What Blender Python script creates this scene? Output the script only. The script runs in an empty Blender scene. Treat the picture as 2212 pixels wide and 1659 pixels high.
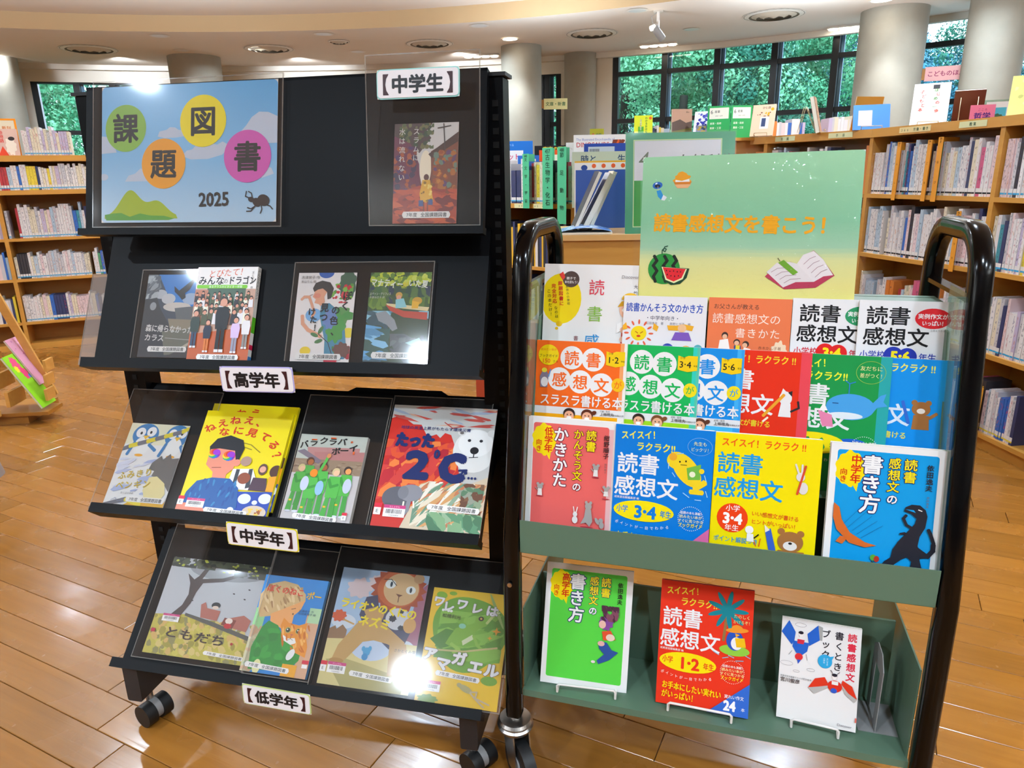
import bpy, bmesh, math, random
from math import sin, cos, pi, radians, sqrt, atan2
from mathutils import Vector, Matrix
R = random.Random(7)
scene = bpy.context.scene
COL = scene.collection

# ------------------------------------------------------------------ camera
cam_data = bpy.data.cameras.new('camera')
cam_data.sensor_width = 36.0
cam_data.lens = 1530.0 / 2212.0 * 36.0
cam_data.clip_start = 0.05
cam_data.clip_end = 200
camera = bpy.data.objects.new('camera', cam_data)
COL.objects.link(camera)
TH, RO, EYE = radians(16.3), radians(-1.1), 1.3
_F = Vector((0, cos(TH), -sin(TH))); _U = Vector((0, sin(TH), cos(TH))); _R = Vector((1, 0, 0))
_R2 = _R * cos(RO) + _U * sin(RO); _U2 = -_R * sin(RO) + _U * cos(RO)
cm = Matrix.Identity(4)
for i in range(3):
    cm[i][0] = _R2[i]; cm[i][1] = _U2[i]; cm[i][2] = -_F[i]
cm[2][3] = EYE
camera.matrix_world = cm
scene.camera = camera

# ------------------------------------------------------------------ exposure, world
vs = scene.view_settings
scene.display_settings.display_device = 'sRGB'
vs.view_transform = 'Standard'; vs.look = 'None'; vs.gamma = 1.0; vs.use_curve_mapping = False
vs.exposure = 0.8
try:
    scene.cycles.use_denoising = True
    scene.cycles.max_bounces = 10; scene.cycles.transparent_max_bounces = 24
    scene.cycles.diffuse_bounces = 5; scene.cycles.glossy_bounces = 4
    scene.cycles.sample_clamp_indirect = 6.0
    scene.cycles.caustics_reflective = False; scene.cycles.caustics_refractive = False
except Exception:
    pass

world = bpy.data.worlds.new('overcast_sky'); scene.world = world
world.use_nodes = True
wn = world.node_tree; wn.nodes.clear()
wo = wn.nodes.new('ShaderNodeOutputWorld'); wb = wn.nodes.new('ShaderNodeBackground')
wg = wn.nodes.new('ShaderNodeTexCoord'); wr = wn.nodes.new('ShaderNodeValToRGB'); wsx = wn.nodes.new('ShaderNodeSeparateXYZ')
wr.color_ramp.elements[0].position = 0.0; wr.color_ramp.elements[0].color = (.62, .80, 1, 1)
wr.color_ramp.elements[1].position = 0.6; wr.color_ramp.elements[1].color = (.80, .90, 1, 1)
wn.links.new(wg.outputs['Generated'], wsx.inputs[0]); wn.links.new(wsx.outputs['Z'], wr.inputs[0])
wn.links.new(wr.outputs[0], wb.inputs[0]); wn.links.new(wb.outputs[0], wo.inputs[0])
wb.inputs[1].default_value = 2.6

# lamps under the raised disc and its ring: some from glare, others added fill
LAMP_W, SPOT_W, UP_W = 24.0, 30.0, 115.0
CX, CY, RC = -2.3, 0.0, 7.85
def area_lamp(x, y, z, size, power, color=(.71, .86, 1)):
    l = bpy.data.lights.new('ceiling_lamp', 'AREA'); l.shape = 'DISK'; l.size = size; l.energy = power; l.color = color
    l.spread = radians(165)
    o = bpy.data.objects.new('ceiling_lamp', l); o.location = (x, y, z); COL.objects.link(o); return o
for x, y, k, sz in ((-1.78, -.86, 1.5, .10), (-2.86, .18, .9, .09), (-1.02, -4.4, .22, .045), (.05, -3.6, .22, .045), (-4.9, -1.8, .8, .15), (1.4, -1.5, 1.4, .2), (3.0, -2.0, .9, .2), (.45, -.75, 1.3, .2), (-5.0, -.9, 2.0, .2), (3.2, .3, .8, .2), (-2.82, 4.25, .6, .10), (-4.47, 6.3, .35, .15), (-5.4, 2.2, .8, .15), (-.7, 4.3, 1.3, .15),  # widest disks are unseen fill, added to brighten the foreground
                (1.9, 4.2, 1.1, .15), (3.9, 2.2, .7, .15), (1.3, 2.4, .8, .15), (-7.6, .6, .8, .15), (-7.0, 3.9, .8, .15), (-2.5, 7.0, .6, .15), (4.6, .2, .6, .15)):
    area_lamp(x, y, 2.885, sz, LAMP_W * k)
for deg in (14, 30, 46, 62, 78, 94, 110, 126):
    a = radians(deg); area_lamp(CX + 8.7 * cos(a), CY + 8.7 * sin(a), 2.74, .34, LAMP_W * .8)

# unseen upward fill, added out of view to brighten the ceiling
for x, y in ((-7.0, -2.4), (-5.6, -5.2), (3.4, -3.4), (4.2, .6), (-7.6, 2.6)):
    u_ = area_lamp(x, y, 1.9, .5, UP_W, (.71, .86, 1)); u_.rotation_euler = (pi, 0, 0)

# more upward fill added over the far ring, without any lamp body
for x, y, k in ((-5.6, 4.6, .7), (-2.6, 5.4, .8), (.2, 6.6, .2), (2.6, 6.2, .25), (4.4, 4.6, .4)):
    u_ = area_lamp(x, y, 1.95, .4, UP_W * k, (.71, .86, 1)); u_.rotation_euler = (pi, 0, 0)

# ------------------------------------------------------------------ helpers
def lin(c):
    def f(v): return v / 12.92 if v <= .04045 else ((v + .055) / 1.055) ** 2.4
    if isinstance(c, str):
        c = c.lstrip('#'); c = ''.join(q * 2 for q in c) if len(c) == 3 else c; c = [int(c[i:i + 2], 16) / 255 for i in (0, 2, 4)]
    return (f(c[0]), f(c[1]), f(c[2]), 1)
MATS = {}
def mat(name, col, rough=.5, metal=0, spec=.5, coat=0, bump=None, noise=None, emit=0, coatr=.08):
    """plain procedural material; bump=(scale, strength); noise=(scale, amount) colour variation"""
    if name in MATS: return MATS[name]
    m = bpy.data.materials.new(name); m.use_nodes = True; nt = m.node_tree; b = nt.nodes['Principled BSDF']
    c = lin(col)
    b.inputs['Base Color'].default_value = c; b.inputs['Roughness'].default_value = rough
    b.inputs['Metallic'].default_value = metal; b.inputs['Specular IOR Level'].default_value = spec
    b.inputs['Coat Weight'].default_value = coat; b.inputs['Coat Roughness'].default_value = coatr
    if noise or bump:
        tc = nt.nodes.new('ShaderNodeTexCoord')
    if noise:
        n = nt.nodes.new('ShaderNodeTexNoise'); n.inputs['Scale'].default_value = noise[0]; n.inputs['Detail'].default_value = 4
        r = nt.nodes.new('ShaderNodeMix'); r.data_type = 'RGBA'
        k = noise[1]
        r.inputs[6].default_value = (c[0] * (1 - k), c[1] * (1 - k), c[2] * (1 - k), 1)
        r.inputs[7].default_value = (min(1, c[0] * (1 + k)), min(1, c[1] * (1 + k)), min(1, c[2] * (1 + k)), 1)
        nt.links.new(tc.outputs['Object'], n.inputs['Vector']); nt.links.new(n.outputs[0], r.inputs[0]); nt.links.new(r.outputs[2], b.inputs['Base Color'])
    if bump:
        n = nt.nodes.new('ShaderNodeTexNoise'); n.inputs['Scale'].default_value = bump[0]; n.inputs['Detail'].default_value = 3
        u = nt.nodes.new('ShaderNodeBump'); u.inputs['Strength'].default_value = bump[1]; u.inputs['Distance'].default_value = .004
        nt.links.new(tc.outputs['Object'], n.inputs['Vector']); nt.links.new(n.outputs[0], u.inputs['Height'])
        nt.links.new(u.outputs[0], b.inputs['Normal']); nt.links.new(u.outputs[0], b.inputs['Coat Normal'])
    if emit:
        b.inputs['Emission Color'].default_value = c; b.inputs['Emission Strength'].default_value = emit
    MATS[name] = m; return m
def ink(c):
    import colorsys
    q = c.lstrip('#'); q = ''.join(a * 2 for a in q) if len(q) == 3 else q; h, s_, v = colorsys.rgb_to_hsv(*[int(q[i:i + 2], 16) / 255 for i in (0, 2, 4)])
    s_ = min(1, s_ * (1.10 if s_ > .12 else 1)); v = min(1, v * 1.04)
    return mat('ink_' + c.lstrip('#'), colorsys.hsv_to_rgb(h, s_, v), rough=.38, spec=.3)
def clear_mat(name, tint='#ffffff', haze=.12, hazecol='#c8c4c0', rough=.06, bump=None):
    """thin clear film or sheet: lets light through, a little haze, Fresnel gloss"""
    if name in MATS: return MATS[name]
    m = bpy.data.materials.new(name); m.use_nodes = True; nt = m.node_tree; nt.nodes.clear()
    o = nt.nodes.new('ShaderNodeOutputMaterial'); t = nt.nodes.new('ShaderNodeBsdfTransparent'); d = nt.nodes.new('ShaderNodeBsdfDiffuse')
    g = nt.nodes.new('ShaderNodeBsdfGlossy'); m1 = nt.nodes.new('ShaderNodeMixShader'); m2 = nt.nodes.new('ShaderNodeMixShader')
    t.inputs[0].default_value = lin(tint); d.inputs[0].default_value = lin(hazecol); g.inputs['Roughness'].default_value = rough
    m1.inputs[0].default_value = haze
    ge = nt.nodes.new('ShaderNodeNewGeometry'); dt = nt.nodes.new('ShaderNodeVectorMath'); dt.operation = 'DOT_PRODUCT'
    def M1(op, a=None, b=None):
        q = nt.nodes.new('ShaderNodeMath'); q.operation = op
        for i, x in enumerate((a, b)):
            if x is None: continue
            if isinstance(x, (int, float)): q.inputs[i].default_value = x
            else: nt.links.new(x, q.inputs[i])
        return q.outputs[0]
    nt.links.new(ge.outputs['Incoming'], dt.inputs[0]); nt.links.new(ge.outputs['Normal'], dt.inputs[1])
    fr = M1('ADD', M1('MULTIPLY', M1('POWER', M1('SUBTRACT', 1.0, M1('ABSOLUTE', dt.outputs['Value'])), 5.0), .9), .032)
    nt.links.new(t.outputs[0], m1.inputs[1]); nt.links.new(d.outputs[0], m1.inputs[2])
    nt.links.new(fr, m2.inputs[0]); nt.links.new(m1.outputs[0], m2.inputs[1]); nt.links.new(g.outputs[0], m2.inputs[2]); nt.links.new(m2.outputs[0], o.inputs[0])
    if bump:
        tc = nt.nodes.new('ShaderNodeTexCoord'); n = nt.nodes.new('ShaderNodeTexNoise'); n.inputs['Scale'].default_value = bump[0]
        u = nt.nodes.new('ShaderNodeBump'); u.inputs['Strength'].default_value = bump[1]; u.inputs['Distance'].default_value = .004
        nt.links.new(tc.outputs['Object'], n.inputs['Vector']); nt.links.new(n.outputs[0], u.inputs['Height'])
        nt.links.new(u.outputs[0], g.inputs['Normal']); nt.links.new(u.outputs[0], dt.inputs[1])
    MATS[name] = m; return m

class MB:
    """collects faces with their material, builds one mesh"""
    def __init__(s): s.v = []; s.f = []; s.m = []; s.mats = []; s.sm = []
    def mi(s, m):
        if m not in s.mats: s.mats.append(m)
        return s.mats.index(m)
    def add(s, vs_, fs, m, smooth=False):
        b = len(s.v); s.v += [tuple(v) for v in vs_]; k = s.mi(m)
        for f in fs: s.f.append([b + i for i in f]); s.m.append(k); s.sm.append(smooth)
    def box(s, x0, x1, y0, y1, z0, z1, m, T=None):
        vs_ = [Vector((x, y, z)) for z in (z0, z1) for y in (y0, y1) for x in (x0, x1)]
        if T: vs_ = [T @ v for v in vs_]
        s.add(vs_, [(0, 2, 3, 1), (4, 5, 7, 6), (0, 1, 5, 4), (2, 6, 7, 3), (0, 4, 6, 2), (1, 3, 7, 5)], m)
    def bbox(s, x0, x1, y0, y1, z0, z1, m, c=.003):
        """box with chamfered long edges (profile in x,z swept along y)"""
        p = [(x0 + c, z0), (x1 - c, z0), (x1, z0 + c), (x1, z1 - c), (x1 - c, z1), (x0 + c, z1), (x0, z1 - c), (x0, z0 + c)]
        vs_ = [(x, y0, z) for x, z in p] + [(x, y1, z) for x, z in p]
        s.add(vs_, [list(range(8)), list(range(15, 7, -1))] + [(i, i + 8, (i + 1) % 8 + 8, (i + 1) % 8) for i in range(8)], m)
    def prism(s, pts, axis, a0, a1, m, smooth=False):
        """polygon pts extruded along axis (0 x,1 y,2 z)"""
        def P(p, a):
            return {0: (a, p[0], p[1]), 1: (p[0], a, p[1]), 2: (p[0], p[1], a)}[axis]
        n = len(pts)
        vs_ = [P(p, a0) for p in pts] + [P(p, a1) for p in pts]
        s.add(vs_, [list(range(n))[::-1], list(range(n, 2 * n))], m)
        s.add(vs_, [(i, (i + 1) % n, (i + 1) % n + n, i + n) for i in range(n)], m, smooth)
    def cyl(s, p0, p1, r0, m, r1=None, n=16, caps=True, smooth=True):
        p0, p1 = Vector(p0), Vector(p1); r1 = r0 if r1 is None else r1
        d = (p1 - p0).normalized(); u = d.orthogonal().normalized(); w = d.cross(u)
        vs_ = [p0 + (u * cos(2 * pi * i / n) + w * sin(2 * pi * i / n)) * r0 for i in range(n)] + [p1 + (u * cos(2 * pi * i / n) + w * sin(2 * pi * i / n)) * r1 for i in range(n)]
        s.add(vs_, [(i, (i + 1) % n, (i + 1) % n + n, i + n) for i in range(n)], m, smooth)
        if caps: s.add(vs_, [list(range(n))[::-1], list(range(n, 2 * n))], m)
    def tube(s, pts, r, m, n=8, prof=None, up=None):
        """sweep a circle (or profile list of (u,w)) along pts"""
        pts = [Vector(p) for p in pts]; rings = []
        prof = prof or [(r * cos(2 * pi * i / n), r * sin(2 * pi * i / n)) for i in range(n)]
        n = len(prof); up = Vector(up) if up else None; u = None
        for i, p in enumerate(pts):
            t = (pts[min(i + 1, len(pts) - 1)] - pts[max(i - 1, 0)]).normalized()
            if up: u = up
            elif u is None: u = t.orthogonal().normalized()
            else: u = (u - t * u.dot(t)).normalized()
            w = t.cross(u).normalized()
            k = 1.0
            if 0 < i < len(pts) - 1:
                a = (pts[i] - pts[i - 1]).normalized(); b = (pts[i + 1] - pts[i]).normalized()
                k = 1 / max(.5, cos(a.angle(b) / 2))
            rings.append([p + u * a_ + w * b_ * (k if up else 1) for a_, b_ in prof])
        vs_ = [v for r_ in rings for v in r_]
        fs = [(j * n + i, j * n + (i + 1) % n, (j + 1) * n + (i + 1) % n, (j + 1) * n + i) for j in range(len(pts) - 1) for i in range(n)]
        s.add(vs_, fs, m, True)
        s.add(vs_, [list(range(n))[::-1], list(range(len(vs_) - n, len(vs_)))], m)
    def mesh(s, name):
        me = bpy.data.meshes.new(name); me.from_pydata(s.v, [], s.f)
        for m in s.mats: me.materials.append(m)
        me.polygons.foreach_set('material_index', s.m); me.polygons.foreach_set('use_smooth', s.sm); me.update()
        return me
    def build(s, name, parent=None, M=None, fix=True):
        me = s.mesh(name)
        if fix:
            bm = bmesh.new(); bm.from_mesh(me); bmesh.ops.recalc_face_normals(bm, faces=bm.faces[:]); bm.to_mesh(me); bm.free()
        return link(name, me, parent, M)
def link(name, data, parent=None, M=None):
    o = bpy.data.objects.new(name, data); COL.objects.link(o)
    if parent: o.parent = parent
    if M is not None: o.matrix_local = M
    return o
def tag(o, label, cat, group=None):
    o['label'] = label; o['category'] = cat
    if group: o['group'] = group
    return o
def thing(name, label, cat, M=None, group=None):
    o = link(name, None, None, M); o.empty_display_size = .05
    return tag(o, label, cat, group)
def struct(o): o['kind'] = 'structure'; return o
def stuff(o): o['kind'] = 'stuff'; return o
def T3(x, y, z): return Matrix.Translation((x, y, z))
def axes(o, X, Y, Z):
    m = Matrix.Identity(4)
    for i in range(3): m[i][0] = X[i]; m[i][1] = Y[i]; m[i][2] = Z[i]; m[i][3] = o[i]
    return m
def frame(x, y, phi):
    """local frame of a unit: x along its width, y towards its back, z up"""
    return axes((x, y, 0), (cos(phi), -sin(phi), 0), (sin(phi), cos(phi), 0), (0, 0, 1))
def slope(Fm, y0, z0, k, roll=0):
    """frame lying in a plane that leans back by k per metre of height: x right, y up the slope, z outwards"""
    X = Fm.to_3x3() @ Vector((cos(roll), 0, sin(roll))); b = Fm.to_3x3() @ Vector((0, 1, 0)); z = Vector((0, 0, 1))
    Nn = X.cross((b * k + z).normalized()).normalized(); S = Nn.cross(X)
    return axes(Fm @ Vector((0, y0, z0)), X, S, Nn)

# ------------------------------------------------------------------ printed matter (lettering and pictures as thin ink layers)
_tc = bpy.data.curves.new('lettering', 'FONT'); _tc.resolution_u = 2
_to = bpy.data.objects.new('lettering', _tc); _TX = {}
def glyphs(s, off=0.0):
    k = (s, off)
    if k not in _TX:
        _tc.body = s; _tc.offset = off
        m = bpy.data.meshes.new_from_object(_to)
        v = [(p.co.x, p.co.y) for p in m.vertices]; f = [tuple(p.vertices) for p in m.polygons]
        _TX[k] = (v, f, (min(a for a, _ in v), max(a for a, _ in v)) if v else (0, 1)); bpy.data.meshes.remove(m)
    return _TX[k]
LY = 4e-5
class Art:
    """flat print in cover units: 100 = width, y runs DOWN from the top edge"""
    def __init__(s, w, h, z0=.0002, hd=None): s.mb = MB(); s.w = w; s.k = w / 100; s.H = hd or h / s.k; s.ky = h / s.H; s.h = h; s.z = z0
    def P(s, x, y): return (min(s.w, max(0, x * s.k)), min(s.h, max(0, s.h - y * s.ky)), s.z)
    def C(s, c): return ink(c) if isinstance(c, str) else c
    def p(s, pts, c):
        s.mb.add([s.P(*q) for q in pts], [list(range(len(pts)))[::-1]], s.C(c)); s.z += LY; return s
    def r(s, x0, y0, x1, y1, c, rad=0):
        if not rad: return s.p([(x0, y0), (x1, y0), (x1, y1), (x0, y1)], c)
        q = []
        for cx, cy, a0 in ((x1 - rad, y0 + rad, -90), (x1 - rad, y1 - rad, 0), (x0 + rad, y1 - rad, 90), (x0 + rad, y0 + rad, 180)):
            for i in range(5): a = radians(a0 + i * 22.5); q.append((cx + rad * cos(a), cy + rad * sin(a)))
        return s.p(q, c)
    def e(s, cx, cy, rx, ry, c, rot=0, a0=0, a1=360, n=26):
        ca, sa = cos(radians(rot)), sin(radians(rot)); q = []
        for i in range(n + (a1 - a0 < 360)):
            a = radians(a0 + (a1 - a0) * i / n); x, y = rx * cos(a), ry * sin(a); q.append((cx + x * ca - y * sa, cy + x * sa + y * ca))
        return s.p(q, c)
    def l(s, pts, w, c):
        for (x0, y0), (x1, y1) in zip(pts, pts[1:]):
            d = sqrt((x1 - x0) ** 2 + (y1 - y0) ** 2) or 1; nx, ny = -(y1 - y0) / d * w / 2, (x1 - x0) / d * w / 2
            ex, ey = (x1 - x0) / d * w * .3, (y1 - y0) / d * w * .3
            s.mb.add([s.P(x0 + nx - ex, y0 + ny - ey), s.P(x1 + nx + ex, y1 + ny + ey), s.P(x1 - nx + ex, y1 - ny + ey), s.P(x0 - nx - ex, y0 - ny - ey)], [(0, 1, 2, 3)], s.C(c)); s.z += 4e-6
        if w > 1.4:
            for x, y in pts:
                s.mb.add([s.P(x + w / 2 * cos(i * pi / 5), y + w / 2 * sin(i * pi / 5)) for i in range(10)], [list(range(10))[::-1]], s.C(c)); s.z += 2e-6
        s.z += LY; return s
    def t(s, x, y, size, txt, c, b=0, rot=0, sx=1, al='l', shear=0, tr=0, out=None, ob=.05):
        """text; (x, y) = left (or centre) of the line's mid height; tr = extra spacing"""
        if out: s.t(x, y, size, txt, out, b + ob, rot, sx, al, shear, tr)
        if b > .001 and not tr:
            n_ = 6 if b < .05 else 10; z_ = s.z
            for i in range(n_):
                a_ = 2 * pi * i / n_; s.z = z_ + 5e-6 * i; s.t(x + size * b * .9 * cos(a_), y + size * b * .9 * sin(a_), size, txt, c, 0, rot, sx, al, shear)
            if b > .05:
                for i in range(5): a_ = 2 * pi * i / 5; s.z = z_ + 5e-6 * (10 + i); s.t(x + size * b * .45 * cos(a_), y + size * b * .45 * sin(a_), size, txt, c, 0, rot, sx, al, shear)
            s.z = z_ + 8e-5; b = 0
        if tr:
            n = len(txt); ca, sa = cos(radians(rot)), sin(radians(rot)); st = (1 + tr) * size * sx; x0 = x - (st * (n - 1) + size * sx) / 2 * ca * (al == 'c'); y0 = y - (st * (n - 1) + size * sx) / 2 * sa * (al == 'c')
            for i, ch in enumerate(txt):
                if ch.strip():
                    s.t(x0 + st * i * ca, y0 + st * i * sa, size, ch, c, b, rot, sx, 'l', shear); s.z -= LY
            s.z += LY; return s
        v, f, (a, bb) = glyphs(txt, round(b, 3)); W = bb + a if al == 'c' else 0
        ca, sa = cos(radians(rot)), sin(radians(rot)); q = []
        for px, py in v:
            X = (px - W / 2) * size * sx; Y = -(py - .38) * size
            X += shear * -Y
            q.append(s.P(x + X * ca - Y * sa, y + X * sa + Y * ca))
        s.mb.add(q, f, s.C(c)); s.z += LY; return s
    def num(s, x, y, size, txt, c, b=0, w=.62, out=None):
        """two digits with a raised dot between them, centred on x"""
        s.t(x - size * w * .62, y, size, txt[0], c, b, al='c', out=out); s.t(x + size * w * .62, y, size, txt[-1], c, b, al='c', out=out)
        return s.e(x, y, size * (.06 + b), size * (.06 + b), c, n=12)
    def v(s, x, y, size, txt, c, b=0, sp=1.0, sx=1, out=None, ob=.05, dx=0):
        """vertical text, x = column centre, y = top"""
        for cc, bb in (((out, b + ob),) if out else ()) + ((c, b),):
            for i, ch in enumerate(txt):
                if ch in 'ー': s.t(x + dx * i, y + size * (.5 + sp * i), size, ch, cc, bb, rot=90, al='c')
                elif ch.strip(): s.t(x + dx * i, y + size * (.5 + sp * i), size, ch, cc, bb, sx=sx, al='c')
                s.z -= LY
            s.z += LY
        return s
    def blob(s, cx, cy, rx, ry, c, n=9, amp=.12, seed=1, rot=0):
        rr = random.Random(seed); q = []; ph = rr.random() * 6
        for i in range(40):
            a = 2 * pi * i / 40; k = 1 + amp * sin(n * a + ph) + amp * .5 * sin((n // 2 + 1) * a + ph * 2)
            x, y = rx * k * cos(a), ry * k * sin(a); ca, sa = cos(radians(rot)), sin(radians(rot)); q.append((cx + x * ca - y * sa, cy + x * sa + y * ca))
        return s.p(q, c)
    def speck(s, x0, y0, x1, y1, n, size, cols, seed=3, asp=1.0, rot=None):
        """n small irregular dabs inside a rectangle"""
        rr = random.Random(seed)
        for i in range(n):
            x, y = rr.uniform(x0, x1), rr.uniform(y0, y1); k = rr.uniform(.6, 1.3) * size; a = radians(rr.uniform(0, 180) if rot is None else rot + rr.uniform(-15, 15))
            q = []
            for j in range(6):
                t = j * pi / 3; px, py = k * asp * cos(t) * rr.uniform(.7, 1.2), k * sin(t) * rr.uniform(.7, 1.2); q.append((min(x1, max(x0, x + px * cos(a) - py * sin(a))), min(y1, max(y0, y + px * sin(a) + py * cos(a)))))
            s.mb.add([s.P(*p_) for p_ in q], [list(range(6))[::-1]], s.C(rr.choice(cols))); s.z += 3e-6
        s.z += LY; return s
    def build(s, name, parent, M=None): return s.mb.build(name, parent, M, fix=False)
def band_mat(name, stops, h, stripes=0, rough=.4, coat=0, bump=None, axis='Y'):
    """printed colour that changes along the sheet's own height; stops = [(pos 0..1 from bottom, colour)]"""
    if name in MATS: return MATS[name]
    m = mat(name, stops[0][1], rough, coat=coat, bump=bump, spec=.4); nt = m.node_tree; b = nt.nodes['Principled BSDF']
    tc = nt.nodes.new('ShaderNodeTexCoord'); sp = nt.nodes.new('ShaderNodeSeparateXYZ'); ma = nt.nodes.new('ShaderNodeMath'); ma.operation = 'DIVIDE'; ma.inputs[1].default_value = h
    cr = nt.nodes.new('ShaderNodeValToRGB'); nt.links.new(tc.outputs['Object'], sp.inputs[0]); nt.links.new(sp.outputs[axis], ma.inputs[0])
    src = ma.outputs[0]
    if stripes:
        mp = nt.nodes.new('ShaderNodeMapping'); mp.inputs['Scale'].default_value = (6, 120, 1); no = nt.nodes.new('ShaderNodeTexNoise'); no.inputs['Scale'].default_value = 1.5; no.inputs['Detail'].default_value = 4
        nt.links.new(tc.outputs['Object'], mp.inputs[0]); nt.links.new(mp.outputs[0], no.inputs['Vector'])
        m2 = nt.nodes.new('ShaderNodeMath'); m2.operation = 'MULTIPLY_ADD'; m2.inputs[1].default_value = stripes; nt.links.new(no.outputs[0], m2.inputs[0]); nt.links.new(src, m2.inputs[2]); src = m2.outputs[0]
    nt.links.new(src, cr.inputs[0]); el = cr.color_ramp.elements
    while len(el) < len(stops): el.new(.5)
    for e_, (p_, c_) in zip(el, stops): e_.position = p_; e_.color = lin(c_)
    nt.links.new(cr.outputs[0], b.inputs['Base Color']); return m

PAPER = mat('paper', '#e9e4dc', .7)
PAGES = mat('page_edges', '#ded6c6', .8, noise=(300, .1))
WHITE_WIRE = mat('white_wire', '#e4dfda', .3, coat=.3)
BLACK = mat('black_powder_coat', '#060608', .42, spec=.12, bump=(900, .012))
BLACKG = mat('black_gloss_paint', '#050506', .14, spec=.28)
GREEN = mat('sage_green_paint', '#59735f', .35, spec=.35, bump=(700, .012))
CHROME = mat('zinc_plate', '#b9b5b0', .3, metal=1)
RUBBER = mat('black_rubber', '#101011', .5)
GREYW = mat('grey_plastic', '#8d8b8a', .5)
WOOD = None
def wood(name, c1, c2, scale=(2, 30, 30), rough=.4, coat=.15):
    if name in MATS: return MATS[name]
    m = mat(name, c1, rough, coat=coat); nt = m.node_tree; b = nt.nodes['Principled BSDF']
    tc = nt.nodes.new('ShaderNodeTexCoord'); mp = nt.nodes.new('ShaderNodeMapping'); mp.inputs['Scale'].default_value = scale
    oi = nt.nodes.new('ShaderNodeObjectInfo'); ad = nt.nodes.new('ShaderNodeVectorMath'); ad.operation = 'ADD'
    no = nt.nodes.new('ShaderNodeTexNoise'); no.inputs['Scale'].default_value = 1.6; no.inputs['Detail'].default_value = 6; no.inputs['Distortion'].default_value = .6
    cr = nt.nodes.new('ShaderNodeMix'); cr.data_type = 'RGBA'; cr.inputs[6].default_value = lin(c1); cr.inputs[7].default_value = lin(c2)
    nt.links.new(tc.outputs['Object'], mp.inputs[0]); nt.links.new(mp.outputs[0], ad.inputs[0])
    sc = nt.nodes.new('ShaderNodeMath'); sc.operation = 'MULTIPLY'; sc.inputs[1].default_value = 37; nt.links.new(oi.outputs['Random'], sc.inputs[0]); nt.links.new(sc.outputs[0], ad.inputs[1])
    nt.links.new(ad.outputs[0], no.inputs['Vector']); nt.links.new(no.outputs[0], cr.inputs[0]); nt.links.new(cr.outputs[2], b.inputs['Base Color'])
    return m
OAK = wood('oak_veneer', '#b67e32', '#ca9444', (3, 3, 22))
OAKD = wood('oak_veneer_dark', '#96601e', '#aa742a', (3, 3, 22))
import numpy as np
# ================================================================== SETTING
def pol(r, deg): return (CX + r * cos(radians(deg)), CY + r * sin(radians(deg)))
# ---- floor: dark bed, boards laid one by one
mb = MB(); n = 96
mb.add([(CX + 10.6 * cos(2 * pi * i / n), CY + 10.6 * sin(2 * pi * i / n), -.008) for i in range(n)] + [(CX + 10.6 * cos(2 * pi * i / n), CY + 10.6 * sin(2 * pi * i / n), -.12) for i in range(n)],
       [list(range(n)), list(range(2 * n - 1, n - 1, -1))] + [(i, i + n, (i + 1) % n + n, (i + 1) % n) for i in range(n)], mat('floor_joint', '#4a2d12', .6))
floor = struct(mb.build('floor'))
def plank_mat():
    m = mat('varnished_boards', '#a8712f', .2, spec=.32); nt = m.node_tree; b = nt.nodes['Principled BSDF']
    tc = nt.nodes.new('ShaderNodeTexCoord'); mp = nt.nodes.new('ShaderNodeMapping'); mp.inputs['Scale'].default_value = (1.6, 22, 1)
    oi = nt.nodes.new('ShaderNodeObjectInfo'); ge = nt.nodes.new('ShaderNodeNewGeometry'); su = nt.nodes.new('ShaderNodeMath'); su.operation = 'ADD'
    fr = nt.nodes.new('ShaderNodeMath'); fr.operation = 'FRACT'; of = nt.nodes.new('ShaderNodeMath'); of.operation = 'MULTIPLY'; of.inputs[1].default_value = 53
    ad = nt.nodes.new('ShaderNodeVectorMath'); no = nt.nodes.new('ShaderNodeTexNoise'); no.inputs['Scale'].default_value = 2; no.inputs['Detail'].default_value = 5; no.inputs['Distortion'].default_value = .5
    nt.links.new(oi.outputs['Random'], su.inputs[0]); nt.links.new(ge.outputs['Random Per Island'], su.inputs[1]); nt.links.new(su.outputs[0], fr.inputs[0]); nt.links.new(fr.outputs[0], of.inputs[0])
    nt.links.new(tc.outputs['Object'], mp.inputs[0]); nt.links.new(mp.outputs[0], ad.inputs[0]); nt.links.new(of.outputs[0], ad.inputs[1]); nt.links.new(ad.outputs[0], no.inputs['Vector'])
    c1 = nt.nodes.new('ShaderNodeMix'); c1.data_type = 'RGBA'; c1.inputs[6].default_value = lin('#86541e'); c1.inputs[7].default_value = lin('#a06a2a')
    nt.links.new(no.outputs[0], c1.inputs[0])
    hs = nt.nodes.new('ShaderNodeHueSaturation'); mr = nt.nodes.new('ShaderNodeMapRange'); mr.inputs[3].default_value = .82; mr.inputs[4].default_value = 1.16
    nt.links.new(fr.outputs[0], mr.inputs[0]); nt.links.new(mr.outputs[0], hs.inputs['Value']); nt.links.new(c1.outputs[2], hs.inputs['Color']); nt.links.new(hs.outputs[0], b.inputs['Base Color'])
    wn_ = nt.nodes.new('ShaderNodeTexNoise'); wn_.inputs['Scale'].default_value = 5; wn_.inputs['Detail'].default_value = 5
    rr = nt.nodes.new('ShaderNodeMapRange'); rr.inputs[1].default_value = .35; rr.inputs[2].default_value = .7; rr.inputs[3].default_value = .15; rr.inputs[4].default_value = .33
    nt.links.new(tc.outputs['Object'], wn_.inputs['Vector']); nt.links.new(wn_.outputs[0], rr.inputs[0]); nt.links.new(rr.outputs[0], b.inputs['Roughness'])
    bu = nt.nodes.new('ShaderNodeBump'); bu.inputs['Strength'].default_value = .15; bu.inputs['Distance'].default_value = .003; nt.links.new(no.outputs[0], bu.inputs['Height']); nt.links.new(bu.outputs[0], b.inputs['Normal'])
    return m
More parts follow.
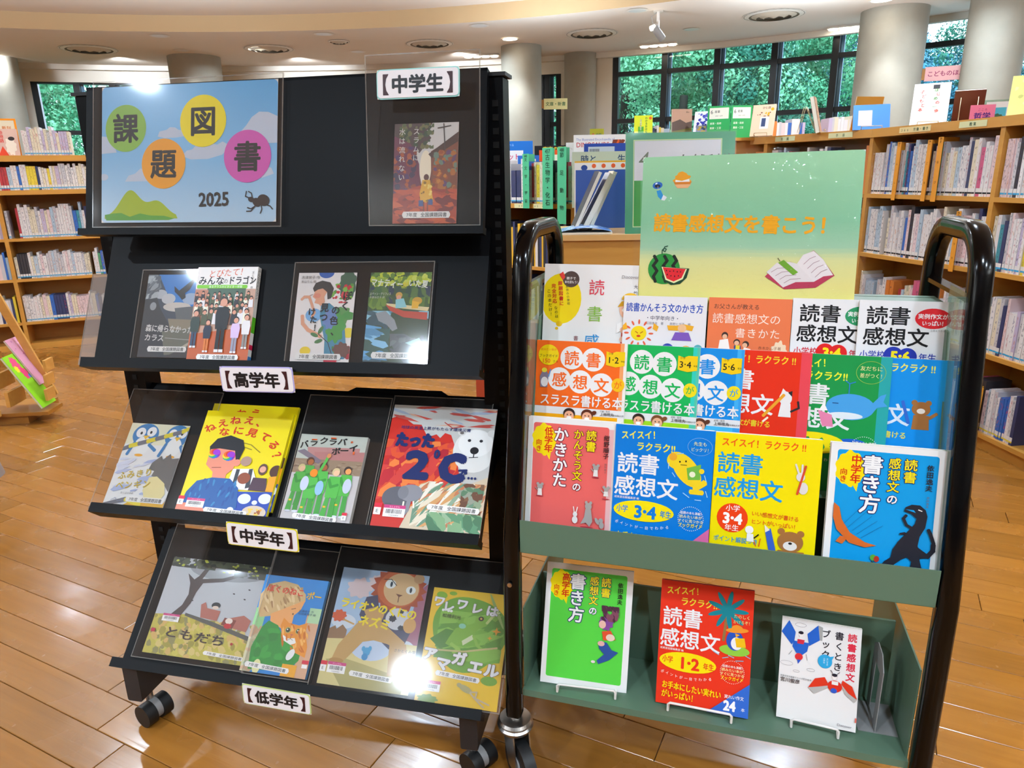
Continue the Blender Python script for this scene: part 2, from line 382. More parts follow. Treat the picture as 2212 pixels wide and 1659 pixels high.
PM = plank_mat()
PL, PW, PA = .9, .1, radians(-27)
def plank_geo(mb, T, L=PL, W=PW):
    g, c = .0009, .0012; a, b = L / 2 - g, W / 2 - g
    v = [(-a, -b, -.012), (a, -b, -.012), (a, b, -.012), (-a, b, -.012), (-a, -b, -c), (a, -b, -c), (a, b, -c), (-a, b, -c), (-a + c, -b + c, 0), (a - c, -b + c, 0), (a - c, b - c, 0), (-a + c, b - c, 0)]
    f = [(0, 1, 5, 4), (1, 2, 6, 5), (2, 3, 7, 6), (3, 0, 4, 7), (4, 5, 9, 8), (5, 6, 10, 9), (6, 7, 11, 10), (7, 4, 8, 11), (8, 9, 10, 11)]
    mb.add([T @ Vector(p) for p in v], f, PM)
pmb = MB(); plank_geo(pmb, Matrix.Identity(4)); plank_mesh = pmb.mesh('floor_board')
def proj(p):
    d = Vector(p) - Vector((0, 0, EYE)); D = d.dot(_F)
    if D < .2: return None
    return 1106 + 1530 * d.dot(_R2) / D, 829.5 - 1530 * d.dot(_U2) / D, D
dv, nv = Vector((cos(PA), sin(PA), 0)), Vector((-sin(PA), cos(PA), 0))
near, rest = [], []
for r_ in range(-120, 120):
    n0 = .02 + .1 * r_; j = -1.7 - 1.06 * (n0 - .92)
    for q in range(-16, 16):
        base = j - math.floor(j / PL) * PL + q * PL
        c = dv * (base + PL / 2) + nv * (n0 + .05)
        if (c.x - CX) ** 2 + (c.y - CY) ** 2 > 100 or c.y < -2.5: continue
        vis = False
        for t in (-.45, -.2, 0, .2, .45):
            P = proj(c + dv * t)
            if P and -20 < P[0] < 2232 and 700 < P[1] < 1690: vis = True
        # boards that only lie behind the two display units are not singled out
        P = proj(c)
        (near if vis and c.length < 6.2 else rest).append(c)
near.sort(key=lambda c: c.length); rest += near[300:]; near = near[:300]
RZ = Matrix.Rotation(PA, 4, 'Z')
for c in near:
    link('floor_board', plank_mesh, floor, T3(*c) @ RZ)
smb = MB()
for c in rest: plank_geo(smb, T3(*c) @ RZ)
o = smb.build('floor_boards', floor, fix=False); stuff(o)

# ---- ceiling: lower ring, raised round middle with a coved step
WALLC = mat('white_plaster', '#d6d2c8', .8, noise=(3, .03)); CEILC = mat('ceiling_paint', '#cfc3b6', .85, noise=(.6, .03)); STEPC = mat('cove_paint', '#c3a57c', .8)
mb = MB(); n = 128
for i in range(n):
    a, b = 360 * i / n, 360 * (i + 1) / n
    p = [pol(RC, a), pol(RC, b), pol(10.4, b), pol(10.4, a)]
    mb.add([(x, y, 2.75) for x, y in p] + [(x, y, 2.95) for x, y in p], [(3, 2, 1, 0), (4, 5, 6, 7)], CEILC)
    p = [pol(RC, a), pol(RC, b)]
    mb.add([(p[0][0], p[0][1], 2.75), (p[1][0], p[1][1], 2.75), (p[1][0], p[1][1], 2.9), (p[0][0], p[0][1], 2.9)], [(0, 1, 2, 3)], STEPC, True)
    mb.add([(CX, CY, 2.9), (p[0][0], p[0][1], 2.9), (p[1][0], p[1][1], 2.9)], [(0, 2, 1)], CEILC)
struct(mb.build('ceiling', fix=False))
mb = MB()
for i in range(n):
    a, b = 360 * i / n, 360 * (i + 1) / n
    p = [pol(10.12, a), pol(10.12, b), pol(10.2, b), pol(10.2, a)]
    mb.add([(x, y, z) for z in (2.69, 2.75) for x, y in p], [(0, 1, 2, 3), (0, 1, 5, 4)], WALLC)
struct(mb.build('trim_1', fix=False))

# ---- round outer wall with its windows
def arc(mb, a0, a1, z0, z1, m, r0=10.2, r1=10.4, step=2.0):
    k = max(1, int(round(abs(a1 - a0) / step)))
    for i in range(k):
        a, b = a0 + (a1 - a0) * i / k, a0 + (a1 - a0) * (i + 1) / k
        p = [pol(r0, a), pol(r0, b), pol(r1, b), pol(r1, a)]
        mb.add([(x, y, z) for z in (z0, z1) for x, y in p], [(0, 1, 5, 4), (2, 3, 7, 6), (0, 3, 2, 1), (4, 5, 6, 7)] + ([(0, 4, 7, 3)] if i == 0 else []) + ([(1, 2, 6, 5)] if i == k - 1 else []), m)
WINS = [(37.2, 69.2, .9, 2.748, [65.6, 62.1, 58.5, 54.9, 51.3, 47.8, 44.2, 40.7], [2.5, 1.95]),
        (103.4, 110.8, .9, 2.55, [108.0, 105.7], [1.95]),
        (72.9, 75.9, .9, 2.55, [74.4, 73.95], [1.95])]
mb = MB(); arc(mb, 110.8, 190, 0, 2.75, WALLC); arc(mb, 103.4, 110.8, 0, .9, WALLC); arc(mb, 103.4, 110.8, 2.55, 2.75, WALLC)
struct(mb.build('wall_left'))
mb = MB(); arc(mb, 75.9, 103.4, 0, 2.75, WALLC); arc(mb, 72.9, 75.9, 0, .9, WALLC); arc(mb, 72.9, 75.9, 2.55, 2.75, WALLC); arc(mb, 69.2, 72.9, 0, 2.75, WALLC)
struct(mb.build('wall_back'))
mb = MB(); arc(mb, 37.2, 69.2, 0, .9, WALLC); arc(mb, -10, 37.2, 0, 2.75, WALLC)
struct(mb.build('wall_right'))
mb = MB(); arc(mb, 190, 350, 0, 2.75, WALLC); struct(mb.build('wall_front'))
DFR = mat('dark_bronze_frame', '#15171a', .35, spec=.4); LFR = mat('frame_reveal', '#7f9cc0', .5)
GLASS = clear_mat('window_glass', '#e9f6f4', .0, rough=.02)
for wi, (a0, a1, z0, z1, mul, tra) in enumerate(WINS):
    mb = MB()
    arc(mb, a0, a1, z0, z0 + .06, DFR, 10.22, 10.32); arc(mb, a0, a1, z1 - .02, z1, DFR, 10.22, 10.32)
    for a in (a0 + .2, a1 - .2): arc(mb, a - .2, a + .2, z0, z1, DFR, 10.22, 10.32)
    w = struct(mb.build('window_%d' % (wi + 1)))
    for a in mul:
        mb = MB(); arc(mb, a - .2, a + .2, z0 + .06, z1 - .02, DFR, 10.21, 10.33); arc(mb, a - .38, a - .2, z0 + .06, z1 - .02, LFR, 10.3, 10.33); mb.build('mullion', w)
    for z in tra:
        mb = MB(); arc(mb, a0 + .4, a1 - .4, z - .026, z + .026, DFR, 10.23, 10.31); mb.build('transom', w)
    es = sorted([a0 + .4] + mul + [a1 - .4])
    if wi == 2: es = [a0 + .4, 74.4, a1 - .4]
    zs = sorted([z0 + .06] + tra + [z1 - .02])
    for a, b in zip(es, es[1:]):
        for p_, q_ in zip(zs, zs[1:]):
            mb = MB(); P, Q = pol(10.26, a + .1), pol(10.26, b - .1)
            mb.add([(P[0], P[1], p_), (Q[0], Q[1], p_), (Q[0], Q[1], q_), (P[0], P[1], q_)], [(0, 1, 2, 3)], GLASS); mb.build('pane', w)

# ---- concrete columns
CONC = mat('fair_faced_concrete', '#989386', .75, noise=(9, .10), bump=(60, .15))
for x, y, r in ((.18, 8.99, .235), (3.70, 7.42, .295), (.93, 9.6, .20), (4.38, 6.92, .235), (-3.75, 9.3, .30), (-5.95, 9.05, .2)):
    mb = MB(); mb.cyl((x, y, 0), (x, y, 2.75), r, CONC, n=40); struct(mb.build('column'))

# ---- ceiling fittings
LAMP = mat('lamp_lens', '#fff3df', .4, emit=14); TRIMW = mat('fitting_trim', '#cfc8be', .5); ALU = mat('fitting_reflector', '#c4c4c6', .3)
def vent(x, y, r, label):
    t = thing('ceiling_vent', label, 'vent', T3(x, y, 2.75), 'round air vents in the ceiling ring')
    mb = MB()
    for a, b, z in ((1.0, .80, -.012), (.72, .56, -.026), (.46, .30, -.03), (.2, 0.0, -.032)):
        n = 28; ro, ri = r * a, r * b
        v = [(ro * cos(2 * pi * i / n), ro * sin(2 * pi * i / n), z * .3) for i in range(n)] + [(ri * cos(2 * pi * i / n), ri * sin(2 * pi * i / n), z) for i in range(n)]
        mb.add(v, [(i, (i + 1) % n, (i + 1) % n + n, i + n) for i in range(n)], TRIMW if a == 1 else mat('vent_cone', '#b3a795', .6), True)
        if b == 0: mb.add(v[n:], [list(range(n))], TRIMW)
    mb.build('diffuser_cones', t)
    mb = MB(); mb.cyl((0, 0, -.001), (0, 0, -.006), r * .96, mat('vent_throat', '#6d6353', .8), n=28); mb.build('throat', t)
for x, y, r, l in ((-4.63, 8.63, .30, 'round ceiling vent furthest from the big window, above the window by the bookcase end'), (-2.69, 8.81, .28, 'round ceiling vent between the short column and the black rack, second of the row'),
                   (-.85, 8.69, .27, 'round ceiling vent above the black panel of the rack, middle of the row'), (.92, 8.28, .28, 'round ceiling vent beside the small hanging spotlight'), (2.59, 7.53, .29, 'round ceiling vent next to the wide column, last of the row'),
                   (-1.81, 8.45, .12, 'small round ceiling speaker between two larger vents')):
    vent(x, y, r, l)
def downlight(x, y, r, lit, label):
    t = thing('downlight', label, 'downlight', T3(x, y, 2.75), 'recessed downlights')
    mb = MB(); n = 20
    v = [(r * cos(2 * pi * i / n), r * sin(2 * pi * i / n), -.004) for i in range(n)] + [(r * .8 * cos(2 * pi * i / n), r * .8 * sin(2 * pi * i / n), -.006) for i in range(n)]
    mb.add(v, [(i, (i + 1) % n, (i + 1) % n + n, i + n) for i in range(n)], TRIMW); mb.build('trim_ring', t)
    mb = MB(); mb.cyl((0, 0, -.002), (0, 0, -.005), r * .8, LAMP if lit else ALU, n=20); mb.build('lens' if lit else 'reflector', t)
for x, y, r, lit, l in ((-3.53, 7.96, .10, 0, 'unlit silver downlight near the beige ceiling step, above the short column'), (-3.68, 8.8, .09, 0, 'silver downlight just in front of the short column'), (-1.87, 8.03, .10, 0, 'silver downlight beside the small round speaker'),
                        (-1.74, 9.11, .09, 0, 'faint downlight close to the back wall'), (-.26, 7.76, .10, 0, 'silver downlight close to the beige ceiling step above the rack post'), (1.22, 7.21, .10, 0, 'silver downlight beside the hanging spotlight at the ceiling step'),
                        (1.95, 8.15, .09, 0, 'silver downlight above the big window, between vent and window'), (.05, 8.50, .10, 1, 'lit white downlight over the narrow lit column'), (3.35, 6.98, .11, 1, 'lit white downlight over the wide lit column')):
    downlight(x, y, r, lit, l)
for x, y, a, l in ((1.77, 8.97, -22, 'bright long ceiling light in front of the big window, beside the spotlight'), (3.60, 8.12, -28, 'bright long ceiling light against the wide column'), (-.3, 9.5, -5, 'bright long ceiling light between the rack and the narrow lit column')):
    t = thing('linear_light', l, 'ceiling light', T3(x, y, 2.75) @ Matrix.Rotation(radians(a), 4, 'Z'), 'long bright ceiling lights')
    mb = MB(); mb.box(-.22, .22, -.07, .07, -.02, 0, TRIMW); mb.build('housing', t)
    for k in range(4):
        mb = MB(); mb.cyl((-.16 + .107 * k, 0, -.03), (-.16 + .107 * k, 0, -.02), .045, LAMP, n=14); mb.build('lamp', t)
t = thing('hanging_spotlight', 'small white and grey spotlight hanging on a short stem from the ceiling', 'spotlight', T3(1.42, 7.25, 2.75))
mb = MB(); mb.cyl((0, 0, -.012), (0, 0, 0), .045, TRIMW); mb.build('ceiling_rose', t)
mb = MB(); mb.cyl((0, 0, -.15), (0, 0, -.01), .014, WHITE_WIRE); mb.build('stem', t)
mb = MB(); mb.cyl((-.05, -.05, -.14), (.05, .03, -.23), .035, GREYW, n=16); mb.build('lamp_head', t)
mb = MB(); mb.cyl((-.075, -.06, -.16), (-.04, -.045, -.145), .022, LAMP, n=12); mb.build('bulb', t)
mb = MB(); mb.tube([(-.01, 0, -.012), (-.06, 0, -.05), (-.05, 0, -.10), (-.02, -.01, -.13)], .004, GREYW, n=6); mb.build('cord', t)
def spot(loc, to, power, deg, col=(.86, .93, 1)):
    l = bpy.data.lights.new('downlight_beam', 'SPOT'); l.energy = power; l.spot_size = radians(deg); l.spot_blend = .6; l.color = col; l.shadow_soft_size = .06
    o = bpy.data.objects.new('downlight_beam', l); COL.objects.link(o); o.location = loc
    o.rotation_euler = (Vector(to) - Vector(loc)).to_track_quat('-Z', 'Y').to_euler()
spot((.10, 8.45, 2.70), (.16, 8.9, 0), SPOT_W, 70); spot((3.38, 6.86, 2.70), (3.55, 7.3, 0), SPOT_W, 70); spot((-3.6, 8.75, 2.70), (-3.7, 9.2, 1), SPOT_W * .5, 70)
for a in (79.5, 91.5, 104, 112): x, y = pol(9.45, a); spot((x, y, 2.70), (*pol(10.2, a), 2.42), SPOT_W * .8, 115)

# ---- hanging category signs on the columns
def col_sign(name, loc, rz, w, h, bg, fg, txt, size, label, blk):
    t = thing(name, label, 'sign', T3(*loc) @ Matrix.Rotation(rz, 4, 'Z') @ Matrix.Rotation(pi / 2, 4, 'X'))
    mb = MB(); mb.box(0, w, 0, h, -.012, 0, mat('sign_board_' + bg.lstrip('#'), bg, .5)); mb.build('board', t)
    A = Art(w, h, .0003); A.t(50, A.H / 2, size, txt, fg, .015, al='c'); A.build('lettering', t)
    mb = MB(); mb.box(-.06, .002, h * .1, h * .9, -.03, .005, OAKD); mb.build('wooden_bracket', t)
col_sign('column_sign', (.44, 8.98, 2.06), 0, .28, .12, '#e6e6a8', '#3f6a4a', '文庫・新書', 17, 'small pale yellow sign fixed to the narrow lit column', 0)
col_sign('column_sign', (3.98, 7.27, 2.10), radians(-24), .36, .125, '#e3a9a6', '#8a2a55', 'こどものほん', 14.5, 'pink sign with plum lettering fixed to the wide lit column', 0)

# ---- trees outside the windows
def leafmat(name, c): return mat(name, c, .6, noise=(3, .35))
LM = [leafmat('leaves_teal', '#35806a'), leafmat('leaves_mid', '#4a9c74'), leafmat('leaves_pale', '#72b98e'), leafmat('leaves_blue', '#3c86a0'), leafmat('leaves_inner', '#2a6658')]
TRUNK = mat('bark', '#3b3a35', .9, noise=(12, .3))
def tree(x, y, h, rx, ry, kind, seed, label):
    rr = random.Random(seed); t = thing('tree', label, 'tree', T3(x, y, -1.0), 'trees outside the windows')
    mb = MB(); mb.cyl((0, 0, 0), (.1, 0, h * .6), .16, TRUNK, .08, n=8); mb.build('trunk', t)
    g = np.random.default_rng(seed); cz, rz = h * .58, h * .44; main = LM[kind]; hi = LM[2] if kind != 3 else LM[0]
    a = g.normal(size=(70, 3)); a /= np.linalg.norm(a, axis=1)[:, None]; a *= g.uniform(.45, 1, (70, 1)); tp = 1 - .45 * np.clip(a[:, 2:], 0, 1)
    C0 = np.hstack([a[:, :2] * tp * [[rx, ry]], cz + a[:, 2:] * rz]); cr = g.uniform(.5, .9, 70) * rx * .42; NLV = 450
    d = g.normal(size=(70, NLV, 3)); d /= np.linalg.norm(d, axis=2)[..., None]; p = C0[:, None] + d * (cr[:, None] * g.uniform(.35, 1.05, (70, NLV)))[..., None]
    p, d = p.reshape(-1, 3), d.reshape(-1, 3); r = g.normal(size=p.shape); u = np.cross(d, r); u /= np.linalg.norm(u, axis=1)[:, None]; w = np.cross(d, u); sz = g.uniform(.022, .052, (len(p), 1)) * (h / 7) ** .5
    u = (u + d * g.uniform(-.6, .6, (len(p), 1))) * sz; w = w * sz * .6
    V = np.stack([p - u, p + w, p + u, p - w], 1).reshape(-1, 3); nq = len(p)
    me = bpy.data.meshes.new('crown'); me.vertices.add(4 * nq); me.vertices.foreach_set('co', V.ravel()); me.loops.add(4 * nq); me.loops.foreach_set('vertex_index', np.arange(4 * nq)); me.polygons.add(nq); me.polygons.foreach_set('loop_start', np.arange(0, 4 * nq, 4)); me.polygons.foreach_set('loop_total', np.full(nq, 4))
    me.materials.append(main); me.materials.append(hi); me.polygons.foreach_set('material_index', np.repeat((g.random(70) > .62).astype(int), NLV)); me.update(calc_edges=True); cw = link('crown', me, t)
k = 0
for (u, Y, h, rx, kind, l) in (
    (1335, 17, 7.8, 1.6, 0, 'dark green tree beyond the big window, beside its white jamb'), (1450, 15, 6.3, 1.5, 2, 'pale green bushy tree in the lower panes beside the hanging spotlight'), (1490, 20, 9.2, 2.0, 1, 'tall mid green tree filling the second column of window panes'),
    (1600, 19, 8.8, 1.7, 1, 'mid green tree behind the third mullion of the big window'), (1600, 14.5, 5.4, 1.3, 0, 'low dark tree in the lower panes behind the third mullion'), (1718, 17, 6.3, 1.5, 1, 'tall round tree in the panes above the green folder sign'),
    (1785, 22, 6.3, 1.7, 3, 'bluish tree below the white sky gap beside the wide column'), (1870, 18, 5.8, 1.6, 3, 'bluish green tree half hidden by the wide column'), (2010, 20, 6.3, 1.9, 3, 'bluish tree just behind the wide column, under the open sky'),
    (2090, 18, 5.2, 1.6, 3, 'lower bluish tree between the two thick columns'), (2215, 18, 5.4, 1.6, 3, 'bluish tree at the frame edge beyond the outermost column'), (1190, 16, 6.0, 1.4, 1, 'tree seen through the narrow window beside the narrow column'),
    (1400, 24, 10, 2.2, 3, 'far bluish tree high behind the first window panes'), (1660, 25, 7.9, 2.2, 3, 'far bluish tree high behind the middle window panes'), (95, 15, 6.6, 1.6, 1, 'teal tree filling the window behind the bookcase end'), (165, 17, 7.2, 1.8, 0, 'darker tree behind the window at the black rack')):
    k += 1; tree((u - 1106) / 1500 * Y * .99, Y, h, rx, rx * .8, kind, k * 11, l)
mb = MB(); mb.box(-40, 40, 10.8, 60, -1.4, -1.2, mat('outside_ground', '#2f6a55', .9, noise=(.8, .3))); struct(mb.build('ground'))
# ================================================================== BLACK DISPLAY RACK
KF = frame(-.521, 1.364, .208)
rack = thing('display_rack', 'black metal display rack with four sloping trays on castors, beside the green book trolley', 'display rack', KF)
for x in (-.47, .448):
    mb = MB(); mb.bbox(x - .028, x + .028, .235, .29, .10, 1.49, BLACK)
    p = mb.build('post', rack)
    mb = MB()
    for i in range(50): mb.box(x - .006 + .012 * (x > 0), x + .006 + .012 * (x > 0), .2335, .236, .16 + .026 * i, .172 + .026 * i, mat('slot_dark', '#020202', .9))
    stuff(mb.build('slots', p))
    mb = MB(); mb.box(x - .034, x + .034, .23, .295, 1.49, 1.497, RUBBER); mb.build('end_cap', p)
for x in (-.425, .42):
    mb = MB(); mb.bbox(x - .02, x + .02, .0, .50, .085, .18, mat('black_leg_coat', '#1c1c1f', .4)); mb.build('base_leg', rack)
for z in (.14, .72, 1.3):
    mb = MB(); mb.bbox(-.445, .425, .25, .28, z, z + .05, BLACK); mb.build('cross_bar', rack)
def twin_caster(parent, x, y, ang, z=.085):
    c = link('caster', None, parent, T3(x, y, 0) @ Matrix.Rotation(ang, 4, 'Z')); c.empty_display_size = .02
    mb = MB(); mb.cyl((-.034, -.012, .029), (-.008, -.012, .029), .029, RUBBER, n=24); mb.build('wheel', c)
    mb = MB(); mb.cyl((.008, -.012, .029), (.034, -.012, .029), .029, RUBBER, n=24); mb.build('wheel', c)
    mb = MB(); mb.cyl((-.008, -.012, .033), (.008, -.012, .033), .026, GREYW, n=20); mb.cyl((0, 0, .05), (0, 0, z), .009, CHROME, n=10); mb.build('fork', c)
for x, a in ((-.425, 1.27), (.42, 1.0)):
    twin_caster(rack, x, .045, a); twin_caster(rack, x, .46, a + .9)
TR = [slope(KF, .131, 1.211, .25, 0), slope(KF, .084, .928, .487, radians(.8)), slope(KF, .03, .590, .9, 0), slope(KF, .0, .194, .95, radians(-.7))]
TL = [.305, .30, .325, .335]
for i, (M_, L_) in enumerate(zip(TR, TL)):
    mb = MB(); mb.box(-.45, .45, -.004, L_, -.020, -.013, BLACK)
    t = mb.build('tray', rack, KF.inverted() @ M_)
    mb = MB(); mb.box(-.455, .455, -.016, -.002, -.022, .020 if i else .004, BLACK)
    if i: mb.box(-.455, .455, -.002, .006, .016, .020, BLACK)
    mb.build('lip', t)
    mb = MB(); mb.box(-.45, .45, L_ - .006, L_, -.035, -.013, BLACK)
    for x in (-.45, .443): mb.box(x, x + .007, .0, L_, -.032, -.018, BLACK)
    mb.build('rim', t)
    if i == 2:
        mb = MB(); mb.prism([(.08, L_), (.33, L_), (.31, L_ + .012), (.10, L_ + .012)], 2, -.022, -.016, BLACK); mb.build('label_tab', t)
    # side arms from the posts to the tray
    top = KF.inverted() @ M_ @ Vector((0, L_ * .9, -.02)); bot = KF.inverted() @ M_ @ Vector((0, L_ * .1, -.03))
    for x in (-.447, .441):
        mb = MB(); mb.prism([(top.y, top.z), (.24, top.z - .005), (.24, top.z - .12), (bot.y, bot.z + .01), (bot.y + .01, bot.z)], 0, x - .002, x + .002, BLACK); mb.build('side_arm', rack)

# ================================================================== GREEN BOOK TROLLEY
TF = frame(.01078, 1.2875, .2933)
trolley = thing('book_trolley', 'sage green two-sided book trolley in a black tube frame with tall handles', 'book trolley', TF)
TW = .75
def arch(x):
    pts = [(x, -.002, .17), (x, .0, .40), (x, .004, .57), (x, .05, .80), (x, .088, 1.00), (x, .100, 1.06)]
    c0 = (.100, 1.06)
    for i in range(1, 9):
        a = pi - (pi / 2) * i / 8; pts.append((x, .192 + .085 * cos(a) * 1.0, 1.112 + .085 * sin(a)))
    for i in range(0, 9):
        a = pi / 2 - (pi / 2) * i / 8; pts.append((x, .318 + .08 * cos(a), 1.117 + .08 * sin(a)))
    pts += [(x, .40, 1.04), (x, .402, .6), (x, .402, .17)]
    w, d = .0165, .017; c = .005
    prof = [(-w + c, -d), (w - c, -d), (w, -d + c), (w, d - c), (w - c, d), (-w + c, d), (-w, d - c), (-w, -d + c)]
    mb = MB(); mb.tube(pts, 0, BLACKG, prof=prof, up=(1, 0, 0)); f = mb.build('side_frame', trolley)
    mb = MB(); mb.box(x - .012, x + .012, .10, .40, 1.082, 1.090, BLACKG); mb.build('cross_strap', f)
    mb = MB()
    mb.cyl((x, -.019, .50), (x, -.022, .50), .005, CHROME, n=10)
    if x < 0: mb.build('bolt', f)
for x in (-.0185, TW + .0185): arch(x)
mb = MB(); mb.box(0, TW, .0, .40, .219, .235, GREEN); mb.build('bottom_shelf', trolley)
mb = MB(); mb.box(.004, TW - .012, .165, .171, .235, .425, GREEN); mb.build('centre_divider', trolley)
for x in (0, TW - .003):
    mb = MB(); mb.prism([(.01, .235), (.39, .235), (.39, .43), (.01, .43)], 0, x, x + .003, GREEN); mb.build('lower_side_panel', trolley)
mb = MB(); mb.box(0, TW, -.002, .0, .568, .639, GREEN); mb.box(0, TW, 0, .40, .566, .569, GREEN); mb.build('front_apron', trolley)
mb = MB(); mb.prism([(.135, .569), (.155, .569), (.262, 1.066), (.218, 1.066), (.215, 1.055)], 0, 0.0, TW, GREEN); mb.build('sloping_back', trolley)
mb = MB(); mb.prism([(.385, .569), (.37, .569), (.268, 1.066), (.288, 1.066)], 0, 0.0, TW, GREEN); mb.build('sloping_back', trolley)
for y, y2, z in ((.078, .152, .720), (.146, .182, .860)):
    mb = MB(); mb.box(0.003, TW - .003, y, y2, z - .003, z, GREEN); mb.build('book_ledge', trolley)
ACR = clear_mat('clear_acrylic', '#dfeee6', .16, '#a9bfb2', .05)
for x in (-.0005, TW + .0005):
    mb = MB(); mb.prism([(.055, .64), (.265, .64), (.275, 1.03), (.17, 1.02), (.165, 1.0)], 0, x - .001, x + .001, GREEN); mb.build('upper_side_panel', trolley)
    mb = MB(); mb.prism([(.002, .569), (.26, .569), (.20, 1.10), (.106, 1.10)], 0, x - .002 if x < 1e-3 else x + .001, x - .001 if x < 1e-3 else x + .002, ACR); mb.build('acrylic_side', trolley)
def swivel_caster(x, y, ang):
    c = link('caster', None, trolley, T3(x, y, 0)); c.empty_display_size = .02
    mb = MB()
    prof = [(.0, .168), (.012, .168), (.012, .160), (.034, .158), (.038, .152), (.036, .146), (.040, .142), (.038, .136), (.034, .130), (.0, .130)]
    n = 44; v = [(r * cos(2 * pi * i / n), r * sin(2 * pi * i / n), z) for r, z in prof[1:-1] for i in range(n)]
    m_ = len(prof) - 2
    mb.add(v, [(j * n + i, j * n + (i + 1) % n, (j + 1) * n + (i + 1) % n, (j + 1) * n + i) for j in range(m_ - 1) for i in range(n)], CHROME, False)
    mb.add(v, [list(range(n)), list(range((m_ - 1) * n, m_ * n))], CHROME); mb.build('swivel_plate', c)
    mb = MB(); mb.cyl((0, 0, .165), (0, 0, .178), .014, CHROME, n=6, smooth=False); mb.build('nut', c)
    Rm = Matrix.Rotation(ang, 4, 'Z')
    for sx in (-.019, .019):
        mb = MB(); mb.prism([(-.028, .132), (.030, .132), (-.005, .045), (-.032, .040), (-.040, .052)], 0, sx - .0015, sx + .0015, CHROME); o = mb.build('fork', c); o.matrix_local = Rm
    mb = MB(); mb.cyl((-.013, -.026, .055), (.013, -.026, .055), .055, RUBBER, n=36); mb.cyl((-.016, -.026, .055), (.016, -.026, .055), .022, GREYW, n=20); o = mb.build('wheel', c); o.matrix_local = Rm
for x, y, a in ((-.0185, 0, .75), (TW + .0185, 0, .5), (-.0185, .402, 2.4), (TW + .0185, .402, 2.0)): swivel_caster(x, y, a)

# ------------------------------------------------------------------ books and sheets on both units
def book(M_, x, s, w, h, th, art, name, label, cover='#e9e4dc', yaw=0, pivot=0, n=0, group=None, spine='r', spart=None, cat='book', roll=0, hd=None):
    """x, s = lower edge corner; front face in the plane n; yaw turns it about its pivot edge (0 first edge, 1 far edge)"""
    B = M_ @ T3(x + w * pivot, s, n) @ Matrix.Rotation(radians(roll), 4, 'Z') @ Matrix.Rotation(radians(yaw), 4, 'Y') @ T3(-w * pivot, 0, 0)
    t = thing(name, label, cat, B, group)
    cm_ = mat('cover_' + cover.lstrip('#'), cover, .4, coat=.2); c = .0009
    mb = MB(); mb.box(0, w, 0, h, -c, 0, cm_); mb.box(0, w, 0, h, -th, -th + c, cm_)
    if spine == 'r': mb.box(w - c, w, 0, h, -th + c, -c, cm_)
    else: mb.box(0, c, 0, h, -th + c, -c, cm_)
    mb.build('cover', t)
    mb = MB(); mb.box(.001 if spine == 'r' else .0015, w - (.0015 if spine == 'r' else .001), .0015, h - .0015, -th + c, -c, PAGES); mb.build('pages', t)
    if art:
        A = Art(w, h, hd=hd); art(A); A.build('cover_print', t)
    if spart:
        A = Art(th, h); spart(A); A.build('spine_print', t, T3(w, 0, 0) @ Matrix.Rotation(pi / 2, 4, 'Y'))
    return t
def sheet(M_, x, s, w, h, art, name, label, n=-.010, cat='cover sheet', group=None, roll=0, hd=None):
    t = thing(name, label, cat, M_ @ T3(x, s, n) @ Matrix.Rotation(radians(roll), 4, 'Z'), group)
    mb = MB(); mb.box(0, w, 0, h, -.0006, 0, PAPER); mb.build('paper', t)
    A = Art(w, h, hd=hd); art(A); A.build('cover_print', t); return t
SLV = clear_mat('clear_sleeve', '#fbfaf9', .018, '#b9b0a8', .05, bump=(6, .02)); SLE = clear_mat('clear_sleeve_edge', '#f4f2ef', .16, '#c8c0b8', .1)
SL2 = clear_mat('clear_case', '#f9f8f7', .022, '#a8a29e', .07, bump=(5, .02))
LAM = clear_mat('laminate_film', '#ffffff', .01, '#d8d4d0', .04, bump=(60, 1.0))
def sleeve(M_, x, s, w, h, label, n=-.0035, m=None, roll=0, name='clear_sleeve'):
    t = thing(name, label, 'clear cover', M_ @ T3(x, s, n) @ Matrix.Rotation(radians(roll), 4, 'Z'))
    mb = MB(); mb.box(0, w, 0, h, -.0008, 0, m or SLV); mb.build('sheet', t)
    e = .0022; mb = MB()
    for a in ((0, e, 0, h), (w - e, w, 0, h), (e, w - e, h - e, h), (e, w - e, 0, e)): mb.box(*a, 0.0003, .0011, SLE)
    mb.build('welded_edge', t); return t  # hazier border strips stand for the sleeve edges catching light
# ================================================================== PRINTED COVERS
K_ = '#141214'
def award(A, x, y, w=27.5, rot=0, size=None):
    """small white strip lettered with the year's selection"""
    h = w * .145; A.l([(x, y), (x + w * cos(radians(rot)), y + w * sin(radians(rot)))], h, '#e6e2de')
    A.t(x + w * .03, y + w * .001, w * .104, '7年度', K_, .008, rot=rot); A.t(x + w * .37, y + w * .37 * sin(radians(rot)), w * .104, '全国課題図書', K_, .008, rot=rot)
def barcode(A, x, y, w=18, seed=1):
    h = w * .62; A.r(x, y, x + w, y + h, '#ece8e6'); A.r(x, y, x + w, y + h * .28, '#c2487e'); A.t(x + w / 2, y + h * .14, w * .10, 'としょかん', '#e9c6d6', al='c')
    rr = random.Random(seed); q = x + w * .12
    while q < x + w * .85:
        d = rr.choice((.5, .8, 1.1)) * w * .02; A.r(q, y + h * .36, q + d, y + h * .72, '#2a2628'); A.z -= LY; q += d + rr.choice((.5, .9)) * w * .022
    A.z += LY; A.t(x + w / 2, y + h * .86, w * .09, '4100945820', '#55504e', al='c')
def tag3(A, x, y):
    A.r(x, y, x + 7, y + 4.5, '#cf3348'); A.r(x, y + 4.5, x + 6.5, y + 12, '#e9e6e4'); A.t(x + 3.2, y + 8, 5, 'E', '#3a3638', al='c')

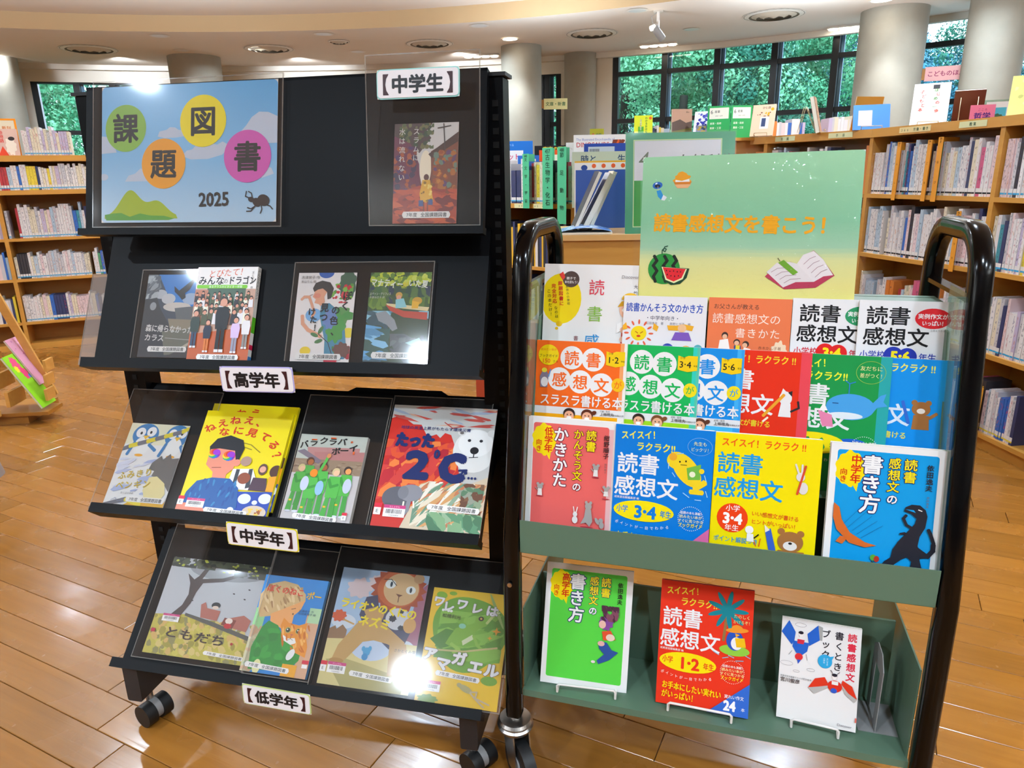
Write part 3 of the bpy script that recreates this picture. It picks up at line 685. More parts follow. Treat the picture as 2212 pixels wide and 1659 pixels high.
def a_sign(A):
    A.r(0, 0, 100, A.H, band_mat('sign_sky', [(0, '#b4d2ea'), (.45, '#80bae6'), (1, '#5aabe4')], A.h, coat=.2, rough=.3), 2.5)
    cl = '#bcc6d6'
    A.p([(33, 26), (34, 23.5), (38, 22.8), (40, 21.5), (43, 21.7), (45, 23), (49, 23.5), (50, 26), (44, 26.8), (37, 26.9)], cl)
    A.p([(47, 36), (50, 33.5), (53, 33), (57, 29), (62, 30), (67, 31), (70, 29.5), (73, 31), (74, 33), (72, 34), (70, 36), (62, 38), (52, 38)], cl)
    A.p([(80, 25), (83, 22), (86, 18), (90, 15.5), (95, 15.8), (100, 18), (100, 31), (93, 31), (88, 28)], cl)
    A.p([(74, 45), (78, 44), (82, 42), (97, 43), (98.5, 46), (92, 48), (76, 48)], cl)
    A.p([(14, 48.5), (16, 45.5), (20, 44.5), (23, 42), (28, 43), (28, 48.5)], cl); A.p([(0, 25), (4, 25.5), (8, 31), (9, 33.5), (0, 34)], cl); A.e(1.5, 46, 2.5, 1.7, cl)
    A.p([(2, 66.5)] + [(2 + i * 1.0, 66.5 - 13.5 * math.exp(-((i - 15.2) / 8.2) ** 2) - 8.2 * math.exp(-((i - 31) / 7.6) ** 2) * .95) for i in range(43)] + [(45, 67.6), (2, 67.6)], '#a0b428')
    A.p([(2, 65.5), (7, 64.8), (12, 64.6), (17, 66.6), (23, 64.9), (29, 66), (37, 66.2), (43, 67.6), (40, 68.4), (3, 68.4)], '#5f9e3c')
    for x, y, r, c, ch, bold in ((14.3, 21.3, 12, '#8bb552', '課', .03), (36.6, 39.8, 12.7, '#e6a32b', '題', .03), (59, 19.0, 13, '#e8d818', '図', .03), (84, 37.2, 13, '#c95fae', '書', .03)):
        A.e(x, y, r, r, c, n=40); A.t(x, y, 15.5, ch, '#1c1a18', bold, al='c')
    A.t(57, 58, 9.6, '2025', '#211d1c', .03, rot=-1, sx=.9)
    b = '#2e2320'
    A.e(93.2, 59, 3.4, 2.8, b, 20); A.e(89.6, 60, 2.6, 2, b, 35); A.e(86.5, 58.6, 1.8, 1.3, b, 20)
    for q in ([(86, 58), (83.3, 57), (83.8, 54.5)], [(87, 57.5), (86.5, 55.4), (84.9, 54.6)], [(90, 61), (86.5, 63.2), (84.5, 62.6)], [(92, 61.2), (92.4, 63.4), (91.6, 65.5)], [(94.5, 61), (97, 62), (98.2, 63.4)], [(89, 61.5), (86.5, 64.3), (84, 64.4)]): A.l(q, .55, b)
def a_level(bord):
    def f(A, txt='中学生'):
        pass
    return f
def a_slum(A):
    H = A.H; A.r(0, 0, 100, H, '#6b3434')
    A.p([(30, 0), (100, 0), (100, 25), (72, 45), (60, 62), (54, 92), (44, 90), (38, 62), (34, 30)], '#c9c4c0'); A.e(50, 66, 9, 26, '#e8dcc4')
    A.p([(0, 0), (60, 0), (50, 12), (58, 22), (40, 44), (24, 30), (8, 26), (0, 18)], '#4f3c38'); A.speck(8, 0, 62, 38, 60, 3.4, ['#57603e', '#3f4a34', '#6f6a44'])
    A.p([(0, 18), (26, 30), (40, 60), (42, 95), (0, 120)], '#6d3548'); A.speck(0, 34, 36, 100, 40, 4.5, ['#8e4a34', '#4f3058', '#a85a38', '#3e2a44'])
    A.p([(58, 42), (100, 18), (100, 110), (60, 98)], '#7c4a34'); A.p([(54, 46), (100, 14), (100, 28), (60, 52)], '#4a3228'); A.speck(62, 40, 99, 100, 44, 4.5, ['#a86a34', '#c07e3a', '#5f3f60', '#94502c', '#6a7a6a'])
    A.p([(0, 104), (42, 92), (60, 92), (100, 112), (100, H), (0, H)], '#a54a34'); A.speck(0, 98, 100, H, 70, 5, ['#c0603c', '#8e3a2e', '#b8563a', '#73302c'], asp=2.2, rot=8)
    A.l([(77, 2), (80, 40)], 1.6, '#4a403c'); A.l([(68, 8), (88, 5)], 1.4, '#4a403c')
    A.e(52, 80, 4, 4.6, '#5a2e22'); A.p([(46, 84), (58, 84), (62, 106), (64, 116), (44, 118), (42, 104)], '#d8a83c'); A.speck(44, 86, 62, 116, 14, 2.2, ['#8a6a28', '#e6c86a']); A.r(41, 114, 48, 123, '#4a5a84'); A.r(56, 113, 63, 121, '#4a5a84'); A.l([(49, 117), (49, 140)], 2, '#7a4034'); A.l([(55, 117), (55, 140)], 2, '#7a4034')
    A.v(13, 7, 10.5, '水は流れない', '#dcd6cc', 0, 1.28); A.v(35, 7, 10.5, 'スラムに', '#dcd6cc', 0, 1.22)
    award(A, 20, H - 13, 66)
def a_crow(A):
    H = A.H; A.r(0, 0, 100, H, '#3f4a58'); A.p([(20, 0), (100, 0), (100, 62), (60, 52), (38, 30)], '#3f82c8'); A.e(28, 34, 12, 8, '#aeb4bc'); A.e(44, 42, 13, 9, '#b8bcc2'); A.e(86, 42, 16, 10, '#9fb2cc'); A.e(62, 56, 26, 8, '#c4beb8')
    A.p([(0, 0), (18, 0), (28, 22), (20, 30), (0, 44)], '#6c747c'); A.speck(0, 2, 24, 42, 26, 4, ['#8e969c', '#555d66', '#a4abb0'], asp=2, rot=-50)
    A.p([(0, 44), (22, 40), (32, 60), (62, 100), (60, H), (0, H)], '#33383f'); A.p([(58, 58), (100, 54), (100, 86), (66, 84)], '#5f6468'); A.p([(48, 76), (100, 78), (100, 100), (56, 98)], '#8a8272'); A.p([(40, 98), (100, 92), (100, 132), (50, 138)], '#6a6b60')
    A.l([(62, 142), (80, 126), (100, 114)], 5, '#aaa294'); A.p([(50, 146), (70, 132), (100, 122), (100, H), (40, H)], '#3c3a3e'); A.e(17, 55, 6, 7, '#8f9499')
    A.p([(52, 20), (62, 28), (72, 20), (86, 8), (90, 10), (82, 26), (74, 32), (76, 40), (70, 44), (64, 38), (54, 30)], '#23252b')
    A.t(9, 92, 13, '森に帰らなかった', '#d3d2d0', .02, rot=2, sx=.86); A.t(9, 108, 12.5, 'カラス', '#d3d2d0', .02, rot=2); A.l([(48, 109), (98, 112)], .8, '#b9b8b6')
    award(A, 22, H - 14, 64)
def a_dragon(A):
    H = A.H; A.r(0, 0, 100, H, '#e6e0dc'); A.r(0, 34, 100, H, '#b99684'); A.r(20, 30, 84, 60, '#4c6152'); A.r(0, 36, 22, 62, '#b07a64'); A.p([(0, 104), (100, 92), (100, H), (0, H)], '#b5603c')
    A.t(48, 9, 13, 'とびたて！', '#d0603e', 0, rot=-4, al='c', shear=.2)
    A.t(3, 21, 14.5, 'みんな', K_, .02); A.t(45, 22, 8, 'の', '#6a6a6a', .01); A.t(53, 21, 13.5, 'ドラゴン', K_, .02, sx=.86)
    A.r(2, 28, 86, 33.4, '#7fc03c', 2); A.t(22, 30.8, 4.2, 'あるクラスのどきどき一年間', '#f0f0e8', tr=.02); A.v(93, 7, 4.2, '文と写真　作', '#555', 0, 1.1)
    rr = random.Random(4)
    for row, (y, n_, sc) in enumerate(((42, 10, .55), (50, 12, .65), (59, 11, .75), (70, 9, .9))):
        for i in range(n_):
            x = 5 + (i + .5 * (row % 2)) * 92 / n_ + rr.uniform(-2, 2); c = rr.choice(['#2c2a30', '#d8d4d6', '#4b4f3a', '#8a4858', '#3d5a64', '#e0dcc8', '#6b4a3c']); yy = y + rr.uniform(-2, 2)
            A.p([(x - 5 * sc, yy + 3 * sc), (x + 5 * sc, yy + 3 * sc), (x + 6 * sc, yy + 22 * sc), (x - 6 * sc, yy + 22 * sc)], c); A.e(x, yy - .8, 4 * sc, 4.4 * sc, '#1f1a1a', n=10); A.e(x, yy + .8, 3.3 * sc, 3.6 * sc, '#c9937c', n=10)
            A.z -= 2 * LY
    def kid(x, y, k, top, leg, hair='#1f1a1a'):
        A.r(x - 4.5 * k, y + 26 * k, x - .4 * k, y + 52 * k, leg); A.r(x + .4 * k, y + 26 * k, x + 4.5 * k, y + 52 * k, leg); A.r(x - 5 * k, y + 50 * k, x - .5, y + 53 * k, '#dcd8d8'); A.r(x + .5, y + 50 * k, x + 5 * k, y + 53 * k, '#dcd8d8')
        A.p([(x - 6 * k, y + 6 * k), (x + 6 * k, y + 6 * k), (x + 8 * k, y + 14 * k), (x + 6.5 * k, y + 29 * k), (x - 6.5 * k, y + 29 * k), (x - 8 * k, y + 14 * k)], top); A.e(x, y, 4.8 * k, 5.4 * k, hair, n=12); A.e(x, y + 1.2 * k, 4 * k, 4.3 * k, '#cf9a84', n=12)
    kid(8, 72, 1.0, '#2e3a34', '#34445a'); kid(30, 86, .86, '#23283a', '#c7763c'); kid(52, 54, 1.46, '#17171a', '#17171a', '#3b302c'); kid(76, 82, .95, '#cdb6d8', '#8f8fa0'); kid(93, 78, .9, '#d8d4d4', '#85827e')
    award(A, 22, H - 9, 60)
def s_dragon(A):
    A.v(50, 24, 70, 'みんなのドラゴン', K_, 0, .95); A.r(0, A.H * .52, 100, A.H * .68, '#5fae2e'); A.r(0, A.H * .80, 100, A.H * .85, '#c42f52'); A.r(0, A.H * .92, 100, A.H, '#4a7fb0')
def a_boku(A):
    H = A.H; A.r(0, 0, 100, H, '#e3dcda'); A.e(48, 0, 13, 9, '#3560a8', a0=0, a1=180); A.blob(86, 20, 15, 24, '#3d5c46', seed=2)
    A.speck(56, 18, 96, 44, 22, 4.2, ['#7fb04a', '#58923c', '#c0303c', '#6aa048']); A.speck(62, 30, 88, 50, 12, 3.2, ['#c0303c', '#d04a50'])
    A.blob(78, 70, 22, 13, '#5c8f50', seed=5); A.e(95, 98, 12, 8, '#e2cf40'); A.e(92, 70, 10, 6, '#4c8f48'); A.e(33, 70, 14, 11, '#7fb0dc'); A.blob(95, 130, 14, 10, '#b03040', seed=3)
    A.p([(32, 22), (44, 20), (52, 32), (48, 40), (50, 48), (44, 56), (40, 52), (32, 50), (34, 44), (28, 40), (31, 32)], '#d9a184'); A.e(36, 38, 6, 4, '#d78d78')
    A.p([(27, 26), (31, 17), (42, 13), (56, 16), (63, 26), (60, 42), (54, 44), (52, 32), (44, 26), (36, 28), (30, 32)], '#3a3430')
    A.l([(28, 36), (12, 42)], 1, '#8a6a60'); A.l([(10, 44), (14, 40), (22, 40), (28, 52), (34, 66), (31, 72)], 4.5, '#d9a184')
    A.p([(44, 54), (58, 50), (74, 62), (88, 90), (94, 124), (92, 140), (58, 142), (56, 110), (50, 92), (44, 72)], '#4f87a0'); A.blob(72, 88, 16, 26, '#4f9448', seed=8); A.blob(62, 76, 12, 16, '#6d86b8', seed=9)
    A.l([(14, 72), (16, 84), (26, 94), (48, 104)], 6, '#d9a184'); A.l([(44, 100), (62, 114), (70, 132)], 1.2, '#3a3430')
    for x, y, r_ in ((38, 102, 20), (48, 94, -60), (46, 112, -20), (74, 126, 60)): A.e(x, y, 7, 3, '#4f7a4c', r_)
    A.blob(86, 126, 14, 12, '#6a4840', seed=6); A.e(25, 128, 9, 7, '#e6c93c'); A.r(58, 141, 80, H, '#c23048')
    A.v(88, 30, 16, 'ぼく', K_, .03, 1.05, dx=-3); A.v(70, 54, 15, 'の色、', K_, .03, 1.15, dx=-1); A.v(51, 50, 15, '見つ', K_, .03, 1.05); A.v(30, 58, 13, 'けた！', K_, .03, 1.0, dx=4)
    A.t(6, 8, 6, '志津栄子 作', '#5a5654'); A.t(6, 15, 5, '末山りん 絵', '#5a5654'); award(A, 14, H - 9, 68)
def a_manatee(A):
    H = A.H; A.r(0, 0, 100, H, '#35502e'); A.speck(0, 0, 100, 26, 90, 5, ['#b8c23c', '#8fa63a', '#5f7f34', '#c7cf60']); A.speck(0, 22, 100, 50, 50, 6, ['#2d4a3a', '#3f6238', '#27384a', '#54703a'], asp=1.8, rot=80)
    A.speck(0, 40, 100, 60, 50, 4, ['#55742e', '#6d8a34', '#3f5c2a'], asp=2.5, rot=90); A.r(0, 62, 100, H, '#3b5a66'); A.speck(0, 62, 100, 100, 50, 6, ['#5b8fa8', '#34505a', '#8dc0d4', '#2c4230'], asp=2.6, rot=6)
    A.p([(40, 64), (100, 74), (100, H), (30, H), (34, 100)], '#34462e'); A.p([(0, 84), (26, 88), (24, 112), (34, 126), (10, 140), (0, 138)], '#6aa6d4'); A.speck(0, 90, 40, 140, 26, 5, ['#8fc2e2', '#3a5a52', '#5a90b4'], asp=3, rot=5)
    A.p([(14, 66), (30, 62), (46, 76), (52, 90), (44, 94), (34, 84), (20, 78)], '#8b9298'); A.p([(40, 98), (64, 98), (84, 108), (96, 124), (98, H), (66, H), (52, 126), (42, 112)], '#565d60'); A.speck(42, 100, 96, 140, 20, 4, ['#4a5154', '#6a7274'], asp=2)
    A.p([(66, 112), (88, 104), (92, 110), (76, 116)], '#9cc8c8')
    A.p([(30, 50), (100, 56), (98, 62), (34, 56)], '#d8c89a'); A.p([(29, 52), (60, 62), (98, 64), (98, 76), (60, 72), (38, 62)], '#b8482e')
    A.e(50, 37, 5.5, 5, '#c4a050'); A.e(50, 41, 4, 4, '#d8a088'); A.p([(45, 44), (58, 42), (64, 56), (46, 58)], '#8cc4cc'); A.e(80, 46, 8, 6, '#c49a34'); A.p([(72, 46), (84, 48), (82, 58), (72, 58)], '#e0b030')
    A.t(2, 16, 14.5, 'マナティー', '#e2e6d8', .02, rot=4, sx=.74); A.t(54, 20, 10, 'が', '#e0cc3c', .02); A.t(64, 17, 13, 'いた夏', '#e2e6d8', .02, rot=5, sx=.82)
    A.t(2, 35, 5, 'エヴァン・グリフィス', '#c8ccb8', .01, sx=.7); A.t(2, 40.5, 4, '多賀谷正子 訳', '#c8ccb8'); award(A, 18, H - 10, 70)
def a_penguin(A):
    H = A.H; A.r(0, 0, 100, H, '#dfdedd'); A.r(0, 0, 100, 34, '#e0dcc0')
    for cx, k in ((30, 1), (84, .9)):
        A.e(cx, 18, 22 * k, 18, '#3f7fb4'); A.e(cx - 9 * k, 15, 8 * k, 8, '#e8e8e8'); A.e(cx + 9 * k, 13, 8 * k, 8, '#e8e8e8'); A.e(cx - 8 * k, 16, 2, 2.4, K_); A.e(cx + 8 * k, 14, 2, 2.4, K_); A.e(cx, 36, 14 * k, 15, '#e6e6e4'); A.p([(cx - 3, 20), (cx + 8, 19), (cx + 2, 26)], '#e5b93a')
        A.l([(cx + 12, 34), (cx + 24, 42)], 5, '#3f7fb4'); A.l([(cx - 14, 32), (cx - 20, 50)], 5, '#3f7fb4'); A.e(cx, 51, 7, 2.2, '#e5a93a')
    for i in range(8):
        A.l([(-2 + i * 13.5, 42 - i * 4.6), (10 + i * 13.5, 38 - i * 4.6)], 7, '#6d6d76' if i % 2 == 0 else '#d9c83a')
    A.speck(0, 56, 70, 134, 22, 3, ['#b5bbd6', '#a8b2d2', '#cdd0e0'], asp=4, rot=-20)
    A.p([(58, 62), (70, 50), (74, 56), (84, 46), (88, 54), (100, 52), (100, 104), (90, 94), (84, 100), (74, 84), (64, 82), (66, 74), (56, 72)], '#66625f'); A.p([(62, 84), (74, 82), (90, 92), (96, 108), (88, 122), (68, 122), (58, 104)], '#e2d49c')
    A.p([(28, H), (40, 124), (62, 114), (100, 118), (100, H)], '#dfae22'); A.l([(4, H - 2), (34, H - 12)], 7, '#6d6d76'); A.l([(36, H - 12), (60, H - 6)], 6, '#e4d040')
    for i, c in enumerate('ふみきり'): A.t(16 + i * 14, 84 - i * 2.4, 13, c, '#c3a92e', .02, rot=-8, al='c')
    for i, c in enumerate('ペンギン'): A.t(18 + i * 14.5, 99 - i * 1.6, 13, c, '#c3a92e', .02, rot=-8, al='c')
    A.t(24, 110, 3.6, 'おくはらゆめ', '#6a6a6a'); A.l([(12, 122), (18, 118), (24, 123), (32, 121)], .7, '#8a90a8'); award(A, 40, H - 13, 56)
def a_nee(A):
    H = A.H; A.r(0, 0, 100, H, '#e3cf17')
    for i, (c, x, y, r_) in enumerate((('ね', 9, 26, -35), ('え', 22, 18, -18), ('ね', 36, 13, -6), ('え', 52, 12, 6), ('、', 63, 15, 10), ('な', 27, 31, -8), ('に', 43, 28, 0), ('見', 59, 30, 12), ('て', 75, 35, 30), ('る', 87, 46, 45), ('？', 93, 60, 55))): A.t(x, y, 13, c, '#c7391d', .03, rot=r_, al='c')
    A.l([(46, 44), (62, 48), (74, 58)], 1.2, '#8a7a20'); A.l([(50, 50), (64, 55)], 1.2, '#8a7a20')
    A.p([(16, 54), (22, 42), (36, 36), (52, 42), (56, 54), (52, 80), (44, 78), (18, 62)], '#1b1a1e'); A.p([(18, 58), (28, 56), (46, 58), (50, 72), (50, 84), (44, 92), (44, 102), (30, 104), (28, 90), (18, 80)], '#dc8f78'); A.e(52, 75, 4, 5, '#dc8f78')
    for i, c in enumerate(('#d03a8a', '#7a3aa8', '#2f6ed0', '#2fa86a', '#e0c82c', '#e0702c', '#d03a3a', '#9a3ac0')):
        A.e(24 + 3 * cos(i * .785), 64 + 3 * sin(i * .785), 4.2, 4.2, c, n=10); A.e(41 + 3 * cos(i * .785), 66 + 3 * sin(i * .785), 4.4, 4.4, c, n=10)
    A.l([(26, 84), (36, 83)], .8, '#8a4a3c')
    A.p([(46, 116), (100, 112), (100, H), (40, H)], '#2b4a9e'); A.e(62, 72, 6, 7, '#a98a7a'); A.p([(50, 84), (72, 82), (80, 100), (78, 112), (48, 112)], '#e0dedc'); A.p([(54, 84), (58, 84), (58, 110), (54, 110)], '#3a3c42'); A.p([(68, 83), (72, 82), (74, 108), (69, 110)], '#3a3c42'); A.e(65, 96, 7, 8, '#8a4a30')
    A.e(83, 82, 5, 8, '#5a4038'); A.e(83, 82, 3.5, 4.5, '#d9a48e'); A.p([(75, 94), (90, 94), (93, 112), (73, 112)], '#4a3440'); A.e(98, 84, 7, 9, '#4e3228'); A.p([(92, 92), (100, 90), (100, 112), (92, 112)], '#e0a02a')
    A.p([(6, 120), (14, 104), (30, 98), (50, 98), (62, 110), (66, 136), (58, H), (2, H)], '#2e5c96'); A.speck(10, 100, 60, 150, 40, 1.2, ['#3f7fae', '#28508a'], asp=4, rot=100)
    A.e(72, 124, 7, 7, '#d5dce4'); A.e(94, 122, 7, 7, '#d5dce4'); A.e(84, 128, 3, 3, '#d5dce4'); A.e(60, 140, 3.6, 3.6, '#e0e0e0'); A.e(86, 141, 13, 9, '#cdbba6'); A.speck(78, 136, 94, 145, 10, 2.2, ['#d8a03a', '#9a5a2a', '#e0c060'])
    A.p([(0, H - 14), (22, H - 16), (34, H - 6), (30, H), (0, H)], '#d98a74'); barcode(A, 10, H - 22, 20, 3); tag3(A, 0, H - 24); award(A, 34, H - 8, 42, rot=2)
def a_nee2(A): a_nee(A)
def a_bala(A):
    H = A.H; A.r(0, 0, 100, H, '#cfd6cc'); A.p([(14, 22), (92, 20), (92, 40), (18, 40)], '#cf9a98'); A.p([(26, 30), (100, 26), (100, 48), (30, 46)], '#c98f8e'); A.r(0, 42, 100, 66, '#a8927c'); A.speck(0, 46, 100, 66, 60, 1.6, ['#8a7260', '#b5a08a'], asp=2, rot=0); A.r(0, 66, 100, H, '#dedadc'); A.p([(0, 30), (10, 26), (40, 44), (36, 50)], '#8c8090')
    for i, (c, x, y, r_, cc) in enumerate((('バ', 8, 18, -14, K_), ('ラ', 22, 14, -5, K_), ('ク', 36, 10, 0, K_), ('ラ', 50, 11, 2, K_), ('バ', 64, 10, 3, K_), ('・', 78, 10, 0, '#e06a30'), ('ボ', 58, 27, -4, K_), ('ー', 70, 25, -4, K_), ('イ', 82, 20, 0, K_))): A.t(x, y, 13.5, c, cc, .035, rot=r_, al='c')
    A.r(18, 8, 26, 10, '#e06a30'); A.r(46, 4, 54, 6, '#e06a30'); A.r(83, 26, 85.5, 31, '#e06a30')
    def fig(x, y, k, hair, skin='#c98a5c'):
        A.p([(x - 7 * k, y + 40 * k), (x - 1, y + 40 * k), (x - 2 * k, y + 78 * k), (x - 11 * k, y + 78 * k)], '#4d9a45'); A.p([(x + 1, y + 40 * k), (x + 8 * k, y + 40 * k), (x + 9 * k, y + 78 * k), (x + 1 * k, y + 78 * k)], '#458f40')
        A.p([(x - 8 * k, y + 8 * k), (x + 8 * k, y + 8 * k), (x + 10 * k, y + 22 * k), (x + 9 * k, y + 44 * k), (x - 9 * k, y + 44 * k), (x - 10 * k, y + 22 * k)], '#57a84c'); A.l([(x - 8 * k, y + 14 * k), (x - 3 * k, y + 26 * k), (x + 6 * k, y + 22 * k)], 4.5 * k, '#3f8a3c')
        A.e(x, y, 6 * k, 7 * k, hair, n=14); A.e(x + 1, y + 2 * k, 4.6 * k, 5.2 * k, skin, n=14); A.e(x - 6 * k, y + 79 * k, 5 * k, 2 * k, '#c8cad4'); A.e(x + 6 * k, y + 79 * k, 5 * k, 2 * k, '#c8cad4'); A.r(x - 8 * k, y + 58 * k, x - 4 * k, y + 61 * k, '#e0b03a')
    fig(24, 46, .95, '#5a3a2a', '#a8683c'); fig(14, 58, .9, '#cdbb8a', '#e0b898'); fig(82, 58, .95, '#3a2e28', '#d89a60'); fig(46, 54, 1, '#4a3226', '#9a5c38'); A.l([(42, 62), (47, 46), (49, 38)], 4, '#57a84c'); A.e(50, 36, 3, 4, '#c98a5c'); fig(66, 62, .96, '#c9b48a', '#e0b898'); fig(34, 66, .95, '#e08a2a', '#e08a2a')
    A.e(24, 84, 6, 12, '#b9bfd0'); A.e(47, 90, 6, 12, '#8fb4cc'); A.e(86, 84, 6, 12, '#b9bfd0')
    tag3(A, 88, H - 22); award(A, 22, H - 12, 56, rot=3)
def a_two(A):
    H = A.H; A.r(0, 0, 100, H, '#c0392f'); A.speck(0, 40, 70, H - 20, 110, 6, ['#d25a3a', '#a82e3a', '#e0834a', '#c84a44', '#b5343c'], asp=1.6, rot=-50)
    A.p([(0, 0), (100, 0), (100, H * .72), (80, 96), (72, 70), (66, 46), (60, 32), (54, 30), (50, 36), (46, 32), (38, 36), (30, 22), (22, 22), (8, 12), (0, 16)], '#b8b6b2'); A.speck(0, 0, 100, 22, 20, 1.6, ['#b5564e', '#c9a08a', '#9aa4b4', '#b5564e'], asp=7, rot=8)
    A.p([(20, 10), (34, 16), (40, 15)], '#c0564c'); A.l([(52, 18), (60, 24), (70, 22)], 1, '#a8483e')
    A.e(84, 48, 20, 24, '#d6d4d0'); A.e(84, 40, 16, 15, '#e0dedb'); A.e(70, 28, 4, 4, '#cfccc8'); A.e(98, 28, 4, 4, '#cfccc8'); A.e(70, 29, 2, 1.5, '#6b6460'); A.e(78, 37, 1.6, 1.6, '#2a2a2e'); A.e(89, 37, 1.6, 1.6, '#2a2a2e'); A.e(84, 48, 4, 4, '#1c1c20'); A.l([(84, 51), (84, 55)], 1, '#2a2a2e'); A.l([(80, 56), (88, 55)], .8, '#2a2a2e')
    A.p([(34, H - 26), (100, 76), (100, H), (26, H)], '#c9b8a0'); A.speck(36, 84, 100, H - 6, 120, 2.2, ['#8aa08a', '#d8cdb8', '#b87a5a', '#6d8a74', '#c99a6a', '#e0dacc'], asp=6, rot=-50)
    A.blob(86, 96, 10, 9, '#8f9484', seed=4); A.speck(78, 84, 98, 118, 24, 3.2, ['#6a4a3a', '#7a5a44', '#5c7a60', '#8a9a80'], asp=1.6); A.speck(50, H - 22, 100, H - 3, 34, 4.5, ['#5f8a6a', '#7fa07a', '#8fa88a', '#4f7458'], asp=2, rot=60)
    A.e(20, 104, 14, 12, '#5c5c64'); A.e(32, 98, 11, 9, '#85858c'); A.e(25, 98, 5, 7, '#77777e'); A.l([(32, 104), (31, 116), (28, 122)], 4, '#85858c'); A.r(10, 110, 16, 124, '#55555c'); A.l([(27, 108), (27, 114)], 1.6, '#e0dccc'); A.l([(36, 107), (37, 113)], 1.6, '#e0dccc'); A.r(22, 112, 26, 124, '#5c5c64')
    n_ = '#1f2c5e'
    A.t(11, 26, 4.2, '地球の気温上昇がもたらす環境災害', n_, .01); A.t(8, 40, 17, 'たった', n_, .075, sx=.74); A.t(33, 66, 40, '2', n_, .07, al='c', sx=1.15); A.t(50, 54, 13, '0', n_, .06, al='c', sx=.8); A.t(66, 67, 40, 'C', n_, .08, al='c', sx=.80); A.t(72, 74, 13, 'で…', n_, .05, sx=.7)
    barcode(A, 10, H - 26, 20, 5); tag3(A, 1, H - 27); award(A, 52, H - 27, 42, rot=2)
def a_tomo(A):
    H = A.H; A.r(0, 0, 100, H, '#b5b7bc'); A.e(60, 12, 40, 16, '#8f9296'); A.p([(0, 84), (30, 80), (60, 88), (100, 104), (100, H), (0, H)], '#b8ac52'); A.speck(0, 84, 100, H, 150, 3, ['#c4b75c', '#9a9048', '#cdb878', '#8a8458', '#c9a86a'], asp=1.8, rot=80)
    A.p([(30, 78), (60, 86), (100, 100), (100, 106), (60, 92), (30, 82)], '#55524c')
    A.p([(16, 82), (24, 68), (27, 52), (25, 36), (20, 22), (28, 30), (32, 24), (36, 12), (40, 14), (36, 28), (56, 24), (74, 14), (76, 17), (58, 29), (38, 34), (34, 48), (32, 64), (26, 82)], '#453a3a')
    A.speck(0, 0, 46, 14, 60, 4, ['#3c4238', '#2e342e', '#4a5140']); A.speck(40, 0, 100, 10, 70, 4.5, ['#3c4238', '#2e342e', '#4a5140']); A.speck(66, 6, 100, 20, 40, 4, ['#3c4238', '#383e36']); A.speck(0, 0, 100, 16, 20, 1.6, ['#a8b048', '#b9bf5a'])
    A.p([(43, 64), (47, 60), (50, 68), (64, 70), (63, 84), (46, 82)], '#a86a5e'); A.e(58, 63, 4.5, 4.5, '#1f2026'); A.e(58, 66, 3.2, 2.4, '#dcc8b8'); A.p([(70, 80), (88, 72), (96, 78), (94, 94), (84, 92), (68, 88)], '#a86a5e'); A.p([(70, 78), (82, 80), (80, 92), (68, 88)], '#7a4038'); A.e(75, 82, 3.6, 4, '#e0d0c4'); A.e(75, 89, 3.8, 3.6, '#b8323a')
    for x, y in ((28, 46), (72, 44), (86, 36), (84, 50), (33, 60)): A.e(x, y, 1.2, .9, '#3a3436', 30)
    A.t(15, 106, 15.5, 'ともだち', '#3a2c2c', .02, rot=4, tr=.02); A.e(84, 112, 1.4, 1.8, '#a83a3a'); barcode(A, 9, 82, 17, 7); A.r(2, 104, 6, 109, '#b83a50'); award(A, 62, H - 10, 36, rot=3)
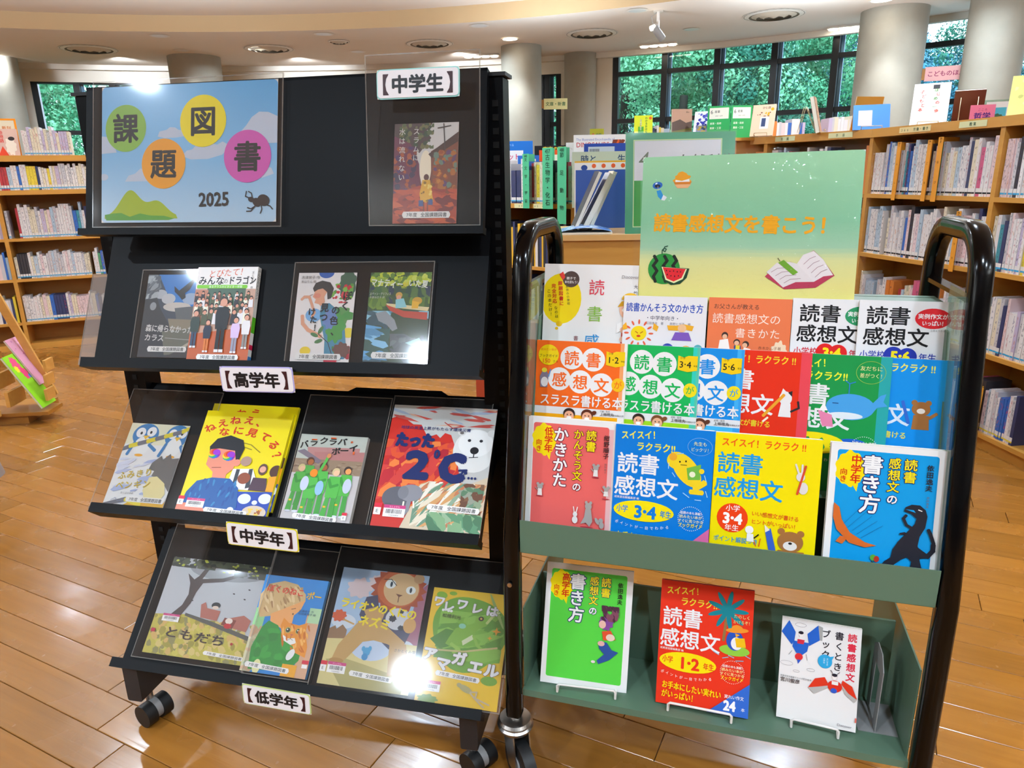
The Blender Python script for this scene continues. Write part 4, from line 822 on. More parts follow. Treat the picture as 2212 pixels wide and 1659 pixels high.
def a_neko(A):
    H = A.H; A.r(0, 0, 100, H, '#2f83c4'); A.r(80, 62, 100, H, '#c9a084'); A.r(82, 50, 100, 76, '#a8c8a0'); A.r(0, 60, 16, 96, '#8fbf88'); A.r(0, 96, 16, H, '#b0a88a'); A.speck(0, 90, 18, H, 18, 4, ['#c0b496', '#8fa084', '#b5967a'], asp=1.6, rot=0)
    A.p([(0, 36), (10, 16), (32, 8), (54, 12), (70, 28), (72, 40), (60, 46), (40, 60), (24, 72), (8, 76), (2, 60)], '#c7a878'); A.speck(6, 16, 64, 66, 40, 2, ['#b08f62', '#d8bd92', '#a07c54'], asp=4, rot=60)
    A.p([(24, 68), (40, 58), (62, 44), (72, 38), (68, 56), (60, 66), (60, 80), (48, 92), (26, 80)], '#dfa268'); A.l([(54, 56), (60, 54)], 1.2, '#6a4a34'); A.e(58, 64, 1.2, 1.6, '#6a4a34')
    A.p([(16, 92), (24, 80), (40, 86), (52, 104), (66, 116), (84, 122), (84, 140), (70, 160), (12, 164), (8, 128)], '#2f8538'); A.speck(14, 92, 80, 160, 30, 6, ['#3a9640', '#2a7a34'], asp=1.6)
    A.p([(44, 86), (46, 72), (56, 80), (72, 82), (84, 76), (84, 92), (92, 116), (92, 134), (76, 128), (70, 118), (52, 108)], '#d98f34'); A.p([(50, 100), (60, 106), (70, 104), (74, 112), (66, 116), (54, 110)], '#e6e2dc')
    for x in (57, 73): A.e(x, 92, 4.5, 5, '#a8a860'); A.e(x, 92, 3.2, 3.8, '#2c2a20'); A.e(x - 1, 91, 1, 1.2, '#e8e8e0')
    A.p([(62, 98), (67, 98), (64, 102)], '#c06a50'); A.l([(64, 102), (64, 106), (60, 109)], .7, '#6a4a3a'); A.l([(64, 106), (68, 108)], .7, '#6a4a3a'); A.speck(48, 80, 90, 126, 24, 1.8, ['#c07020', '#e8b060'], asp=4, rot=70)
    A.e(70, 132, 5, 10, '#dcdcdc', 20); A.r(62, 148, 84, H, '#dca030'); A.e(24, 158, 6, 12, '#dcd8a0')
    A.t(8, 23, 14, 'ぼくのねこ', '#d0422c', .02, rot=3, sx=.86); A.t(72, 29, 15, 'ポー', '#dcae28', .03, rot=3, al='l', sx=.8); A.t(66, 57, 4.4, '岩瀬成子 作', '#1d3a5c'); A.t(66, 62, 4.4, '松成真理子 絵', '#1d3a5c')
    A.r(90, H - 30, 100, H - 24, '#c83048'); A.r(91, H - 23, 99, H - 17, '#e8e4e2'); award(A, 10, H - 12, 60, rot=3)
def a_lion(A):
    H = A.H; A.r(0, 0, 100, H, '#9fb4cc'); A.p([(90, 20), (100, 10), (100, H * .62), (86, 90)], '#9a6276'); A.blob(24, 24, 14, 12, '#cdb8b8', seed=3); A.blob(42, 14, 9, 8, '#cfbcbc', seed=4); A.e(14, 66, 14, 9, '#c4ccd6'); A.e(88, 100, 13, 20, '#c6cdd8'); A.r(0, 84, 100, H, '#cfc088'); A.e(50, 86, 26, 22, '#b9c6da')
    A.p([(0, 76), (6, 72), (8, 76), (14, 70), (20, 76), (20, 86), (0, 88)], '#8a6a4c')
    rr = random.Random(5); q = []
    for i in range(36):
        a = 2 * pi * i / 36; k = 1.0 if i % 2 else 1.2; q.append((68 + 27 * k * cos(a), 20 + 25 * k * sin(a)))
    A.p(q, '#a04c28'); A.e(68, 20, 24, 23, '#b86436'); A.e(71, 20, 20, 20, '#c9a87c'); A.e(89, 5, 6, 6, '#b8926a'); A.e(58, 15, 6, 5.5, '#d8dcd8'); A.e(82, 20, 5.5, 5, '#d8dcd8'); A.e(59, 15, 1.4, 3.4, '#20303a'); A.e(82, 20, 1.4, 3.2, '#20303a')
    A.l([(50, 10), (58, 9), (65, 16)], .9, '#4a3428'); A.p([(66, 26), (74, 27), (70, 30)], '#6a4434'); A.l([(70, 30), (70, 36)], .9, '#5a3a2c')
    A.p([(34, 34), (46, 30), (50, 44), (88, 52), (92, 64), (84, 92), (70, 92), (36, 66), (30, 56)], '#3a3a54'); A.p([(34, 50), (48, 44), (58, 52), (56, 62), (40, 60)], '#b8925c'); A.e(73, 56, 13, 13, '#c4c4c8'); A.blob(68, 56, 4, 4, '#2c2c34', seed=1); A.blob(79, 66, 3.5, 3, '#2c2c34', seed=2); A.blob(76, 47, 3, 2.4, '#2c2c34', seed=3); A.e(88, 62, 7, 9, '#c49a60')
    A.p([(4, 112), (22, 108), (44, 112), (72, 118), (96, 120), (92, H), (26, H)], '#a99e68')
    A.p([(30, 64), (52, 58), (86, 82), (88, 92), (66, 86), (52, 84), (38, 88)], '#b8945c'); A.p([(30, 66), (42, 66), (40, 88), (28, 106), (22, 114), (10, 112), (14, 94)], '#b8945c'); A.p([(70, 84), (88, 84), (94, 106), (92, 122), (74, 122), (72, 104)], '#b8945c'); A.e(86, 121, 8, 3, '#a8824c'); A.e(16, 112, 8, 3, '#a8824c')
    A.blob(8, 60, 8, 7, '#c0562a', seed=7); A.l([(14, 64), (26, 68)], 2, '#b8945c'); A.e(47, 98, 4, 5, '#4a9ac4'); A.e(46, 104, 3.4, 4, '#3a88b8'); A.e(43, 95, 2, 3, '#4a9ac4'); A.e(50, 94, 2, 3, '#4a9ac4')
    A.t(6, 43, 12.8, 'ライオンのくにの', '#e2cc2a', .045, rot=4, sx=.86); A.t(31, 62, 13.5, 'ネズミ', '#e2cc2a', .045, rot=4, sx=.9); A.t(76, 92, 4, 'さかとくみ雪', '#4a4444')
    barcode(A, 8, H - 26, 20, 9); tag3(A, 0, H - 26); award(A, 36, H - 16, 42, rot=3)
def a_frog(A):
    H = A.H; A.r(0, 0, 100, H, '#dcb828'); A.blob(53, 58, 48, 50, '#6a9a34', n=3, amp=.06, seed=11); A.speck(14, 30, 96, 96, 40, 9, ['#74a43c', '#5c8c30', '#84b04a'], asp=2.6, rot=-20)
    A.e(84, 24, 2, 26, '#9cb46a', -25); A.e(12, 10, 7, 5, '#7fa832', 10); A.e(26, 6, 5, 2.8, '#7fa832'); A.e(86, 118, 10, 6, '#6f9a34')
    A.p([(6, 72), (24, 56), (42, 58), (44, 74), (20, 84)], '#4c7c2a')
    A.p([(30, 66), (36, 54), (50, 48), (58, 44), (60, 36), (70, 33), (76, 38), (74, 46), (64, 52), (58, 64), (48, 74), (34, 80), (26, 76)], '#7ba63c'); A.p([(46, 70), (58, 60), (60, 66), (48, 76)], '#c9cfa8'); A.e(66, 37, 3.4, 3.2, '#3a2c20'); A.e(66, 37, 1.4, 1.4, '#d8b060')
    A.l([(74, 42), (80, 32), (84, 28)], 3.4, '#b8c47a'); A.l([(84, 28), (88, 26)], 1.6, '#cfd6a0'); A.l([(84, 28), (86, 23)], 1.6, '#cfd6a0'); A.l([(60, 62), (66, 74), (72, 78)], 3.6, '#86ae48'); A.l([(34, 76), (44, 82), (38, 86)], 4.5, '#8fb54e'); A.l([(14, 86), (50, 84), (90, 74)], 2.4, '#bcae78')
    A.e(44, 50, 4.5, 3.5, '#86bca0')
    for x, y, k in ((87, 52, 6), (80, 62, 3.4)): A.p([(x, y - k), (x + k * .25, y - k * .25), (x + k, y), (x + k * .25, y + k * .25), (x, y + k), (x - k * .25, y + k * .25), (x - k, y), (x - k * .25, y - k * .25)], '#e0a030')
    for c, x, y, r_ in (('ワ', 10, 19, 4), ('レ', 24, 25, 0), ('ワ', 40, 20, 4), ('レ', 60, 24, 4), ('は', 79, 25, 4)): A.t(x, y, 15.5, c, '#dedcda', .055, rot=r_, al='c', out='#5c4a44', ob=.03)
    for c, x, y, r_ in (('ア', 10, 92, 4), ('マ', 28, 103, 6), ('ガ', 47, 94, 4), ('エ', 68, 102, 4), ('ル', 88, 104, 4)): A.t(x, y, 18.5, c, '#dedcda', .065, rot=r_, al='c', out='#5c4a44', ob=.03)
    A.t(17, 38, 6, '松橋利光', '#3c4a24', .01, rot=3); A.e(17, 31, 1.8, 1.8, '#e0e0d8'); A.e(24, 31.4, 1.8, 1.8, '#e0e0d8'); A.e(27.5, 31.4, 1.8, 1.8, '#e0e0d8')
    f_ = '#a8a070'; A.e(60, 132, 9, 4, f_, 25); A.e(52, 128, 3.5, 2.8, f_, 25); A.l([(67, 135), (74, 134), (73, 142), (90, 148)], 2, '#b8a88a'); A.l([(66, 136), (72, 142), (84, 152)], 2, '#b8a88a'); A.blob(16, H - 4, 12, 6, '#7a9440', seed=4)
    barcode(A, 7, H - 28, 22, 11); tag3(A, -.5, H - 29); award(A, 24, 116, 48, rot=4)
def a_poster(A):
    H = A.H
    A.r(0, 0, 100, H, band_mat('poster_wash', [(0, '#efe67c'), (.20, '#e8e08c'), (.36, '#dadc98'), (.44, '#9fcba8'), (.60, '#86c29a'), (.80, '#8ec89c'), (1, '#9dd4a6')], A.h, stripes=.05, rough=.28), 1.5)
    # wind bell, shaved ice
    A.e(7.4, 13.6, 2.4, 1.7, '#2a66b4', -8); A.e(7.4, 13.9, 1.4, .8, '#151c30'); A.e(6.8, 12.7, .6, .35, '#dfe8f2', -30); A.p([(7, 16.2), (9, 15.8), (10.6, 19), (9.4, 20.6), (7.8, 19)], '#2f8fc8'); A.p([(10.4, 18.2), (12.2, 19.4), (11, 21), (9.4, 20.6)], '#d8dade'); A.l([(7.6, 14), (7.8, 16)], .2, '#caa')
    A.blob(19.2, 11.2, 4.0, 3.1, '#e2a02a', seed=2); A.p([(16.2, 9.8), (17.2, 7.8), (19, 7.2), (20.8, 8), (22, 10.4), (21, 11.8), (19.4, 10.8), (17.6, 11.6)], '#e2a02a'); A.p([(16, 11.2), (19, 11.8), (22.4, 10.8), (23, 13), (15.8, 13)], '#e0dedc'); A.p([(15, 12.2), (23.8, 12.2), (22, 15), (17, 15)], '#cf8230'); A.p([(15.6, 13.4), (23.4, 13.4), (22, 15.2), (17, 15.2)], '#e0ae80')
    A.t(6.2, 31.5, 9.2, '読書感想文を書こう！', '#e8a818', .034, rot=1.6, sx=.92)
    # watermelon with slice
    A.e(12.2, 54.2, 7.8, 7.6, '#2c8c3c'); 
    for x in (7.6, 12.6, 17.2): A.l([(x - .3, 48.0), (x + 1, 50.2), (x - .7, 52.6), (x + 1.2, 55.2), (x - .4, 58), (x + .6, 60.4)], 1.5, '#172018')
    A.l([(11, 46.6), (11, 45), (12, 44), (13, 44.6), (12.4, 45.8), (11.4, 45.2), (12.2, 43.4), (13.6, 43)], .45, '#1f4a34')
    A.p([(10.6, 53), (24.6, 54), (23.4, 58.6), (20.4, 61.6), (16, 62.2), (12.4, 60)], '#174028'); A.p([(11, 53.2), (23.4, 54.2), (21.6, 59.2), (17.4, 61.2), (13.2, 59.6)], '#dfe0b0'); A.p([(11.6, 53.4), (22.8, 54.2), (21, 58.6), (17.2, 60.4), (13.8, 59)], '#d8303a')
    for x, y in ((13.5, 55), (15.2, 55.4), (17, 55.2), (18.8, 55.6), (20.4, 55.6), (14, 57), (15.8, 57.6), (17.6, 57.8), (19.4, 57.6)): A.e(x, y, .25, .4, '#301018')
    # open book with ribbon
    A.p([(60, 57.5), (65, 52), (71, 50.5), (74, 51.5), (76.5, 47.5), (81, 45.2), (85, 49), (90.8, 56.8), (83, 62.5), (69, 63.4)], '#b0405a')
    A.p([(60.6, 55.4), (65, 51), (71, 50.6), (74, 51.4), (82, 59.8), (74, 60), (68.5, 62.6)], '#dcd4d4'); A.p([(74, 51.4), (76.5, 47.2), (81, 45.4), (85.4, 49.4), (90.2, 56.6), (86, 57.2), (82, 59.8)], '#e0d8d8')
    for i in range(4): A.l([(62.8 + i * 2, 55.4 + i * 1.7), (65.5 + i * 2, 53.6 + i * 1.7), (70 + i * 2, 53.2 + i * 1.7)], .22, '#9a7880'); A.l([(77 + i * 1.8, 51.6 + i * 2.0), (79.5 + i * 1.8, 49 + i * 2.0), (82 + i * 1.8, 47.9 + i * 2.0)], .22, '#9a7880')
    A.p([(65.6, 51), (68, 49.6), (74.8, 55.4), (72.6, 56.8)], '#6f9e34'); A.l([(66.4, 50.2), (65.4, 48.8)], .3, '#4a4030')
def a_guide(A):
    H = A.H; A.r(0, 0, 100, H, '#dedad6'); A.e(19, 37, 22, 27, '#e6cb1c'); A.e(18, 64, 3.4, 3, '#e0b828'); A.e(15.5, 69, 1.8, 1.6, '#e0b828'); A.r(-1, 0, .2, H, '#dedad6')
    A.e(29, 16, 9, 8.6, '#4c3c36'); A.t(29, 15, 3.4, '親子で', '#e8e0d8', .01, al='c'); A.t(29, 19, 3.2, '本を読もう！', '#e8e0d8', .01, al='c', sx=.8); A.p([(16, 11), (20, 8), (22.6, 14), (20, 17.5)], '#d0463c')
    A.v(17.5, 18, 5, '課題図書に', '#c8402c', .02, 1.08, dx=.6); A.v(10.5, 21, 5, '完全対応', '#c8402c', .02, 1.08, dx=.6); A.v(14, 45, 4, 'なのは', K_, .0, 1.1, dx=.6); A.v(5.5, 27, 4.4, 'この本だけ！', K_, .0, 1.12, dx=.7); A.v(25, 22, 3.2, '夏休み小学校', '#5a5030', .0, 1.15, dx=.5)
    A.t(57, 24, 17.5, '読', '#d04858', .0, al='c'); A.t(56, 52, 17.5, '書', '#84b048', .0, al='c'); A.t(54, 82, 17.5, '感', '#3a8cc0', .0, al='c'); A.v(37, 76, 5.5, '書き方', '#8a5a60', 0, 1.3); A.t(92, 12, 5, 'Discover', '#8a8a90', al='c', shear=.1); A.v(98, 20, 4.6, '大竹稽', '#6a6470', 0, 1.4)
    A.p([(0, 88), (10, 82), (22, 88), (10, 98), (0, 94)], '#cfd06a'); A.e(21, 96, 8, 8, '#d88a84'); A.r(20, 97, 32, 104, '#b83a3c')
    A.p([(86, 60), (100, 58), (100, 96), (84, 94)], '#c8442e'); A.e(92, 46, 10, 11, '#e4b49a'); A.p([(80, 44), (104, 40), (102, 36), (84, 38)], '#c89a2c'); A.e(93, 36, 9, 7, '#e0b23a', a0=180, a1=360)
    A.l([(85, 46), (91, 46)], .9, K_); A.e(88, 47, 3.2, 2.6, '#f0e8e0'); A.e(96, 47.5, 3.2, 2.6, '#f0e8e0'); A.p([(80, 62), (88, 58), (88, 66), (80, 72)], '#e8e4e0'); A.e(88, 68, 4.5, 3.5, '#e4b49a'); A.e(88, 78, 4.5, 3.5, '#e4b49a')
def a_kansou(A):
    H = A.H; A.r(0, 0, 100, H, '#dad7d8'); A.t(3, 14, 11.4, '読書かんそう文のかき方', '#3554a8', .02, sx=.74); A.t(48, 26.5, 6, '・中学年向き・', '#4a4a5c', .005, al='c'); A.t(28, 33, 3.6, '紅田逸夫　著　　高野ヒデ子　絵', '#6a6a74')
    _P = A.P; A.P = lambda x, y: _P(x - 6, y - 9)
    for i in range(12): a = i * pi / 6; A.e(26 + 15 * cos(a), 55 + 14 * sin(a), 3, 1.2, '#d8684c', math.degrees(a) + 0)
    A.e(26, 55, 9.5, 9, '#e6cc2a'); A.l([(22, 53), (25, 55)], .9, '#a8502c'); A.l([(28, 55), (31, 53)], .9, '#a8502c'); A.e(26, 58.5, 2.5, 1.4, '#c84a34')
    A.p([(4, 46), (10, 42), (12, 50), (6, 52)], '#e0a83a'); A.p([(44, 42), (50, 46), (48, 52), (43, 49)], '#e0a83a'); A.p([(60, 44), (72, 44), (80, 42), (92, 44), (90, 50), (80, 48), (72, 50), (62, 50)], '#e0a83a'); A.p([(70, 52), (86, 52), (90, 62), (66, 62)], '#7a5aa8'); A.e(78, 47, 5, 5, '#e0b890'); A.e(62, 75, 8, 9, '#34489a'); A.e(84, 76, 8, 8, '#e0a83a')
    A.e(98, 74, 6, 8, '#5aa0a8')
def a_papa(A):
    H = A.H; A.r(0, 0, 100, H, '#dc7c54'); A.t(6, 11, 7, 'お父さんが教える', '#4a3830', .005); A.t(5, 26, 13.6, '読書感想文の', '#e9d8cc', .0, tr=.0, sx=1.02); A.t(34, 44, 13, '書きかた', '#e9d8cc', .0, tr=.06)
    A.blob(88, 66, 9, 13, '#e4cdb0', seed=3); A.t(63, 62, 4.6, '赤木かん子著', '#7a4432')
    A.p([(16, 54), (26, 52), (30, 70), (14, 72)], '#e8e0da'); A.e(22, 48, 4, 4.5, '#3a2c28'); A.e(22, 49.5, 3, 3.2, '#e0b090'); A.p([(34, 60), (42, 60), (43, 72), (34, 72)], '#2c4a84'); A.e(37, 56, 4, 4, '#3a2c28'); A.e(37, 57, 3, 3, '#e0b090'); A.p([(46, 62), (54, 64), (56, 72), (44, 72)], '#e8e0da'); A.e(48, 58, 4, 4, '#3a2c28'); A.e(47, 59.4, 3, 3, '#e0b090'); A.r(36, 60, 41, 72, '#e0c83a')
def a_bw(num, cc, ell, num2=None):
    def f(A):
        A.r(0, 0, 100, A.H, '#dcdada'); A.t(8, 18, 23, '読書', K_, .02, sx=1.06); A.t(6, 43, 23, '感想文', K_, .02, sx=1.04)
        A.e(80, 20, 19, 12, ell); A.t(80, 17.5, 6.4, '実例作文が', '#e8e6e4', .025, al='c'); A.t(80, 25.5, 6.4, 'いっぱい！', '#e8e6e4', .025, al='c', sx=.8)
        A.t(4, 65, 10.5, '小学校', cc, .01, sx=.9); A.e(41, 65, 10.5, 10.5, cc if num == '5・6' else '#d02a2c'); A.e(56, 66, 10.5, 10.5, cc if num == '5・6' else '#d02a2c'); A.num(48.5, 65.5, 17, num, '#ecd822', .05); A.t(68, 66, 10.5, '年生', cc, .01, sx=.9)
        A.t(78, 34, 2.6, '立原えりか 監修', '#6a6a70')
    return f
def a_sura(bg, tint, ink2, num, edge, hair2):
    def f(A):
        H = A.H; A.r(0, 0, 100, H, edge); A.r(0, 0, 93, 74, bg); A.r(93, 0, 97, 74, tint); A.r(0, 73, 100, 81, '#dedad8'); A.r(0, 81, 93, H, ink2)
        w_ = '#e2dfdd'
        for x, y in ((40, 18), (64, 19), (27, 42), (50.5, 44), (74, 46)): A.e(x, y, 12.8, 12.8, w_)
        for (x, y), c in zip(((40, 18), (64, 19), (27, 42), (50.5, 44), (74, 46)), '読書感想文'): A.t(x, y + .5, 17, c, bg, .02, al='c')
        A.e(92, 45, 7, 7.4, '#e4cf26' if num != '1・2' else '#e8b82a'); A.t(92, 45, 9, 'が', bg, .01, al='c')
        A.p([(78, 9), (84, 11), (88.5, 9), (98, 9), (98, 24), (88.5, 26), (78, 24)], '#e6c320'); A.t(80, 11.5, 2.8, '小学', K_); A.num(85.5, 18, 9.5, num, K_, .012, w=.66); A.t(94, 19.4, 2.1, '年生', K_)
        if num == '1・2':
            A.e(14, 16, 11.5, 11.5, '#e6cb1c'); A.t(14, 17, 3.6, 'ブックガイド', K_, .01, al='c'); A.t(12, 22.4, 6.4, '150', '#d8622a', .02, al='c'); A.t(19, 23, 3, 'さつ', K_); A.t(14, 10, 3, '読みたい本が', '#d8622a', al='c')
            A.p([(5, 40), (10, 30), (15, 38), (14, 52), (6, 52)], '#7c7484'); A.e(10.5, 46, 4, 5.4, '#dcd8d8'); A.e(10, 33, 3, 2.6, '#d8cc4a'); A.l([(15, 40), (17, 32)], 1.2, '#5a8ab8')
        A.t(6, 65, 13.4, 'スラスラ書ける本', w_, .02, rot=0, sx=.86)
        A.t(74, 74.5, 2.2, '企画・監修', K_); A.t(74, 77.8, 3.8, '上條晴夫', K_, .01); A.t(88, 78.2, 2.0, '東北福祉大学', K_)
        for x, hc in ((40, '#33221c'), (60, hair2)):
            A.e(x, 79.5, 6.6, 6, hc); A.e(x, 82, 5.4, 5.4, '#e3ab8c'); A.e(x - 2, 80.8, .6, .8, K_); A.e(x + 2, 80.8, .6, .8, K_); A.e(x, 84, 2.8, 1.6, '#f0ece8')
        A.e(67.5, 77, 3, 2.2, hair2, -30)
    return f
def a_sui(bg, num, tcol='#e2d348', body='#dedcdc', two=True, pic='cat', edge=None, big=None, low=None):
    """the family of bright workbooks; pic picks the animal"""
    def f(A):
        H = A.H; A.r(0, 0, 100, H, bg)
        if edge: A.r(90, 0, 100, H, edge)
        if two: A.t(6, 11, 9.5, 'スイスイ！', tcol, .025, rot=-4, sx=.84); A.t(22, 21.5, 9.8, 'ラクラク!!', tcol, .025, sx=.9)
        else: A.t(6, 9, 9.2, 'スイスイ！ラクラク !!', tcol, .025, sx=.88)
        y1, y2 = (40, 64) if two else (30, 55)
        A.t(3, y1, 22.5, '読書', body, .02, sx=.98); A.t(1, y2, 22.5, '感想文', body, .02, sx=.98)
        if pic == 'bear_float':
            y_ = '#e0c432'; A.e(74, 42, 11, 20, y_, -38); A.e(64, 33, 10, 9, y_); A.e(60, 29.5, 4, 4, '#d9a03a'); A.l([(84, 60), (92, 54)], 6, y_); A.l([(80, 64), (90, 64)], 5, y_); A.p([(74, 40), (88, 35), (88, 51), (76, 52)], '#6fa84a'); A.e(80, 46, 3, 3, '#dcdcc0'); A.e(67, 34, .8, 1, K_); A.e(73, 33, .8, 1, K_); A.l([(68, 37), (74, 37)], .6, K_); A.e(89, 42, 2.6, 2.6, y_)
            for a in ((56, 36, 56, 42), (60, 46, 63, 50), (92, 46, 94, 52), (72, 66, 78, 70), (84, 72, 90, 72), (64, 26, 70, 25), (94, 62, 96, 68)): A.l([(a[0], a[1]), (a[2], a[3])], .8, '#9cc4e0')
            for i in range(30): a = i * 12 * pi / 180; A.l([(86 + 12 * cos(a), 17 + 9 * sin(a)), (86 + 12 * cos(a + .18), 17 + 9 * sin(a + .18))], .35, '#8ab8dc'); A.z -= LY
            A.z += LY; A.t(86, 14, 4.4, '先生も', '#d8e0a8', al='c'); A.t(86, 20, 4.4, 'ビックリ！', '#d8e0a8', al='c', sx=.9)
        if pic == 'whale':
            A.e(66, 51, 22, 13, '#4f9ad0'); A.p([(84, 48), (92, 38), (97, 36), (95, 44), (99, 48), (90, 50), (86, 56)], '#4f9ad0'); A.e(62, 60, 16, 3.4, '#d4dade'); A.l([(64, 38), (64, 28), (60, 25)], .9, '#3a7ac0'); A.l([(64, 28), (69, 26)], .9, '#3a7ac0'); A.l([(50, 48), (55, 48)], .8, '#1d3a6a'); A.p([(37, 56), (50, 60), (52, 72), (42, 72)], '#d884a4'); A.p([(38, 56), (42, 48), (46, 56)], '#e8e4e0'); A.e(70, 87, 13, 4.5, '#2a62b8')
            for i in range(30): a = i * 12 * pi / 180; A.l([(82 + 13 * cos(a), 16 + 11 * sin(a)), (82 + 13 * cos(a + .2), 16 + 11 * sin(a + .2))], .4, '#9ac05a'); A.z -= LY
            A.z += LY; A.t(82, 12, 5, '友だちに', '#d8e0a0', .01, al='c'); A.t(82, 19, 5, '差がつく！', '#d8e0a0', .01, al='c', sx=.9)
        if pic == 'cat':
            A.e(78, 47, 6, 7, '#dedad8'); A.p([(73, 44), (75, 37), (79, 41)], '#dedad8'); A.p([(80, 41), (84, 39), (84, 45)], '#2c2628'); A.p([(74, 52), (83, 52), (84, 66), (72, 66)], '#dedad8'); A.l([(84, 60), (91, 56), (90, 50)], 2, '#2c2628'); A.l([(58, 66), (76, 44)], 3, '#dca03a'); A.l([(62, 68), (58, 72)], 2, '#e8dcc8')
        if pic == 'brownbear':
            b_ = '#9a6a3e'; A.e(76, 48, 8, 7, b_); A.e(70, 42, 2.6, 2.6, b_); A.e(82, 42, 2.6, 2.6, b_); A.e(76, 50, 3.6, 2.6, '#e6dcd0'); A.p([(70, 54), (83, 54), (84, 68), (69, 68)], b_); A.l([(60, 42), (66, 62)], 2.8, '#3f6cc0'); A.l([(84, 56), (89, 52)], 3, b_)
        if pic == 'palm':
            A.l([(72, 34), (70, 58)], 3, '#8a6a44'); 
            for a in range(0, 360, 40): A.e(73 + 11 * cos(radians(a)), 25 + 11 * sin(radians(a)), 11, 2.6, '#1f7a84', a)
            A.e(82, 68, 16, 6, '#8cba48'); A.e(82, 57, 9, 11, '#2f54a8'); A.e(84, 60, 6, 7, '#e2dedc'); A.e(84, 45.5, 12, 2.8, '#e0923a', -6); A.e(84, 43.5, 6, 4, '#e0923a'); A.p([(82, 54), (92, 53), (94, 63), (84, 64)], '#e0b42a'); A.p([(82, 49), (87, 50), (83, 53)], '#e6a23a')
            for a in ((60, 72, 66, 75), (70, 78, 76, 76), (84, 79, 92, 78), (94, 72, 99, 74), (76, 74, 82, 76)): A.l([(a[0], a[1]), (a[2], a[3])], .8, '#7ab0c8')
            A.t(88, 30, 4.4, 'たのしく', '#d8d890', al='c'); A.t(88, 36, 4.4, 'かけるぞ！', '#d8d890', al='c', sx=.9)
        if num and big == 'ellipse':
            A.t(2, 76.6, 2.8, '成美堂出版編集部 編', '#e8e4e0', .005); A.e(33, 89.5, 31, 11, '#e8d31f')
            A.t(5, 88.5, 8, '小学', bg, .02, sx=.75); A.num(34.5, 89.8, 18, num, bg, .045); A.t(50, 90.5, 8, '年生', bg, .02, sx=.72)
            for i in range(40): a = i * 9 * pi / 180; A.e(81 + 12.5 * cos(a), 92 + 12.5 * sin(a), .45, .45, '#e8e4e0', n=5); A.z -= LY
            A.z += LY; A.t(81, 86, 3.2, '話題の本も満載！', '#e8e4e0', .01, al='c', sx=.9); A.t(81, 90, 3.8, '読みたい本が', '#e8e0a0', .01, al='c'); A.t(81, 94.4, 3.8, 'すぐに見つかる', '#e8e0a0', .01, al='c', sx=.95); A.t(81, 99, 4.6, 'ブックガイド', '#e8d31f', .02, al='c', sx=.9)
            for i, ch in enumerate('ポイントが一目でわかる'): A.t(6 + i * 5.2, 103 + 4 * sin(i * .3), 3.8, ch, '#e8e0d8', al='c'); A.z -= LY
            A.z += LY
            if low: low(A)
        if big == 'circle':
            A.e(21, 86, 15, 15, '#dc4a22'); A.t(21, 76, 7, '小学', '#e8e4e0', .01, al='c'); A.num(21, 86, 15, num, '#e8e4e0', .05); A.t(21, 96, 7, '年生', '#e8e4e0', .01, al='c')
            A.t(39, 79, 5.4, 'いい感想文が書ける', '#d25a2a', .01, rot=2, sx=.92); A.t(39, 87, 5.4, 'ヒントがいっぱい！', '#d25a2a', .01, rot=2, sx=.92); A.t(4, 108, 6.4, 'ポイント解説つき', '#2f8cb8', .01, sx=.84)
            b_ = '#9a6a3e'; A.e(77, 104, 12, 10.5, b_); A.e(68, 94, 3.4, 3.4, b_); A.e(86, 95, 3.4, 3.4, b_); A.e(77, 108, 6.5, 4.6, '#dcd4cc'); A.e(77, 105.4, 1.8, 1.2, K_); A.p([(66, 113), (90, 113), (92, 122), (62, 122)], b_); A.p([(53, 96), (58, 92), (64, 114), (58, 118)], '#3f62b0'); A.p([(53, 97), (52, 89), (57.4, 94)], '#dcd4c4'); A.l([(45, 112), (42, 105)], .9, '#d25a2a'); A.l([(48, 112), (49, 104)], .9, '#d25a2a')
            A.e(82, 38, 4, 4.4, '#cfc8c4'); A.l([(80, 34), (77, 26)], 1.8, '#cfc8c4'); A.l([(83, 34), (83, 26)], 1.8, '#cfc8c4'); A.e(85, 49, 4.4, 6, '#cfc8c4'); A.l([(86, 27), (80, 55)], 2, '#c8503a')
            A.e(38, 96, 4, 4, '#e2dedc'); A.p([(36, 100), (42, 100), (43, 108), (36, 108)], '#e2dedc'); A.l([(43, 104), (47, 100)], 1.2, K_)
        if big == 'top':
            A.t(6, 74 if not two else 94, 7.2, 'いい感想文が書ける', tcol, .02, rot=1, sx=.92)
        if edge: A.z += 0
    return f
def low_red(A):
    H = A.H; A.t(6, 117, 9, 'お手本にしたい実れい', '#e8d31f', .02, rot=2, sx=.72); A.t(6, 127, 9, 'がいっぱい！', '#e8d31f', .02, rot=2, sx=.72); A.p([(100, 102), (100, H), (56, H)], '#3a68b8'); A.t(74, 119, 4.6, '実れい作文', '#e8e4e0', .01, sx=.9); A.t(80, 128.5, 15, '24', '#e8e4e0', .05, al='c', sx=.85); A.t(92, 131, 4.4, '本', '#e8e4e0')
def low_blue(A):
    H = A.H; A.t(6, 117, 9, 'お手本にしたい実例', '#e8d31f', .02, rot=2, sx=.72); A.p([(100, 100), (100, H), (60, H)], '#c86a98'); A.t(78, 127, 5, '実例作文', '#e8e4e0', .01)
